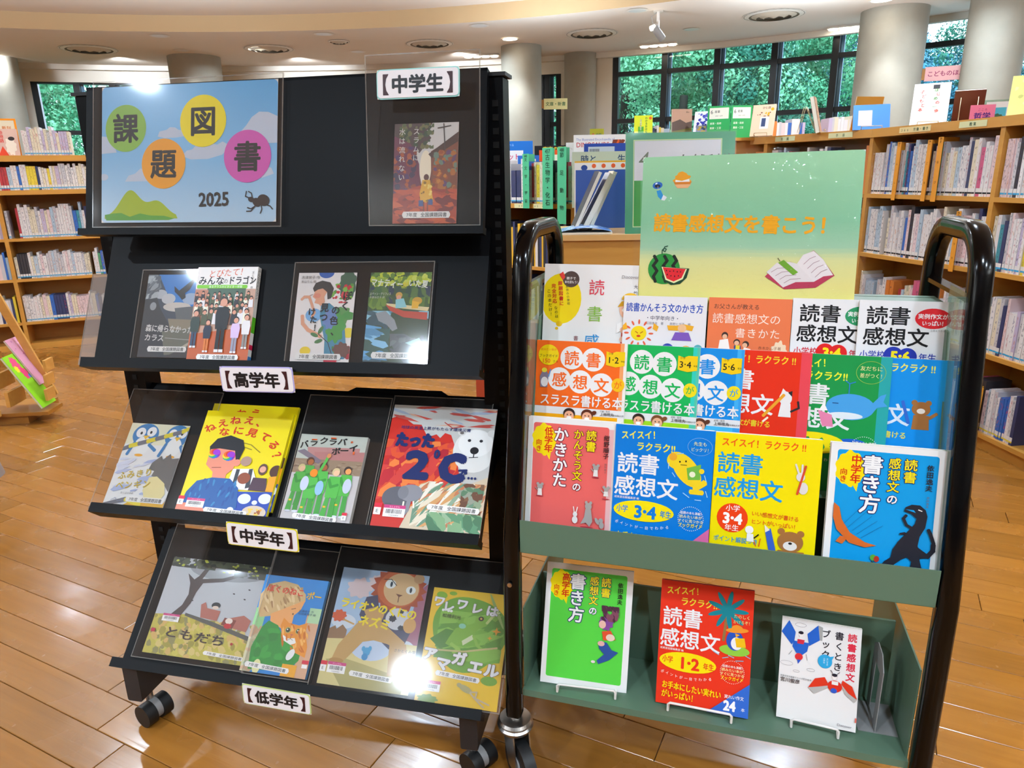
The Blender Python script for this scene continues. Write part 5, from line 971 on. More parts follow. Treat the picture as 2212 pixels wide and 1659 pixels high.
def a_bord(bg, grade, title, author, beasts, tilt=0):
    """white-bordered covers lettered in upright columns"""
    def f(A):
        H = A.H; A.r(0, 0, 100, H, '#dedbd8'); A.r(6, 6, 93 if grade != '低学年' else 88, H - 8 if grade != '低学年' else H - 3, bg, 2.5)
        if grade == '低学年': A.r(88, 8, 93, H - 3, '#dcb0b0')
        A.blob(18, 24, 13, 17, '#e6cf1c', n=10, amp=.06, seed=2); A.p([(20, 38), (26, 38), (25, 46)], '#e6cf1c')
        A.v(23, 10, 9.5, grade, '#c83420', .03, .98); A.v(12.5, 24, 6.8, '向き', '#c83420', .02, 1.0)
        dark = '#27285c' if grade != '低学年' else '#6a2638'
        big, mid = title
        sz = 19 if len(big) <= 3 else 16.5
        A.v(37, 9, sz, big, '#e4e2e0', .028, 1.0, out=dark, ob=.05)
        if len(mid) == 2:
            A.v(56, 10, 11, mid[0], '#e6d21c', .02, 1.02, out=dark, ob=.05); A.v(69.5, 10, 11.5, mid[1], '#e6d21c', .02, 1.02, out=dark, ob=.05)
            A.t(56, 10 + 11 * 1.02 * (len(mid[0]) + .55), 10, 'の', '#e4e2e0', .03, al='c', out=dark, ob=.05)
        A.v(86, 14, 6.2, author, '#2a2224', .02, 1.03); A.v(86, 44, 2.4, author, '#6a5a5a', 0, 1.2)
        beasts(A)
    return f
def b_low(A):
    g = '#9a9692'
    for x, y, k in ((76, 50, 1), (16, 76, 1.05), (88, 72, .8)): A.e(x, y, 3 * k, 3 * k, g); A.e(x - 2.4, y - 3 * k, 1.6, 1.6, g); A.e(x + 2.4, y - 3 * k, 1.6, 1.6, g); A.p([(x - 2, y + 2), (x + 2, y + 2), (x + 2.6, y + 9 * k), (x - 2.6, y + 9 * k)], '#d6d2ce'); A.l([(x - 2, y + 4), (x - 5, y + 1)], .9, g); A.e(x, y + 10, 4, .6, '#a03848')
    A.e(70, 92, 3.6, 3.8, g); A.p([(67, 95), (73, 95), (75, 108), (72, 114), (68, 110), (62, 112), (66, 104)], g); A.e(67.6, 88, 1.5, 1.8, g); A.e(72.4, 88, 1.5, 1.8, g); A.e(69, 115, 7, .8, '#a03848')
    A.e(56, 102, 2.4, 2.8, '#d8d4d0'); A.l([(55, 100), (54, 94)], 1.1, '#d8d4d0'); A.l([(57, 100), (58.4, 94)], 1.1, '#d8d4d0'); A.e(56, 108, 3, 4, '#d8d4d0'); A.e(84, 106, 2.4, 2.6, g); A.e(85, 111, 2.6, 3.6, g); A.e(80, 107, 1.8, 4, g, -30)
def b_mid(A):
    d = '#24242c'; bgc = '#1d94cc'
    A.p([(68, 56), (73, 53), (80, 53), (85, 57), (87, 63), (86, 74), (82, 83), (81, 92), (83, 98), (84, 106), (86, 113), (81, 118), (76, 116), (77, 108), (73, 104), (68, 107), (62, 113), (57, 118), (51, 115), (54, 110), (59, 106), (60, 98), (64, 90), (71, 80), (77, 71), (78, 66), (73, 62), (67, 60)], d)
    A.l([(80, 98), (85, 102), (90, 101), (94, 95), (94, 88), (91, 80), (89, 76)], 3.2, d); A.l([(80, 96), (86, 100)], 6, d); A.l([(90, 101), (94, 95), (94, 90)], 4.2, d)
    A.l([(76, 76), (70, 73), (67, 67), (69, 64)], 2.6, d); A.l([(74, 84), (69, 81), (66, 82)], 2.2, d); A.p([(68, 58), (77, 60.5), (75, 58)], bgc); A.l([(79, 57.4), (82, 58.4)], .9, '#e8e4e0'); A.e(68, 119, 17, .9, '#1c3c60')
    A.p([(6, 58), (11, 62), (14, 74), (22, 86), (36, 94), (46, 96), (36, 99), (22, 96), (10, 84), (6, 72)], '#c46a34'); A.p([(14, 90), (20, 92), (16, 98), (10, 96)], '#c46a34'); A.e(44, 108, 2.6, 3, '#5a9a3c'); A.e(47, 109, 2.4, 3, '#a83a2c'); A.l([(43, 112), (46, 114)], 1, '#2c2a20')
    for i in range(5): A.l([(16 + i * 4, 78 + i * 3), (30 + i * 5, 60 + i * 4)], .35, '#1f6a9c')
def b_high(A):
    A.blob(72, 62, 8, 8, '#7a4a8a', seed=5); A.speck(66, 42, 86, 60, 16, 3.2, ['#5a3a4a', '#7a4a5a', '#4a2c3c'], asp=2, rot=70); A.e(68, 64, 4, 4.6, '#d8b0a0'); A.p([(68, 72), (78, 70), (84, 80), (70, 82)], '#d0583a'); A.e(78, 78, 5, 4, '#d8c0b0'); A.p([(64, 84), (74, 84), (80, 92), (88, 94), (78, 104), (66, 110), (64, 106), (72, 98), (66, 92)], '#34508c'); A.e(68, 86, 4, 3, '#d8a8a0'); A.e(60, 108, 2.4, 1.6, '#d8c8c8')
def a_pink(A): a_bord('#d96a66', '低学年', ('かきかた', ('かんそう文', '読書')), '紺野順子', b_low)(A)
def a_cyan(A): a_bord('#1d94cc', '中学年', ('書き方', ('感想文', '読書')), '依田逸夫', b_mid)(A)
def a_green(A): a_bord('#5cc24c', '高学年', ('書き方', ('感想文', '読書')), '依田逸夫', b_high)(A)
def a_kaku(A):
    H = A.H; A.r(0, 0, 100, H, '#dcd7d4'); A.v(89, 8, 11.6, '読書感想文', '#d0384c', .035, 1.14); A.v(73, 8, 11.6, '書くとき', '#1f1c24', .02, 1.2); A.v(57, 8, 11.6, 'ブック', '#1f1c24', .02, 1.2)
    A.p([(0, 20), (9, 3), (18, 18), (17, 30), (14, 36)], '#2f62b4'); A.p([(33, 18), (46, 4), (49, 24), (36, 34)], '#2f62b4'); A.p([(46, 4), (52, 6), (52, 24), (49, 24)], '#9a9894'); A.p([(16, 30), (36, 30), (34, 42), (28, 48), (20, 46), (15, 38)], '#2f62b4'); A.e(25, 20, 3, 3.6, '#e6dcd6'); A.e(25, 17.6, 3.2, 2.2, '#23202a'); A.p([(21, 27), (30, 27), (29, 33), (21, 33)], '#c43848'); A.e(24, 51, 5, 5, '#cc3a3c'); A.p([(22, 55), (27, 55), (23.4, 61)], '#3a5ab0'); A.l([(15, 44), (11, 50)], .5, '#555'); A.l([(33, 46), (35, 54)], .5, '#555')
    A.e(57, 51, 9, 9.4, '#3a9cc8'); A.p([(62, 44), (68, 42), (65, 49)], '#3a9cc8'); A.v(60, 46, 2.6, 'だいすき', '#e0ecf0', 0, 1.0); A.v(56, 46, 2.6, '小学生', '#e0ecf0', 0, 1.0)
    for x, y, w_ in ((24, 7, 7), (9, 62, 8), (40, 66, 5), (22, 71, 4), (33, 80, 3)):
        for i in range(16): a = i * pi / 8; A.l([(x + w_ * cos(a), y + w_ * .38 * sin(a)), (x + w_ * cos(a + .4), y + w_ * .38 * sin(a + .4))], .3, '#8a8488'); A.z -= LY
        A.z += LY
    A.p([(38, 90), (46, 76), (58, 72), (64, 82), (52, 86)], '#cc402c'); A.p([(38, 90), (52, 86), (64, 82), (62, 86), (46, 97)], '#a8a4a0'); A.p([(80, 72), (92, 78), (99, 94), (88, 88), (79, 78)], '#cc402c'); A.p([(79, 78), (88, 88), (99, 95), (96, 99), (84, 90)], '#a8a4a0'); A.e(71, 82, 9, 8, '#cc3a2c'); A.e(70, 70, 3, 3.4, '#e6dcd6'); A.e(70, 67, 3.4, 2.2, '#23202a'); A.p([(67, 75), (75, 75), (75, 80), (67, 80)], '#d8d4d0'); A.e(70, 88, 4, 3.4, '#3a5ab0'); A.l([(68, 66), (65, 61)], .7, '#23202a'); A.l([(72, 66), (76, 62)], .7, '#23202a')
    A.t(2, 80, 2.6, '読書感想文指導アドバイザー 監修', '#555'); A.t(2, 85, 6.4, '宮川俊彦', '#2a262c', .015); A.t(86, H - 7, 5, 'Discover', '#7a7a84', al='c', shear=.1); A.r(98, H - 20, 100, H - 14, '#c86a60')
# ================================================================== THINGS ON THE BLACK RACK
T1, T2, T3_, T4 = TR
def chip(M_, x, s, w, txt, border, label, n=.024, roll=0):
    h = w * .33; t = thing('shelf_label', label, 'label', M_ @ T3(x, s, n) @ Matrix.Rotation(radians(roll), 4, 'Z'))
    A = Art(w, h, 0); A.r(0, 0, 100, A.H, border, 5); A.z += .0012; A.r(1.4, 1.4, 98.6, A.H - 1.4, '#e4dfe0', 4)
    A.build('card', t)
    A = Art(w, h, .0016); A.t(11.5, A.H / 2 + .5, 24, '【', '#3a1c1e', .02, sx=.85, al='c'); A.t(50, A.H / 2 + .5, 20.5, txt, '#1d1a1c', .045, al='c', sx=1.03); A.t(88.5, A.H / 2 + .5, 24, '】', '#3a1c1e', .02, sx=.85, al='c')
    A.build('lettering', t)
    mb = MB(); mb.box(.001, w - .001, .001, h - .001, -.0012, -.0002, PAPER); mb.build('backing', t); return t
sheet(T1, -.407, .012, .417, .290, a_sign, 'sign_poster', 'sky blue title sign with four coloured discs and a beetle, on the top panel', cat='sign')
sleeve(T1, -.424, 0, .45, .312, 'clear cover over the sky blue title sign')
sheet(T1, .265, .006, .132, .196, a_slum, 'book_cover_copy', 'reddish cover of a child walking down a sunset alley, under the topmost small label')
TC = T1 @ Matrix.Rotation(radians(7), 4, 'X')
sleeve(TC, .218, 0, .230, .322, 'tall clear case over the reddish alley cover, standing above the panel edge', m=SL2, name='clear_case')
chip(TC, .243, .238, .166, '中学生', '#9ad0c8', 'white label with pale teal rim stuck high on the tall clear case', n=.001)
for M_, x, s, txt, b, l in ((T2, -.104, -.062, '高学年', '#b9b2de', 'white label with lavender rim on the lip of the second tray'), (T3_, -.104, -.062, '中学年', '#e0d436', 'white label with yellow rim on the lip of the third tray'), (T4, -.102, -.058, '低学年', '#c3cf86', 'white label with pale green rim on the lip of the lowest tray')):
    # the labels hang upright from the lip
    nn = .034 if M_ is T2 else .041
    s -= (nn - .026) * (.438 if M_ is T2 else .68)
    o = M_ @ Vector((x, 0, nn)); X = (M_.to_3x3() @ Vector((1, 0, 0))).normalized(); Z = Vector((0, 0, 1)); Nn = X.cross(Z).normalized()
    chip(axes(o, X, Nn.cross(X), Nn), 0, s, .168, txt, b, l, n=.002, roll=-1.5 if M_ is not T2 else .5)
# second tray
sheet(T2, -.338, .014, .134, .190, a_crow, 'book_cover_copy', 'dark cover with a black bird over blue sky, half behind the class photo book')
sleeve(T2, -.350, .002, .150, .212, 'clear sleeve over the dark cover with the flying black bird')
book(T2, -.206, .001, .146, .216, .013, a_dragon, 'book', 'book with a crowded class photo under a white title band, second tray of the rack', n=.001, spart=s_dragon)
sheet(T2, .032, .010, .134, .196, a_boku, 'book_cover_copy', 'white cover with a boy painting among green leaves, second tray of the rack')
sheet(T2, .197, .014, .135, .192, a_manatee, 'book_cover_copy', 'green river cover with a red canoe and a grey manatee, second tray of the rack')
sleeve(T2, .023, .002, .316, .226, 'wide clear sleeve over the painting boy and the red canoe covers', m=SL2)
sleeve(T2, -.500, -.004, .085, .215, 'loose hazy clear sheet sticking out beside the second tray', n=-.024, m=clear_mat('hazy_sheet', '#f4f2ef', .30, '#b5aca6', .1))
# third tray
sheet(T3_, -.451, .006, .158, .208, a_penguin, 'book_cover_copy', 'pale cover with blue penguins behind a yellow and black bar, third tray of the rack')
sleeve(T3_, -.478, -.004, .250, .306, 'large clear sleeve over the blue penguin cover', m=SL2)
book(T3_, -.246, .022, .222, .252, .007, a_nee2, 'picture_book', 'yellow picture book mostly hidden, top edge peeping above its twin on the third tray', cover='#d8c518', n=-.006, hd=150)
book(T3_, -.251, .001, .223, .251, .007, a_nee, 'picture_book', 'yellow picture book with a man in rainbow sunglasses, third tray of the rack', cover='#d8c518', n=.002, hd=150)
book(T3_, .003, .001, .162, .206, .012, a_bala, 'book', 'book with children in green overalls under a pink roof, third tray of the rack', n=.0005, hd=148)
sleeve(T3_, .0, .0, .205, .305, 'clear sleeve behind the book with children in green overalls', n=.003, m=SL2)
sleeve(T3_, .205, .0, .235, .315, 'clear sleeve holding the red cover with the polar bear')
sheet(T3_, .212, .003, .240, .287, a_two, 'book_cover_copy', 'large red cover with a white polar bear and navy numerals, third tray of the rack', n=.001, hd=138)
# lowest tray
sheet(T4, -.403, .026, .270, .232, a_tomo, 'book_cover_copy', 'wide pale grey cover with a bare tree and two cardboard boxes, lowest tray', hd=138)
sleeve(T4, -.424, .012, .300, .330, 'clear sleeve over the wide grey tree cover', n=-.004)
book(T4, -.133, .016, .166, .222, .012, a_neko, 'book', 'book with an orange cat held by a child in green, lowest tray of the rack', n=.001, cover='#3a86bc', hd=168)
sheet(T4, .058, .013, .220, .265, a_lion, 'book_cover_copy', 'cover with a big lion holding a football, lowest tray of the rack', hd=140)
sheet(T4, .294, .006, .188, .248, a_frog, 'book_cover_copy', 'yellow cover with a green frog on a leaf, lowest tray of the rack', hd=155)
sleeve(T4, .040, .002, .450, .325, 'wide clear case over the lion and the frog covers', m=SL2, name='clear_case')
sleeve(T4, -.125, .010, .170, .30, 'clear sleeve around the orange cat book', n=.004)

# ================================================================== THINGS ON THE GREEN TROLLEY
R1 = slope(TF, .025, .58, .2); R2 = slope(TF, .070, .58, .2); R3 = slope(TF, .100, .58, .2)
TP = slope(TF, .214, 1.07, .15)
t = thing('poster', 'pale green and yellow poster with orange slogan and watermelon, behind the trolley books', 'poster', TP @ T3(.197, -.035, 0) @ Matrix.Rotation(radians(.6), 4, 'Z'))
mb = MB(); mb.box(0, .402, 0, .300, -.0006, 0, PAPER); mb.build('paper', t)
A = Art(.402, .300); a_poster(A); A.build('poster_print', t)
# laminating film: slightly wavy sheet with a margin around the paper
mb = MB(); nx, ny = 40, 30; x0, x1, y0, y1 = -.012, .416, -.005, .309; vv = []
for j in range(ny + 1):
    for i in range(nx + 1):
        x, y = x0 + (x1 - x0) * i / nx, y0 + (y1 - y0) * j / ny
        vv.append((x, y, .0042 + .0009 * sin(x * 38 + 2 * sin(y * 20)) + .0007 * sin(y * 47 + x * 13)))
mb.add(vv, [(j * (nx + 1) + i, j * (nx + 1) + i + 1, (j + 1) * (nx + 1) + i + 1, (j + 1) * (nx + 1) + i) for j in range(ny) for i in range(nx)], LAM, True)
mb.build('laminate_film', t, fix=False)
W_, H_ = .187, .257
book(R1, .000, .002, W_, H_, .012, a_pink, 'book', 'pink book with white and yellow upright lettering, front row of the trolley', n=-.002)
book(R1, .178, .001, W_, H_, .010, a_sui('#1478c4', '3・4', two=True, pic='bear_float', big='ellipse', low=low_blue), 'workbook', 'blue workbook with a floating yellow bear, front row of the trolley', n=.004)
book(R1, .366, .000, W_, H_, .012, a_sui('#e3d011', '3・4', tcol='#dc5a26', body='#2a92c8', two=False, pic='', big='circle'), 'workbook', 'yellow workbook with blue lettering and a brown bear, front row of the trolley', cover='#e3dfd0', n=.002)
book(R1, .567, -.002, W_, H_, .016, a_cyan, 'book', 'cyan book in a white border with a black dinosaur, end of the front row', n=.003)
SB = [('#e8702c', '#e8a06c', '#e8a81e', '1・2', '#e4ddd6', '#5a2c1c'), ('#1fa858', '#3ac0b0', '#9ccb2c', '3・4', '#5ab8a0', '#7a4a2c'), ('#1f8ad0', '#4aa8dc', '#4fb0dc', '5・6', '#3f9ad8', '#5a3424')]
book(R2, .000, .147, .186, H_, .010, a_sura(*SB[0]), 'workbook', 'orange workbook with white lettering discs and a penguin, middle row of the trolley')
book(R2, .140, .146, W_, H_, .009, a_sura(*SB[1]), 'workbook', 'green workbook with white lettering discs, middle row beside the orange one', yaw=-4, pivot=1)
book(R2, .222, .146, W_, H_, .009, a_sura(*SB[2]), 'workbook', 'blue workbook with white lettering discs, mostly hidden in the middle row', yaw=-4, pivot=1)
book(R2, .342, .146, W_, H_, .009, a_sui('#d63c24', '', tcol='#e2c83a', two=False, pic='cat', edge='#d8505a', big='top'), 'workbook', 'red workbook with a white cat holding a pencil, middle row of the trolley', cover='#e0dcd6', yaw=-4, pivot=1)
book(R2, .477, .145, W_, H_, .009, a_sui('#1f8a48', '5・6', tcol='#dfe040', two=True, pic='whale', edge='#2f9a9a', big='ellipse'), 'workbook', 'green workbook with a blue whale, middle row of the trolley', yaw=-4, pivot=1)
book(R2, .575, .144, W_, H_, .009, a_sui('#1c8fd6', '', tcol='#dfd86a', body='#cfd8e4', two=False, pic='brownbear', edge='#2a98d4', big='top'), 'workbook', 'sky blue workbook with a small brown bear and pencil, end of the middle row', yaw=-4, pivot=1)
book(R3, .003, .299, .193, H_, .010, a_guide, 'book', 'tall white book with a yellow speech balloon and an old man in a straw hat', yaw=3, pivot=0)
book(R3, .171, .285, .163, .210, .010, a_kansou, 'book', 'white book with a smiling sun and flying booklets, back row of the trolley', n=.002)
book(R3, .337, .286, .153, .210, .014, a_papa, 'book', 'orange book with a father reading to two children, back row of the trolley', cover='#dba88c')
book(R3, .491, .289, .153, .210, .009, a_bw('3・4', '#c8283c', '#2f8a5c'), 'book', 'white book with bold black lettering and red number discs, back row of the trolley', yaw=3.5, pivot=0)
book(R3, .606, .289, .154, .210, .010, a_bw('5・6', '#2c3c9c', '#d03038'), 'book', 'white book with bold black lettering and blue number discs, end of the back row', n=.002)
RB = slope(TF, .030, .240, .3)
def easel(x, w, y, yaw, label):
    t = thing('wire_easel', label, 'book stand', TF @ T3(x, y, .235) @ Matrix.Rotation(radians(yaw), 4, 'Z'), 'white wire easels on the trolley bottom shelf')
    mb = MB(); r = .0026
    mb.tube([(0, -.022, .004), (0, -.022, .020), (.004, -.0225, .0245), (w - .004, -.0225, .0245), (w, -.022, .020), (w, -.022, .004)], r, WHITE_WIRE); mb.build('front_lip', t)
    for a in (0, w):
        mb = MB(); mb.tube([(a, -.022, .004), (a, -.019, .002 + r), (a, .012, .003), (a, .095, .003)], r, WHITE_WIRE); mb.build('foot_rod', t)
        mb = MB(); mb.tube([(a, .024, .004), (a, .054, .10), (a + (.02 if a == 0 else -.02), .064, .13)], r, WHITE_WIRE); mb.build('back_rod', t)
    mb = MB(); mb.tube([(.02, .064, .13), (w / 2, .065, .135), (w - .02, .064, .13)], r, WHITE_WIRE); mb.tube([(w / 2, .065, .135), (w / 2, .095, .003)], r, WHITE_WIRE); mb.build('support', t)
easel(.073, .123, .028, 5, 'white wire easel under the lime green book'); easel(.307, .125, .034, -1, 'white wire easel under the red palm tree workbook'); easel(.548, .085, .052, -5, 'small white wire easel under the white book with book-winged birds')
book(RB, .031, -.002, .187, .262, .008, a_green, 'book', 'lime green book in a white border with small running figures, on the bottom shelf', yaw=5)
book(RB, .280, .000, .184, H_, .009, a_sui('#d8402c', '1・2', two=True, pic='palm', big='ellipse', low=low_red), 'workbook', 'red workbook with a palm tree and a sun-hatted penguin, on the bottom shelf', yaw=-1, roll=.6, cover='#c9383a')
RB2 = slope(TF, .052, .240, .3)
book(RB2, .519, .0, .146, .203, .008, a_kaku, 'book', 'small white book with blue and red book-winged birds, on the bottom shelf', yaw=-4, pivot=0)
t = thing('bookend', 'grey metal bookend standing at the end of the trolley bottom shelf', 'bookend', TF @ T3(.702, .06, .2355))
mb = MB(); mb.box(-.03, .042, 0, .09, 0, .0015, GREYW); mb.build('base_plate', t)
mb = MB(); pr = [(0, 0), (.09, 0), (.09, .15), (.07, .163), (.02, .163), (0, .14)]; hole = [(.03, .02), (.06, .02), (.06, .115), (.03, .115)]
for q in ([(0, 0), (.025, 0), (.025, .163), (0, .14)], [(.065, 0), (.09, 0), (.09, .145), (.065, .163)], [(.025, .12), (.065, .12), (.065, .163), (.025, .163)], [(.025, 0), (.065, 0), (.065, .012), (.025, .012)]): mb.prism(q, 0, 0, .0015, GREYW)
mb.build('upright_plate', t)
# ================================================================== BACKGROUND BOOKCASES AND THEIR BOOKS
SPINE = {}
def spine_mat(c):
    """book cloth with faint upright print and a paper call label, varied book by book"""
    if c in SPINE: return SPINE[c]
    m = mat('spine_' + c.lstrip('#'), c, .5, coat=.15); nt = m.node_tree; b = nt.nodes['Principled BSDF']
    tc = nt.nodes.new('ShaderNodeTexCoord'); mp = nt.nodes.new('ShaderNodeMapping'); mp.inputs['Scale'].default_value = (150, 150, 70)
    oi = nt.nodes.new('ShaderNodeObjectInfo'); ad = nt.nodes.new('ShaderNodeVectorMath'); sc = nt.nodes.new('ShaderNodeMath'); sc.operation = 'MULTIPLY'; sc.inputs[1].default_value = 91
    no = nt.nodes.new('ShaderNodeTexNoise'); no.inputs['Scale'].default_value = 1.0; no.inputs['Detail'].default_value = 1
    th = nt.nodes.new('ShaderNodeMapRange'); th.inputs[1].default_value = .57; th.inputs[2].default_value = .62; th.inputs[4].default_value = .6
    cr = nt.nodes.new('ShaderNodeValToRGB'); cr.color_ramp.interpolation = 'CONSTANT'; el = cr.color_ramp.elements
    for i, q in enumerate(('#2f3c6c', '#a83a50', '#37373c', '#4a7a6a', '#b0703a')):
        if i > 1: el.new(.5)
        el[i].position = i * .2; el[i].color = lin(q)
    mx = nt.nodes.new('ShaderNodeMix'); mx.data_type = 'RGBA'; mx.inputs[6].default_value = lin(c)
    sp = nt.nodes.new('ShaderNodeSeparateXYZ'); ab = nt.nodes.new('ShaderNodeMath'); ab.operation = 'ABSOLUTE'; lt = nt.nodes.new('ShaderNodeMath'); lt.operation = 'LESS_THAN'; lt.inputs[1].default_value = .0052; mu = nt.nodes.new('ShaderNodeMath'); mu.operation = 'MULTIPLY'
    nt.links.new(tc.outputs['Object'], mp.inputs[0]); nt.links.new(mp.outputs[0], ad.inputs[0]); nt.links.new(oi.outputs['Random'], sc.inputs[0]); nt.links.new(sc.outputs[0], ad.inputs[1]); nt.links.new(ad.outputs[0], no.inputs['Vector']); nt.links.new(no.outputs[0], th.inputs[0])
    nt.links.new(tc.outputs['Object'], sp.inputs[0]); nt.links.new(sp.outputs['X'], ab.inputs[0]); nt.links.new(ab.outputs[0], lt.inputs[0]); nt.links.new(th.outputs[0], mu.inputs[0]); nt.links.new(lt.outputs[0], mu.inputs[1])
    nt.links.new(oi.outputs['Random'], cr.inputs[0]); nt.links.new(cr.outputs[0], mx.inputs[7]); nt.links.new(mu.outputs[0], mx.inputs[0]); nt.links.new(mx.outputs[2], b.inputs['Base Color'])
    SPINE[c] = m; return m
PAL = [('white', '#d8d4d4', 24), ('cream', '#d6ccb4', 8), ('pale pink', '#d8c0c2', 4), ('light grey', '#bcbabf', 9), ('lilac', '#b7aac4', 3), ('pale blue', '#a9bccc', 5), ('red', '#a83038', 1), ('deep pink', '#c65a80', 1), ('navy', '#2c355c', 2), ('blue', '#2f62b0', 2), ('teal', '#3c8a98', 1), ('yellow', '#d8c23c', 1), ('orange', '#cf7a34', 1), ('dark', '#2c2a30', 2), ('green', '#4f8a62', 1)]
COLN = {h: n_ for n_, h, _ in PAL}; BAG = [h for _, h, k_ in PAL for _ in range(k_)]
BM = {}
BAND = {'blue': '#2f9acc', 'black': '#1c1b20', 'yellow': '#d8c43a'}
def spine_mesh(c, w, h, band):
    k_ = (c, w, h, band)
    if k_ in BM: return BM[k_]
    mb = MB(); d = .13; m = spine_mat(c); hw = w / 2 - .0004
    mb.box(-hw, hw, 0, d, 0, h, m)
    mb.box(-hw + .001, hw - .001, .003, d - .002, h - .0008, h - .0002, PAGES)
    v = [(-hw + .0006, -.0004, .012), (hw - .0006, -.0004, .012), (hw - .0006, -.0004, .038), (-hw + .0006, -.0004, .038)]
    mb.add(v, [(0, 1, 2, 3)], mat('call_label', '#d6d2d0', .6)); v = [(a, b_ - .0001, z * .30 + .0085) for a, b_, z in v]
    mb.add(v, [(0, 1, 2, 3)], mat('call_band_' + band, BAND[band], .5))
    BM[k_] = mb.mesh('spine_book'); return BM[k_]
class Line:
    """shelf front: points of the plan, arc length along it"""
    def __init__(s, pts): s.p = [Vector((x, y, 0)) for x, y in pts]; s.l = [(b - a).length for a, b in zip(s.p, s.p[1:])]; s.L = sum(s.l)
    def at(s, t):
        for i, l in enumerate(s.l):
            if t <= l or i == len(s.l) - 1:
                d = (s.p[i + 1] - s.p[i]).normalized(); return s.p[i] + d * t, d
            t -= l
NB = [0]
def shelf_books(line, t0, t1, z, hr, group, where, band='blue', gap=.0, lean=.0, pal=None, back=.018, seed=0, wr=(.014, .024), max_n=999, stufft=None, hand=1):
    rr = random.Random(seed); t = t0; n_ = 0; bag = pal or BAG; made = []
    while t < t1 - .012 and n_ < max_n:
        w = rr.choice((.012, .015, .018, .018, .021, .026)); w = min(max(w, wr[0]), wr[1]); h = round(rr.uniform(*hr) / .006) * .006
        if rr.random() < gap: t += rr.uniform(.02, .07); continue
        c = rr.choice(bag); run = 1 if rr.random() > .12 else rr.choice((2, 3, 4))
        for q in range(run):
            if t > t1 - .012: break
            p, d = line.at(t + w / 2); nrm = Vector((-d.y, d.x, 0))
            M_ = axes(p + nrm * (back + rr.uniform(-.002, .004)) + Vector((0, 0, z)), d, nrm, (0, 0, 1))
            if rr.random() < lean: M_ = M_ @ Matrix.Rotation(radians(rr.uniform(1.5, 5)), 4, 'Y')
            n_ += 1; made.append((c, w, h, M_)); t += w + .0006
    if stufft:
        mb = MB()
        for c, w, h, M_ in made: mb.box(-w / 2, w / 2, 0, .13, 0, h, spine_mat(c), M_)
        return stuff(tag(mb.build(stufft, fix=False), where, 'books'))
    for i, (c, w, h, M_) in enumerate(made):
        o = link('shelved_book', spine_mesh(c, w, h, band), None, M_); NB[0] += 1
        k_ = i + 1 if hand > 0 else len(made) - i
        tag(o, '%s book, %s from the post, %s' % (COLN.get(c, 'pale'), ('%d%s' % (k_, 'th' if 10 <= k_ % 100 <= 20 else {1: 'st', 2: 'nd', 3: 'rd'}.get(k_ % 10, 'th'))), where), 'book', group)
    return made
def bookcase(pts, zs, label, depth=.24, name='bookcase', plinth=.07, top_th=.045, back=True, ends=(1, 1), group=None):
    ln = Line(pts); a, b = ln.p[0], ln.p[-1]; d = (b - a).normalized(); n_ = Vector((-d.y, d.x, 0)); L = (b - a).length
    t = thing(name, label, 'bookcase', axes(a, d, n_, (0, 0, 1)), group)
    for k_, e in enumerate(ends):
        if e: mb = MB(); x = k_ * L; mb.box(x - .014, x + .014, 0, depth, 0, zs[0] - .001, OAK); mb.build('upright', t)
    for i, z in enumerate(zs):
        th = top_th if i == 0 else .022; mb = MB(); mb.box(.014 if i else -.016, L - .014 if i else L + .016, -.006 if i == 0 else 0, depth + (.0 if i else .012), z - th, z, OAK); mb.build('top_board' if i == 0 else 'shelf_board', t)
    mb = MB(); mb.box(.014, L - .014, .02, depth, 0, plinth - .022, OAK); mb.build('plinth', t)
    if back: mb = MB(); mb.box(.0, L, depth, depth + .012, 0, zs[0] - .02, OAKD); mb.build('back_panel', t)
    return ln, t
def strip(t, x, z, w, txt, bg='#d4d2a4', h=.028, y=-.0075, fg='#3f5a48'):
    mb = MB(); mb.box(x, x + w, y, y + .001, z - h, z, mat('strip_' + bg.lstrip('#'), bg, .6)); p = mb.build('label_strip', t)
    A = Art(w, h); A.t(50, A.H / 2, 100 * h / w * .62, txt, fg, .01, al='c', tr=.25); A.build('lettering', p, T3(x, y - .0005, z - h) @ Matrix.Rotation(pi / 2, 4, 'X'))
def divider(line, t, z, h, w, c, txt, fg, label, group, drop=.03, out=.008):
    p, d = line.at(t); nrm = Vector((-d.y, d.x, 0))
    o = thing('shelf_divider', label, 'divider', axes(p - nrm * out + Vector((0, 0, z - drop)), d, nrm, (0, 0, 1)), group)
    mb = MB(); mb.box(-w / 2, w / 2, 0, .0015, 0, h, mat('divider_' + c.lstrip('#'), c, .45)); mb.box(-w / 2, -w / 2 + .0015, .0015, .12, drop + .004, h, mat('divider_' + c.lstrip('#'), c, .45)); mb.build('plate', o)
    if txt:
        A = Art(w, h); head, body = txt; A.t(50, 24, 40 if len(head) < 4 else 34, head, fg, .02, al='c', sx=.8); st = (A.H - 60) / max(1, len(body)); A.v(50, 44, min(46, st), body, fg, .01, max(1, st / min(46, st))); A.build('lettering', o, T3(-w / 2, -.0004, 0) @ Matrix.Rotation(pi / 2, 4, 'X'))
    return o

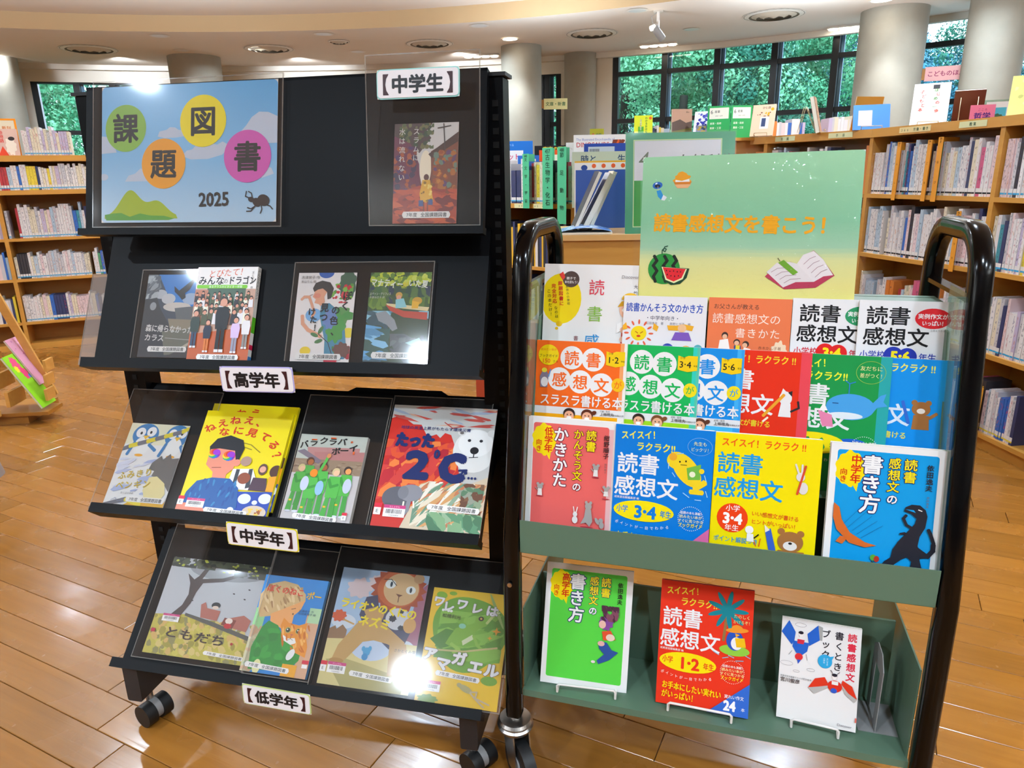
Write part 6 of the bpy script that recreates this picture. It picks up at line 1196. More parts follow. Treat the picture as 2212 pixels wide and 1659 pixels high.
# ---- curved bookcase behind the green trolley, four bays
ZR = [1.52, 1.17, .84, .46, .08]
RB_ = [(.92, 5.60), (1.68, 4.85), (2.05, 4.20), (2.22, 3.35), (2.30, 2.50)]
bays = []
for i, (a, b) in enumerate(zip(RB_, RB_[1:])):
    bays.append(bookcase([a, b], ZR, 'wooden bookcase bay %s' % ('behind the poster, furthest of the curved row', 'behind the poster edge, second bay of the curved row', 'behind the tall trolley handle, packed with pale books', 'nearest bay of the curved row, at the frame edge')[i], ends=(1, i == 3)))
bay_n = ['bay behind the poster', 'poster-edge bay', 'bay behind the trolley handle', 'nearest bay of the curved bookcase']
seed = 100
for i, (ln, t) in enumerate(bays):
    rows = {0: (0,), 1: (0, 1), 2: (0, 1, 2, 3), 3: (0, 1, 2, 3)}[i]
    for r_ in range(4):
        z = ZR[r_ + 1]; seed += 1
        hr = (.205, .275) if r_ != 3 else (.19, .25)
        rn = ('top row', 'second row', 'third row', 'bottom row')[r_]
        if i < 2 or (i == 2 and r_ == 3):
            shelf_books(ln, .02, ln.L - .02, z, hr, None, 'row of pale books in the %s, %s, mostly hidden by the trolley display' % (bay_n[i], rn), stufft='book_row', seed=seed)
        elif i == 3:
            shelf_books(ln, .02, .34, z, hr, 'books in the nearest bay, ' + rn, '%s, %s' % (rn, bay_n[i]), band='blue' if r_ < 3 else 'yellow', seed=seed, gap=.04)
        else:
            shelf_books(ln, .02, ln.L - .02, z, hr, 'books in the %s, %s' % (bay_n[i], rn), '%s, %s' % (rn, bay_n[i]), band='black' if r_ < 2 else 'yellow', seed=seed, gap=.02 if r_ < 2 else .08, lean=.02)
og = 'orange shelf dividers'
l2, l3 = bays[2][0], bays[3][0]
divider(l2, .235, 1.17, .30, .028, '#d8902a', ('338', 'くらし'), '#4a2c10', 'orange divider furthest from the trolley handle, top row of the bay behind it', og)
divider(l2, .45, 1.17, .30, .028, '#d8902a', ('366', 'しごと'), '#4a2c10', 'orange divider in the middle of the top row, next to a red book', og)
divider(l2, .52, 1.17, .31, .032, '#d8902a', ('378', 'まなび'), '#4a2c10', 'widest orange divider of the top row, with a dark dot at its foot', og)
divider(l2, .70, .84, .29, .028, '#d8902a', ('596', 'りょうり'), '#4a2c10', 'orange divider seen through the trolley handle, second row', og)
divider(l3, .02, .08, .27, .040, '#dc9a30', ('596', 'ご飯・どんぶり'), '#4a2c10', 'orange divider low beside the trolley frame, bottom row of the nearest bay', og)
divider(l3, .14, .08, .25, .034, '#dc9a30', ('596', '魚料理'), '#4a2c10', 'second orange divider of the bottom row, at the frame edge', og)
for i, x, w, txt, bg in ((0, .30, .14, '美術', '#cfd0a4'), (1, .08, .15, '民 謡', '#c9d0a4'), (1, .47, .16, '手 芸', '#cfcfa0'), (2, .22, .22, '366 労働・働き', '#dcc890'), (2, .62, .16, '教育', '#cfcfa0')):
    strip(bays[i][1], x, 1.512, w, txt, bg)

# ---- things standing on top of the curved bookcase
ZT = 1.52
def upright(M_, w, h, th, art, name, label, cat='book', cover='#dcd6cc', tilt=18, group=None, stand=False, face=PAGES):
    """a book or card leaning back on a wire stand; M_ = foot centre, x along, y away from viewer"""
    B = M_ @ Matrix.Rotation(-radians(tilt), 4, 'X') @ T3(-w / 2, 0, 0) @ Matrix.Rotation(pi / 2, 4, 'X')
    t = thing(name, label, cat, B, group); cm_ = mat('cover_' + cover.lstrip('#'), cover, .4, coat=.2)
    mb = MB(); mb.box(0, w, 0, h, -.001, 0, cm_); mb.box(0, w, 0, h, -th, -th + .001, cm_); mb.build('cover', t)
    if th > .004: mb = MB(); mb.box(.001, w - .001, .001, h - .001, -th + .001, -.001, PAGES); mb.build('pages', t)
    if art: A = Art(w, h); art(A); A.build('cover_print', t)
    if stand:
        k_ = thing('wire_stand', 'wire stand under the ' + ' '.join(label.split(',')[0].split()[:11]), 'book stand', M_, 'wire stands on the bookcase top')
        sm = mat('brass_wire', '#c9b48a', .35, metal=.4); q = sin(radians(tilt))
        for a in (-w * .28, w * .28):
            mb = MB(); mb.tube([(a, -.02, .018), (a, -.022, .003), (a, .03, .003), (a, h * .35 + .02, h * .72), (a, h * .40 + .02, h * .70), (a, h * .62, .003)], .002, sm, n=6); mb.build('side_wire', k_)
        mb = MB(); mb.tube([(-w * .28, -.02, .018), (w * .28, -.02, .018)], .002, sm, n=6); mb.build('lip_wire', k_)
    return t
def on_top(bi, t, z=ZT, back=.12, turn=0):
    ln = bays[bi][0]; p, d = ln.at(t); nrm = Vector((-d.y, d.x, 0))
    return axes(p + nrm * back + Vector((0, 0, z)), d, nrm, (0, 0, 1)) @ Matrix.Rotation(radians(turn), 4, 'Z')
def g_plain(bg, marks, seed, text=None, fg=K_):
    def f(A):
        A.r(0, 0, 100, A.H, bg); 
        if text: A.v(72, 8, 15, text, fg, .03, 1.05)
        A.speck(10, 12, 90, A.H - 30, 14, 6, marks, seed=seed)
    return f
def g_kabuki(A):
    A.r(0, 0, 100, A.H, '#cdd236'); A.v(66, 8, 14, 'わかるおはなし', '#2f7a3c', .03, 1.05); A.r(22, 60, 52, 120, '#4f9a34'); A.v(36, 20, 12, 'ものがたり', '#e8e6d0', .03, 1.02, out='#2f7a3c'); A.e(88, 16, 8, 8, '#d86a2c')
def g_mt(A): A.r(0, 0, 100, A.H, '#b08c78'); A.p([(0, 60), (40, 46), (70, 62), (100, 54), (100, A.H), (0, A.H)], '#5a4a44'); A.p([(0, 100), (100, 84), (100, A.H), (0, A.H)], '#6a6a3c'); A.t(70, 14, 8, '登山', '#3a2a24', .01)
def g_blue(A): A.r(0, 0, 100, A.H, '#d8d6e0'); A.speck(12, 10, 70, 80, 30, 7, ['#3a3f9a', '#5a5fb0', '#2c3080'], seed=6); A.r(14, 70, 90, 106, '#8a90a8'); A.speck(20, 74, 60, 100, 8, 8, ['#c8b04a', '#44506a'])
def g_peach(A): A.r(0, 0, 100, A.H, '#d8b49a'); A.t(60, 14, 12, 'ひと皿', K_, .02, al='c'); A.e(86, 22, 7, 7, '#e09a2c'); A.r(38, 56, 76, 110, '#c8c4c0'); A.r(44, 62, 62, 100, '#3a4460'); A.speck(20, 34, 80, 54, 12, 4, ['#6a4030', '#e09a2c'])
def g_red(A):
    A.r(0, 0, 100, A.H, '#dedad6'); A.r(52, 6, 70, 20, '#3a3a3e')
    for i, c in enumerate('子どもと本'): A.t(24 + 6 * (i % 2), 28 + i * 15, 13, c, '#c8503c', .02, al='c')
    for i, c in enumerate('はじめの一歩'): A.t(62 + 6 * (i % 2), 24 + i * 14, 12, c, '#c8503c' if i % 2 else '#5a8a3c', .02, al='c')
def g_cardblue(A): A.r(0, 0, 100, A.H, '#4f7ec0'); A.r(14, 18, 52, 66, '#b9aab4'); A.t(60, 90, 6, 'しおり', '#c8d4e4')
def g_sign6(A):
    A.r(0, 0, 100, A.H, '#3a9a5c'); A.r(8, 8, 92, 55, '#d8d8cc'); A.t(12, 24, 24, '6', '#3a3a3c', 0); A.t(30, 24, 12, '産業', '#4a4a4c', .01); A.t(50, 42, 8, '600～699', '#6a6a6a', 0, al='c'); A.t(12, 74, 10, '産業・技術', '#dfe8d8', .01); A.t(12, 94, 10, '農業・工芸', '#dfe8d8', .01)
def g_phil(A): A.r(0, 0, 100, A.H, '#d27a9c'); A.t(50, A.H * .28, 13, 'こころ', '#8a3a6a', .01, al='c'); A.t(50, A.H * .64, 34, '哲学', '#4a2c7a', .03, al='c')
def on_u(u, Y, z=ZT, turn=0):
    x = (u - 1106) / 1530 * Y * 1.0
    x = Y * _ratio(u); return axes((x, Y, z), (1, 0, 0), (0, 1, 0), (0, 0, 1)) @ Matrix.Rotation(radians(turn), 4, 'Z')
def _ratio(u, v=272):
    r = _F + _R2 * ((u - 1106) / 1530) - _U2 * ((v - 829.5) / 1530); return r.x / r.y
upright(on_u(1390, 5.38, turn=-8), .13, .19, .014, g_kabuki, 'book', 'yellow green book leaning to one side, standing on the bookcase beside the clear card holder', cover='#cdd236', tilt=12, stand=True)
upright(on_u(1474, 5.35, turn=10), .15, .22, .014, g_mt, 'book', 'brown mountain book on a brass wire stand, above the green number 4 board', cover='#a88674', tilt=4, stand=True)
upright(on_u(1518, 5.2, turn=-28), .14, .20, .012, g_blue, 'book', 'white and indigo book on a stand, between the mountain book and the green folder sign', tilt=16, stand=True)
M_ = on_u(1578, 5.1, turn=-6)
t = thing('folder_sign', 'green folding sign with two white panels numbered 6, on the bookcase top', 'sign', M_)
for k_, (x0, r_) in enumerate(((-.15, 14), (.0, -14))):
    Q = T3(x0, 0 if k_ else .036, 0) @ Matrix.Rotation(radians(-r_), 4, 'Z') @ Matrix.Rotation(pi / 2, 4, 'X'); mb = MB(); mb.box(0, .15, 0, .215, -.003, 0, mat('folder_green', '#3a9a5c', .4)); mb.build('panel', t, Q)
    A = Art(.15, .215, .0004); g_sign6(A); A.build('panel_print', t, Q)
upright(on_u(1645, 4.75, turn=-30), .14, .20, .012, g_peach, 'book', 'peach coloured book leaning back, in front of the green folder sign', cover='#d8b49a', tilt=18, stand=True)
upright(on_u(1540, 5.3, turn=0), .16, .10, .004, g_plain('#cfb27a', ['#4a3a24'], 4, '天文', '#3a2a1a'), 'card', 'tan card with dark lettering half behind the indigo book', cat='card', cover='#cfb27a', tilt=8)
upright(on_u(1775, 4.5, turn=62), .14, .21, .024, g_plain('#9a6a44', ['#5a3a24', '#c8a878'], 9), 'book', 'thick brown book seen edge on, leaning on the bookcase top', cover='#8a6444', tilt=14, stand=True)
upright(on_u(1866, 4.42, turn=12), .18, .19, .006, lambda A: A.r(0, 0, 100, A.H, '#c9964a'), 'board', 'tan cardboard easel back standing behind the blue booklet', cat='stand', cover='#c9964a', tilt=-10)
upright(on_u(1882, 4.25, turn=-18), .19, .15, .008, g_cardblue, 'booklet', 'blue booklet with a grey square picture, leaning back on the bookcase top', cat='booklet', cover='#4f7ec0', tilt=24, stand=True)
upright(on_u(2003, 3.95, turn=-30), .17, .24, .016, g_red, 'book', 'large white book with red lettering leaning back beside the pink column sign', tilt=26, stand=True)
upright(on_u(2085, 4.05, turn=150), .14, .19, .016, g_plain('#7a3a2c', ['#2c1a18', '#b8783c', '#4a2420'], 8), 'book', 'dark reddish book facing away, back to back with the large white book', cover='#6a3428', tilt=22, stand=True)
upright(on_u(2118, 3.8, turn=-20), .11, .085, .003, g_phil, 'card', 'pink card with purple lettering on the bookcase top', cat='card', cover='#d27a9c', tilt=4)
t = thing('card_holder', 'clear plastic card holder with a sea picture beside the pink card', 'card holder', on_u(2150, 3.95, turn=-24))
mb = MB(); mb.box(-.065, .065, 0, .004, 0, .12, ACR); mb.build('clear_sheet', t)
A = Art(.11, .10, 0); A.r(0, 0, 100, A.H, '#dcd8d6'); A.r(16, 26, 84, A.H - 8, '#5ab0c4'); A.blob(46, 66, 26, 12, '#4a6a54', seed=3); A.build('picture', t, T3(-.055, -.001, .01) @ Matrix.Rotation(pi / 2, 4, 'X'))
upright(on_u(2215, 3.45, turn=-35), .16, .21, .012, g_plain('#d8d488', ['#b8b870', '#e0dca0'], 12), 'book', 'pale yellow book leaning back at the frame edge, last on the bookcase top', cover='#d8d488', tilt=26)
for u0, u1, Y, lab in ((1655, 1740, 5.15, 'row of small pale paperbacks behind the peach book, on the far side of the bookcase top'), (1792, 1850, 4.95, 'row of small dark paperbacks behind the thick brown book'), (1395, 1450, 5.55, 'grey paperbacks behind the yellow green book')):
    ln = Line([(Y * _ratio(u0), Y), (Y * _ratio(u1), Y)]); seed += 1; shelf_books(ln, 0, ln.L, ZT, (.10, .125), None, lab, stufft='paperback_row', seed=seed)
# low glass topped case carrying the small paperbacks
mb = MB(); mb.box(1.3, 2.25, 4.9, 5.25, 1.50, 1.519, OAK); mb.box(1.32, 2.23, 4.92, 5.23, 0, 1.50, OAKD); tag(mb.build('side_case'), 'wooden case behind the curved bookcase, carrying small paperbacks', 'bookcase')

# ---- bookcases at the far side, behind the black rack
ZL = [1.53, 1.27, .90, .58, .23]
LB_ = [(-4.85, 5.28), (-3.98, 5.72), (-3.30, 6.02), (-2.45, 6.12), (-1.6, 6.05), (-.75, 5.82), (-.10, 5.5)]
lb = []
for i, (a, b) in enumerate(zip(LB_, LB_[1:])):
    ln, t = bookcase([a, b], ZL, 'wooden bookcase bay %s' % ('cut by the frame edge, beyond the slatted book box', 'with pale books beside the black rack, under the window', 'behind the first half of the black rack', 'behind the middle of the black rack', 'behind the wide black panel, beyond the rack', 'behind the rack post, last bay of the far row')[i], ends=(1, i == 5))
    lb.append((ln, t))
    for r_ in range(4):
        seed += 1; z = ZL[r_ + 1]; hr = (.17, .215) if r_ else (.16, .20)
        rn = ('top row', 'second row', 'third row', 'bottom row')[r_]
        if r_ == 1: hr = (.20, .27)
        if i == 1: shelf_books(ln, .02, ln.L - .02, z, hr, 'books beside the black rack, ' + rn, '%s of the bay beside the black rack' % rn, seed=seed, gap=.03, wr=(.018, .03))
        else: shelf_books(ln, .02, ln.L - .02, z, hr, None, 'row of mixed books, %s of the far bay, %s' % (rn, ('cut by the frame edge', '', 'glimpsed between the rack panels', 'glimpsed behind the rack middle', 'glimpsed behind the wide black panel', 'glimpsed beside the rack post')[i]), stufft='book_row', seed=seed, pal=BAG + (['#a83038', '#4f8a62', '#2f62b0', '#d8c23c'] * 4 if i > 1 else []))
mb = MB(); a, b = Vector((-4.85, 5.26)), Vector((-3.30, 6.0))
# front counter board of the second level
p = lb[1][1]; mb.box(-.9, .74, -.06, .0, 1.235, 1.27, OAK); mb.build('counter_edge', p)
ln = lb[1][0]
def on_l(t, z=1.53, back=.10, turn=0):
    p_, d = ln.at(t); nrm = Vector((-d.y, d.x, 0)); return axes(p_ + nrm * back + Vector((0, 0, z)), d, nrm, (0, 0, 1)) @ Matrix.Rotation(radians(turn), 4, 'Z')
def g_manga(A):
    A.r(0, 0, 100, A.H, '#c9aca0'); A.v(50, 6, 14, '絵物語', '#c03a34', .02, 1.0); A.blob(24, 60, 16, 30, '#e0d6c8', seed=3); A.blob(76, 60, 16, 30, '#e0d6c8', seed=5); A.e(18, 34, 10, 7, '#2a2224'); A.e(80, 34, 10, 7, '#2a2224'); A.p([(34, 100), (50, 60), (66, 100)], '#c84c34')
upright(on_l(.10, back=.03), .215, .20, .012, g_manga, 'book', 'display book with two white robed figures, on top of the bay beside the black rack', cover='#c9aca0', tilt=8)
upright(on_l(.13, back=.14), .14, .28, .003, lambda A: (A.r(0, 0, 100, A.H, '#e0902c'), A.r(10, 10, 90, 90, '#dcd0b8'), A.t(50, 50, 22, '新刊', '#c06a2c', .02, al='c')), 'card', 'orange and white card standing behind the robed figures book', cat='card', cover='#e0902c', tilt=2)
shelf_books(ln, .24, ln.L - .17, 1.53, (.17, .22), 'pale books on top of the bay beside the black rack', 'on top of the bay beside the black rack', seed=77, pal=['#d8d2d0', '#d6ccb4', '#b9b6b8', '#b7aac4'], wr=(.018, .03))
shelf_books(lb[0][0], .6, lb[0][0].L - .03, 1.53, (.17, .22), None, 'dark grey books on top of the bay cut by the frame edge', seed=78, pal=['#4a4a52', '#6a6870', '#8a8888'], stufft='book_row')

# ---- display case between the rack and the trolley, with green dividers
ZM = [1.13, .72, .36]
bookcase([(.42, 4.56), (.98, 4.10)], ZM, 'low wooden bookcase under the dinosaur encyclopedia, behind the wooden counter', depth=.55, top_th=.03)
ln, t = bookcase([(-.14, 5.05), (.40, 4.55)], ZM, 'low wooden bookcase seen between the rack and the trolley, with green dividers on top', depth=.55, top_th=.03)
MIDPAL = ['#d8d2d0', '#d6ccb4', '#2f62b0', '#2c355c', '#a83038', '#d8c23c', '#d8d2d0', '#3c8a98', '#b9b6b8', '#2c2a30']
shelf_books(ln, .0, ln.L, 1.13, (.19, .29), 'books on top of the low case with green dividers', 'on top of the low case with green dividers', seed=201, pal=MIDPAL, wr=(.018, .03))
for r_, z in ((1, .72), (2, .36)): shelf_books(ln, .02, ln.L - .02, z, (.22, .30), None, 'row of dark and yellow books, %s shelf of the low case with green dividers' % ('upper' if r_ == 1 else 'lower'), seed=201 + r_, pal=['#2c2a30', '#2c355c', '#d8a82c', '#d8d2d0', '#23252c'], stufft='book_row')
gg = 'green shelf dividers'
def at_u(ln, u):
    return min((abs(ln.at(t_)[0].x / ln.at(t_)[0].y - _ratio(u, 380)), t_) for t_ in [ln.L * i / 200 for i in range(-20, 240)])[1]
divider(ln, at_u(ln, 1142), 1.13, .34, .055, '#46b080', ('440', '天文学・宇宙'), '#1f3a2c', 'green divider lettered 440, nearest the rack post', gg, out=.03)
divider(ln, at_u(ln, 1192), 1.13, .37, .085, '#46b080', ('457', '古生物学・化石'), '#1f3a2c', 'green divider lettered 457, middle of the three', gg, out=.04)
divider(ln, at_u(ln, 1224), 1.13, .46, .070, '#46b080', ('488', '節足動物'), '#1f3a2c', 'tallest green divider, against the dark blue picture book', gg, drop=.12, out=.05)
for x, txt in ((.08, '42 43'), (.25, '44'), (.42, '45 46')): strip(t, x, 1.128, .12, txt, '#d4d0a0')
def card_at(u, Y, z, w, h, art, name, label, cover, cat='book', tilt=6, turn=0, th=.010): return upright(axes((Y * _ratio(u, 380), Y, z), (1, 0, 0), (0, 1, 0), (0, 0, 1)) @ Matrix.Rotation(radians(turn), 4, 'Z'), w, h, th, art, name, label, cat=cat, cover=cover, tilt=tilt)
def g_watt(A): A.r(0, 0, 100, A.H, '#2f70b8'); A.r(0, 24, 74, A.H, '#dcdad8'); A.t(40, 40, 17, 'ワット', '#c8406a', .02, al='c'); A.r(0, 62, 74, 74, '#d04a34'); A.t(36, 10, 7, 'しらべる', '#a8c8e8', al='c')
def g_dino(A):
    A.r(0, 0, 100, A.H, '#dcd6d0'); A.t(4, 7, 5.4, 'The Illustrated Encyclopedia of', '#6a78b0', 0, sx=.92); A.t(4, 15, 10.5, 'DINOSAURS', '#b83a40', .01, sx=.93); A.speck(62, 8, 98, 26, 16, 5, ['#d8682c', '#e0a040', '#7a3a24'], asp=2, rot=-70)
card_at(1112, 5.25, 1.14, .26, .40, g_watt, 'book', 'tall blue and white book with pink lettering standing highest beside the rack post', '#2f70b8', tilt=0)
card_at(1150, 5.15, 1.14, .20, .30, g_plain('#3a6ab0', ['#d8d0c8', '#2c2c34', '#8a6a5a'], 21), 'book', 'blue book with a face, between the tall blue book and the black one', '#3a6ab0', tilt=0)
card_at(1200, 5.35, 1.14, .30, .37, lambda A: (A.r(0, 0, 100, A.H, '#1d1a1c'), A.t(50, 8, 12, '宇宙の図鑑', '#d8b82c', .03, al='c')), 'book', 'black book with yellow lettering behind the orange one', '#1d1a1c', tilt=0)
card_at(1200, 5.05, 1.14, .22, .33, lambda A: (A.r(0, 0, 100, A.H, '#d0562c'), A.r(34, 14, 100, 60, '#d4d2bc'), A.r(68, 34, 96, 52, '#2f7a5c')), 'book', 'orange book with a pale window, beside the green dividers', '#d0562c', tilt=0)
card_at(1243, 4.7, 1.14, .12, .36, g_plain('#d8d4d2', ['#c8c2c0', '#c05a6a'], 30), 'book', 'narrow white book between the orange book and the dinosaur encyclopedia', '#d8d4d2', tilt=0)
card_at(1305, 4.6, 1.14, .38, .40, g_dino, 'book', 'large white encyclopedia with red capitals and a spiky fossil', '#dcd6d0', tilt=2)
card_at(1316, 4.4, 1.12, .30, .36, lambda A: (A.r(0, 0, 100, A.H, '#2c4a9a'), A.r(8, 6, 60, 24, '#b8c4cc'), [A.r(11 + i * 2.2, 10, 12 + i * 2.2, 18, '#2a2628') for i in range(9)]), 'book', 'blue book with a barcode label behind the dark blue picture book', '#2c4a9a', tilt=2)
card_at(1300, 4.25, 1.12, .34, .31, lambda A: (A.r(0, 0, 100, A.H, '#b4c4b0'), A.t(14, 12, 14, '時と', '#2c4a6a', .02), A.t(76, 12, 14, '生', '#2c4a6a', .02)), 'book', 'pale green book with blue lettering, just behind the dark blue picture book', '#b4c4b0', tilt=2)
card_at(1300, 3.7, 1.04, .27, .33, lambda A: (A.r(0, 0, 100, A.H, '#dcd8d4'), A.r(0, 0, 100, 3, '#d8a83c'), [A.e(36 + 18 * i, 9, 4, 4, '#d8663c') for i in range(4)], A.e(18, 12, 6, 5, '#2c4a8a'), A.r(2, 16, 100, A.H, '#3f5a9c')), 'picture_book', 'dark blue picture book with a white dotted edge, standing on the wooden counter', '#dcd8d4', tilt=4, th=.014)
card_at(1288, 6.4, 1.52, .12, .16, lambda A: (A.r(0, 0, 100, A.H, '#a8a83c'), A.t(24, 40, 30, '9', '#c03a4a', .02, al='c'), A.t(62, 42, 26, '文学', '#3a6a4a', .02, al='c', sx=.8)), 'card', 'small olive card with a red number against the white jamb of the window', '#a8a83c', cat='card', tilt=0, th=.003)
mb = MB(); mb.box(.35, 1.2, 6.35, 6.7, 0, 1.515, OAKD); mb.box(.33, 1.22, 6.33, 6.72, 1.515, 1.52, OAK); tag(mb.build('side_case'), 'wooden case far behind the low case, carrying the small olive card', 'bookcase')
# counter with the green number board
t = thing('wooden_counter', 'light wooden display counter behind the trolley, carrying the green number board', 'counter', axes((.20, 3.28, 0), (1, 0, 0), (0, 1, 0), (0, 0, 1)) @ Matrix.Rotation(radians(-4), 4, 'Z'))
mb = MB(); mb.box(0, .95, 0, .62, 1.015, 1.04, wood('counter_top', '#c99a5c', '#d8ac6c', (3, 12, 3))); mb.build('counter_top', t)
mb = MB(); mb.box(.015, .935, .015, .60, 0, 1.015, OAK); mb.build('body', t)
t = thing('number_board', 'green framed board with a large handwritten 4, half behind the poster', 'sign', axes((.83, 3.30, 1.04), (1, 0, 0), (0, 1, 0), (0, 0, 1)) @ Matrix.Rotation(radians(-6), 4, 'X') @ T3(-.30, 0, 0) @ Matrix.Rotation(pi / 2, 4, 'X'))
mb = MB(); mb.box(0, .49, 0, .44, -.006, 0, mat('board_green', '#2f9468', .35)); mb.build('board', t)
A = Art(.49, .44, .0006); A.r(7, 6, 88, 84, '#bfcf9a'); A.r(7.8, 6.8, 87.2, 83.2, '#2f9468'); A.r(8, 7, 87, 42, '#c8c8cc'); A.r(8, 42, 87, 83, '#2c9038'); A.r(14, 42, 87, 83, '#5aa868'); A.t(17, 23, 20, '4', '#55604a', .0, al='c', shear=.12); A.t(46, 26, 14, '自然科学', '#4a4a4c', .01); A.v(33, 56, 8, '算数', '#d8e4d0', 0, 1.0)
A.build('lettering', t)
mb = MB(); mb.box(-.004, .494, -.004, .446, .0045, .0052, clear_mat('board_film', '#ffffff', .02, '#dcdcdc', .05, bump=(10, .1))); mb.build('clear_sheet', t)
t = thing('open_magazine', 'blue and white patterned magazine lying on the wooden counter', 'magazine', axes((.25, 3.30, 1.041), (1, 0, 0), (0, 1, 0), (0, 0, 1)) @ Matrix.Rotation(radians(-4), 4, 'Z'))
mb = MB(); vv = []; nx = 14
for j in range(2):
    for i in range(nx + 1): x = -.02 + .24 * i / nx; vv.append((x, j * .20, .012 + .022 * sin(pi * i / nx) * (1 if j else .8)))
PATT = mat('blue_pattern', '#7fa8dc', .35, coat=.4); nt = PATT.node_tree; b_ = nt.nodes['Principled BSDF']; tc = nt.nodes.new('ShaderNodeTexCoord'); no = nt.nodes.new('ShaderNodeTexNoise'); no.inputs['Scale'].default_value = 26; cr = nt.nodes.new('ShaderNodeValToRGB'); cr.color_ramp.interpolation = 'CONSTANT'
for i, (p_, c_) in enumerate(((0, '#3f6cc0'), (.42, '#7fb0e0'), (.5, '#dce4ee'), (.6, '#4f86cc'))):
    if i > 1: cr.color_ramp.elements.new(.9)
    cr.color_ramp.elements[i].position = p_; cr.color_ramp.elements[i].color = lin(c_)
nt.links.new(tc.outputs['Object'], no.inputs['Vector']); nt.links.new(no.outputs[0], cr.inputs[0]); nt.links.new(cr.outputs[0], b_.inputs['Base Color'])
mb.add(vv, [(i, i + 1, i + nx + 2, i + nx + 1) for i in range(nx)], PATT, True); mb.build('open_page', t, fix=False)
mb = MB(); mb.box(-.02, .22, .0, .20, 0, .008, PAGES); mb.build('pages', t)
for k_, (x, rot, c, l) in enumerate(((.40, 24, '#2c2a30', 'thin dark book fanned out at a slant in front of the dark blue picture book'), (.44, 27, '#d8d2d0', 'thick pale book fanned out beside the thin dark one'), (.475, 24, '#d6ccb4', 'cream book fanned out next to the green number board'))):
    t = thing('slanting_book', l, 'book', axes((x - .10, 3.42 + .02 * k_, 1.045), (1, 0, 0), (0, 1, 0), (0, 0, 1)) @ Matrix.Rotation(radians(rot), 4, 'Y'), 'fanned books on the wooden counter')
    mb = MB(); w = .016 + .008 * (k_ == 1); mb.box(0, .001, 0, .18, 0, .30, mat('cover_' + c.lstrip('#'), c, .4)); mb.box(w, w + .001, 0, .18, 0, .30, mat('cover_' + c.lstrip('#'), c, .4)); mb.build('cover', t)
    mb = MB(); mb.box(.001, w, .001, .178, .001, .298, PAGES); mb.build('pages', t)

# ---- red bench between the units, slatted picture book box, grey stool
t = thing('red_bench', 'red upholstered bench with a salmon back, glimpsed between rack and trolley', 'bench', axes((-.17, 3.22, 0), (1, 0, 0), (0, 1, 0), (0, 0, 1)))
mb = MB(); mb.prism([(0, .03), (.26, .03), (.26, .43), (.245, .45), (.015, .45), (0, .43)], 1, 0, .45, mat('red_vinyl', '#b8482c', .45, coat=.2)); mb.build('seat', t)
mb = MB(); mb.box(.045, .30, .45, .50, .03, .56, mat('salmon_vinyl', '#e0907a', .45)); mb.build('back', t)
mb = MB(); mb.box(.02, .24, .02, .43, 0, .03, RUBBER); mb.build('base', t)
PINE = wood('pine_slat', '#c98f44', '#dca656', (3, 22, 22), rough=.35)
t = thing('slatted_book_box', 'stepped pine box of rounded slats holding picture books, cut by the frame edge', 'book box', axes((-3.03, 3.75, 0), (cos(.12), sin(.12), 0), (-sin(.12), cos(.12), 0), (0, 0, 1)))
for i in range(6):
    z = .05 + .085 * i; x1 = .16 - .075 * i + (.03 if i > 3 else 0); mb = MB()
    mb.prism([(-.55, z + .01), (-.54, z), (x1 - .015, z), (x1, z + .012), (x1, z + .045), (x1 - .015, z + .057), (-.54, z + .057), (-.55, z + .047)], 1, 0, .022, PINE); mb.build('slat', t)
for i in range(7):
    z = .10 + .105 * i; x = .20 - .04 * i; mb = MB(); mb.box(x - .02, x, .05, .22, z, z + .085, PINE); mb.build('slat', t)
for i in range(3):
    z = .12 + .085 * i; mb = MB(); mb.box(.375 + .012 * i, .39 + .012 * i, .08, .17, z, z + .065, PINE); mb.build('slat', t)
mb = MB(); mb.prism([(.34, .10), (.375, .12), (.17, .74), (.12, .74)], 1, .22, .235, PINE); mb.build('side_board', t)
mb = MB(); mb.box(.0, .40, .03, .20, .05, .07, OAKD); mb.prism([(-.50, 0), (.28, 0), (.28, .05), (-.50, .05)], 1, .05, .40, OAKD); mb.build('bottom', t)
Q = t.matrix_world
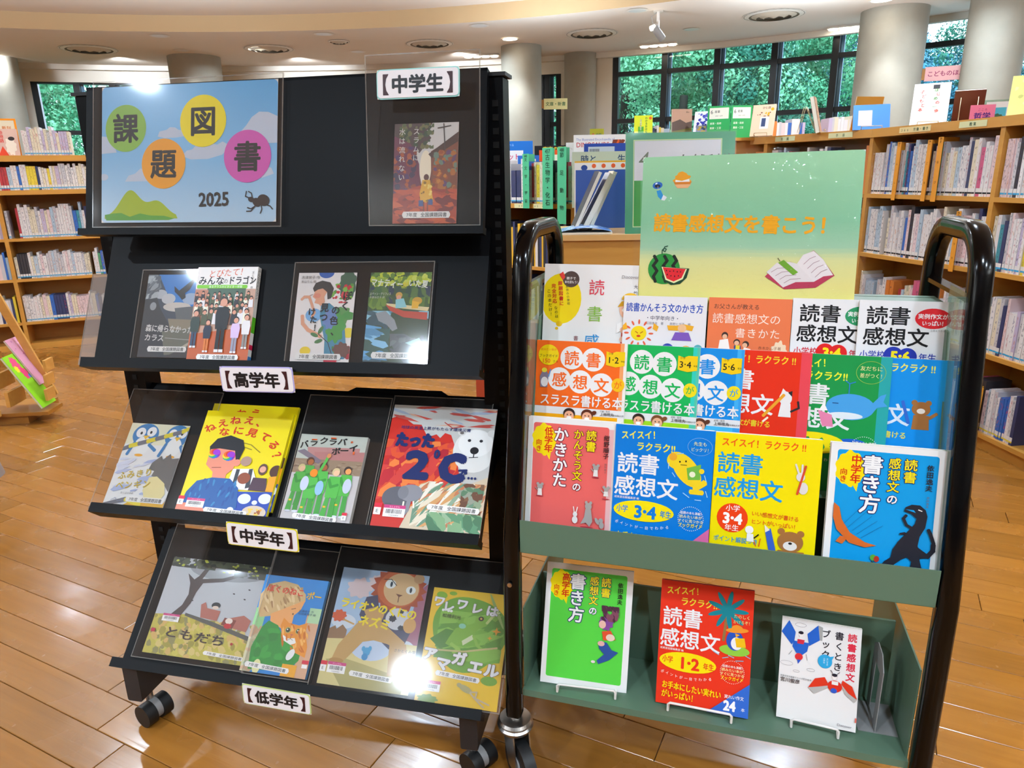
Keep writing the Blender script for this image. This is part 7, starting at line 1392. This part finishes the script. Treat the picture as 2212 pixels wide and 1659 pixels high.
BX = axes((-3.03, 3.75, 0), (cos(.12), sin(.12), 0), (-sin(.12), cos(.12), 0), (0, 0, 1))
def g_lime(A): A.r(0, 0, 100, A.H, '#8cc832'); A.blob(42, 40, 20, 30, '#d85a84', seed=2); A.blob(56, 84, 16, 26, '#d04a78', seed=4); A.blob(30, 60, 10, 14, '#e0d040', seed=6); A.e(70, 100, 8, 8, '#5a90c8')
B = BX @ T3(.375, .04, .09) @ Matrix.Rotation(radians(-28), 4, 'Y') @ Matrix.Rotation(pi / 2, 4, 'Z') @ Matrix.Rotation(pi / 2, 4, 'X')
def boxed(B_, w, h, th, art, cover, label):
    t = thing('picture_book', label, 'book', B_); cm_ = mat('cover_' + cover.lstrip('#'), cover, .4, coat=.3); mb = MB(); mb.box(0, w, 0, h, -.001, 0, cm_); mb.box(0, w, 0, h, -th, -th + .001, cm_); mb.build('cover', t)
    mb = MB(); mb.box(.001, w - .001, .001, h - .001, -th + .001, -.001, PAGES); mb.build('pages', t); A = Art(w, h); art(A); A.build('cover_print', t)
boxed(B, .15, .34, .012, g_lime, '#8cc832', 'lime green picture book with pink shapes leaning in the slatted box')
boxed(BX @ T3(.33, .15, .20) @ Matrix.Rotation(radians(-28), 4, 'Y') @ Matrix.Rotation(pi / 2, 4, 'Z') @ Matrix.Rotation(pi / 2, 4, 'X'), .12, .30, .01, lambda A: (A.r(0, 0, 100, A.H, '#cf9ab0'), A.speck(10, 10, 90, 90, 12, 5, ['#b87a9a', '#dcb4c4'])), '#cf9ab0', 'dull pink picture book behind the lime green one in the slatted box')
t = thing('grey_stool', 'round grey stool leg pad cut by the frame edge, beside the floor shadow', 'stool', T3(-2.52, 3.05, 0))
mb = MB(); mb.cyl((0, 0, 0), (0, 0, .09), .13, mat('stool_grey', '#8f8580', .5), .11, n=32); mb.build('foot', t)
mb = MB(); mb.cyl((0, 0, .09), (0, 0, .38), .03, GREYW, n=16); mb.build('stem', t)
mb = MB(); mb.cyl((-.08, 0, .38), (-.08, 0, .44), .2, mat('stool_seat', '#4a4a50', .6), n=32); mb.build('seat', t)
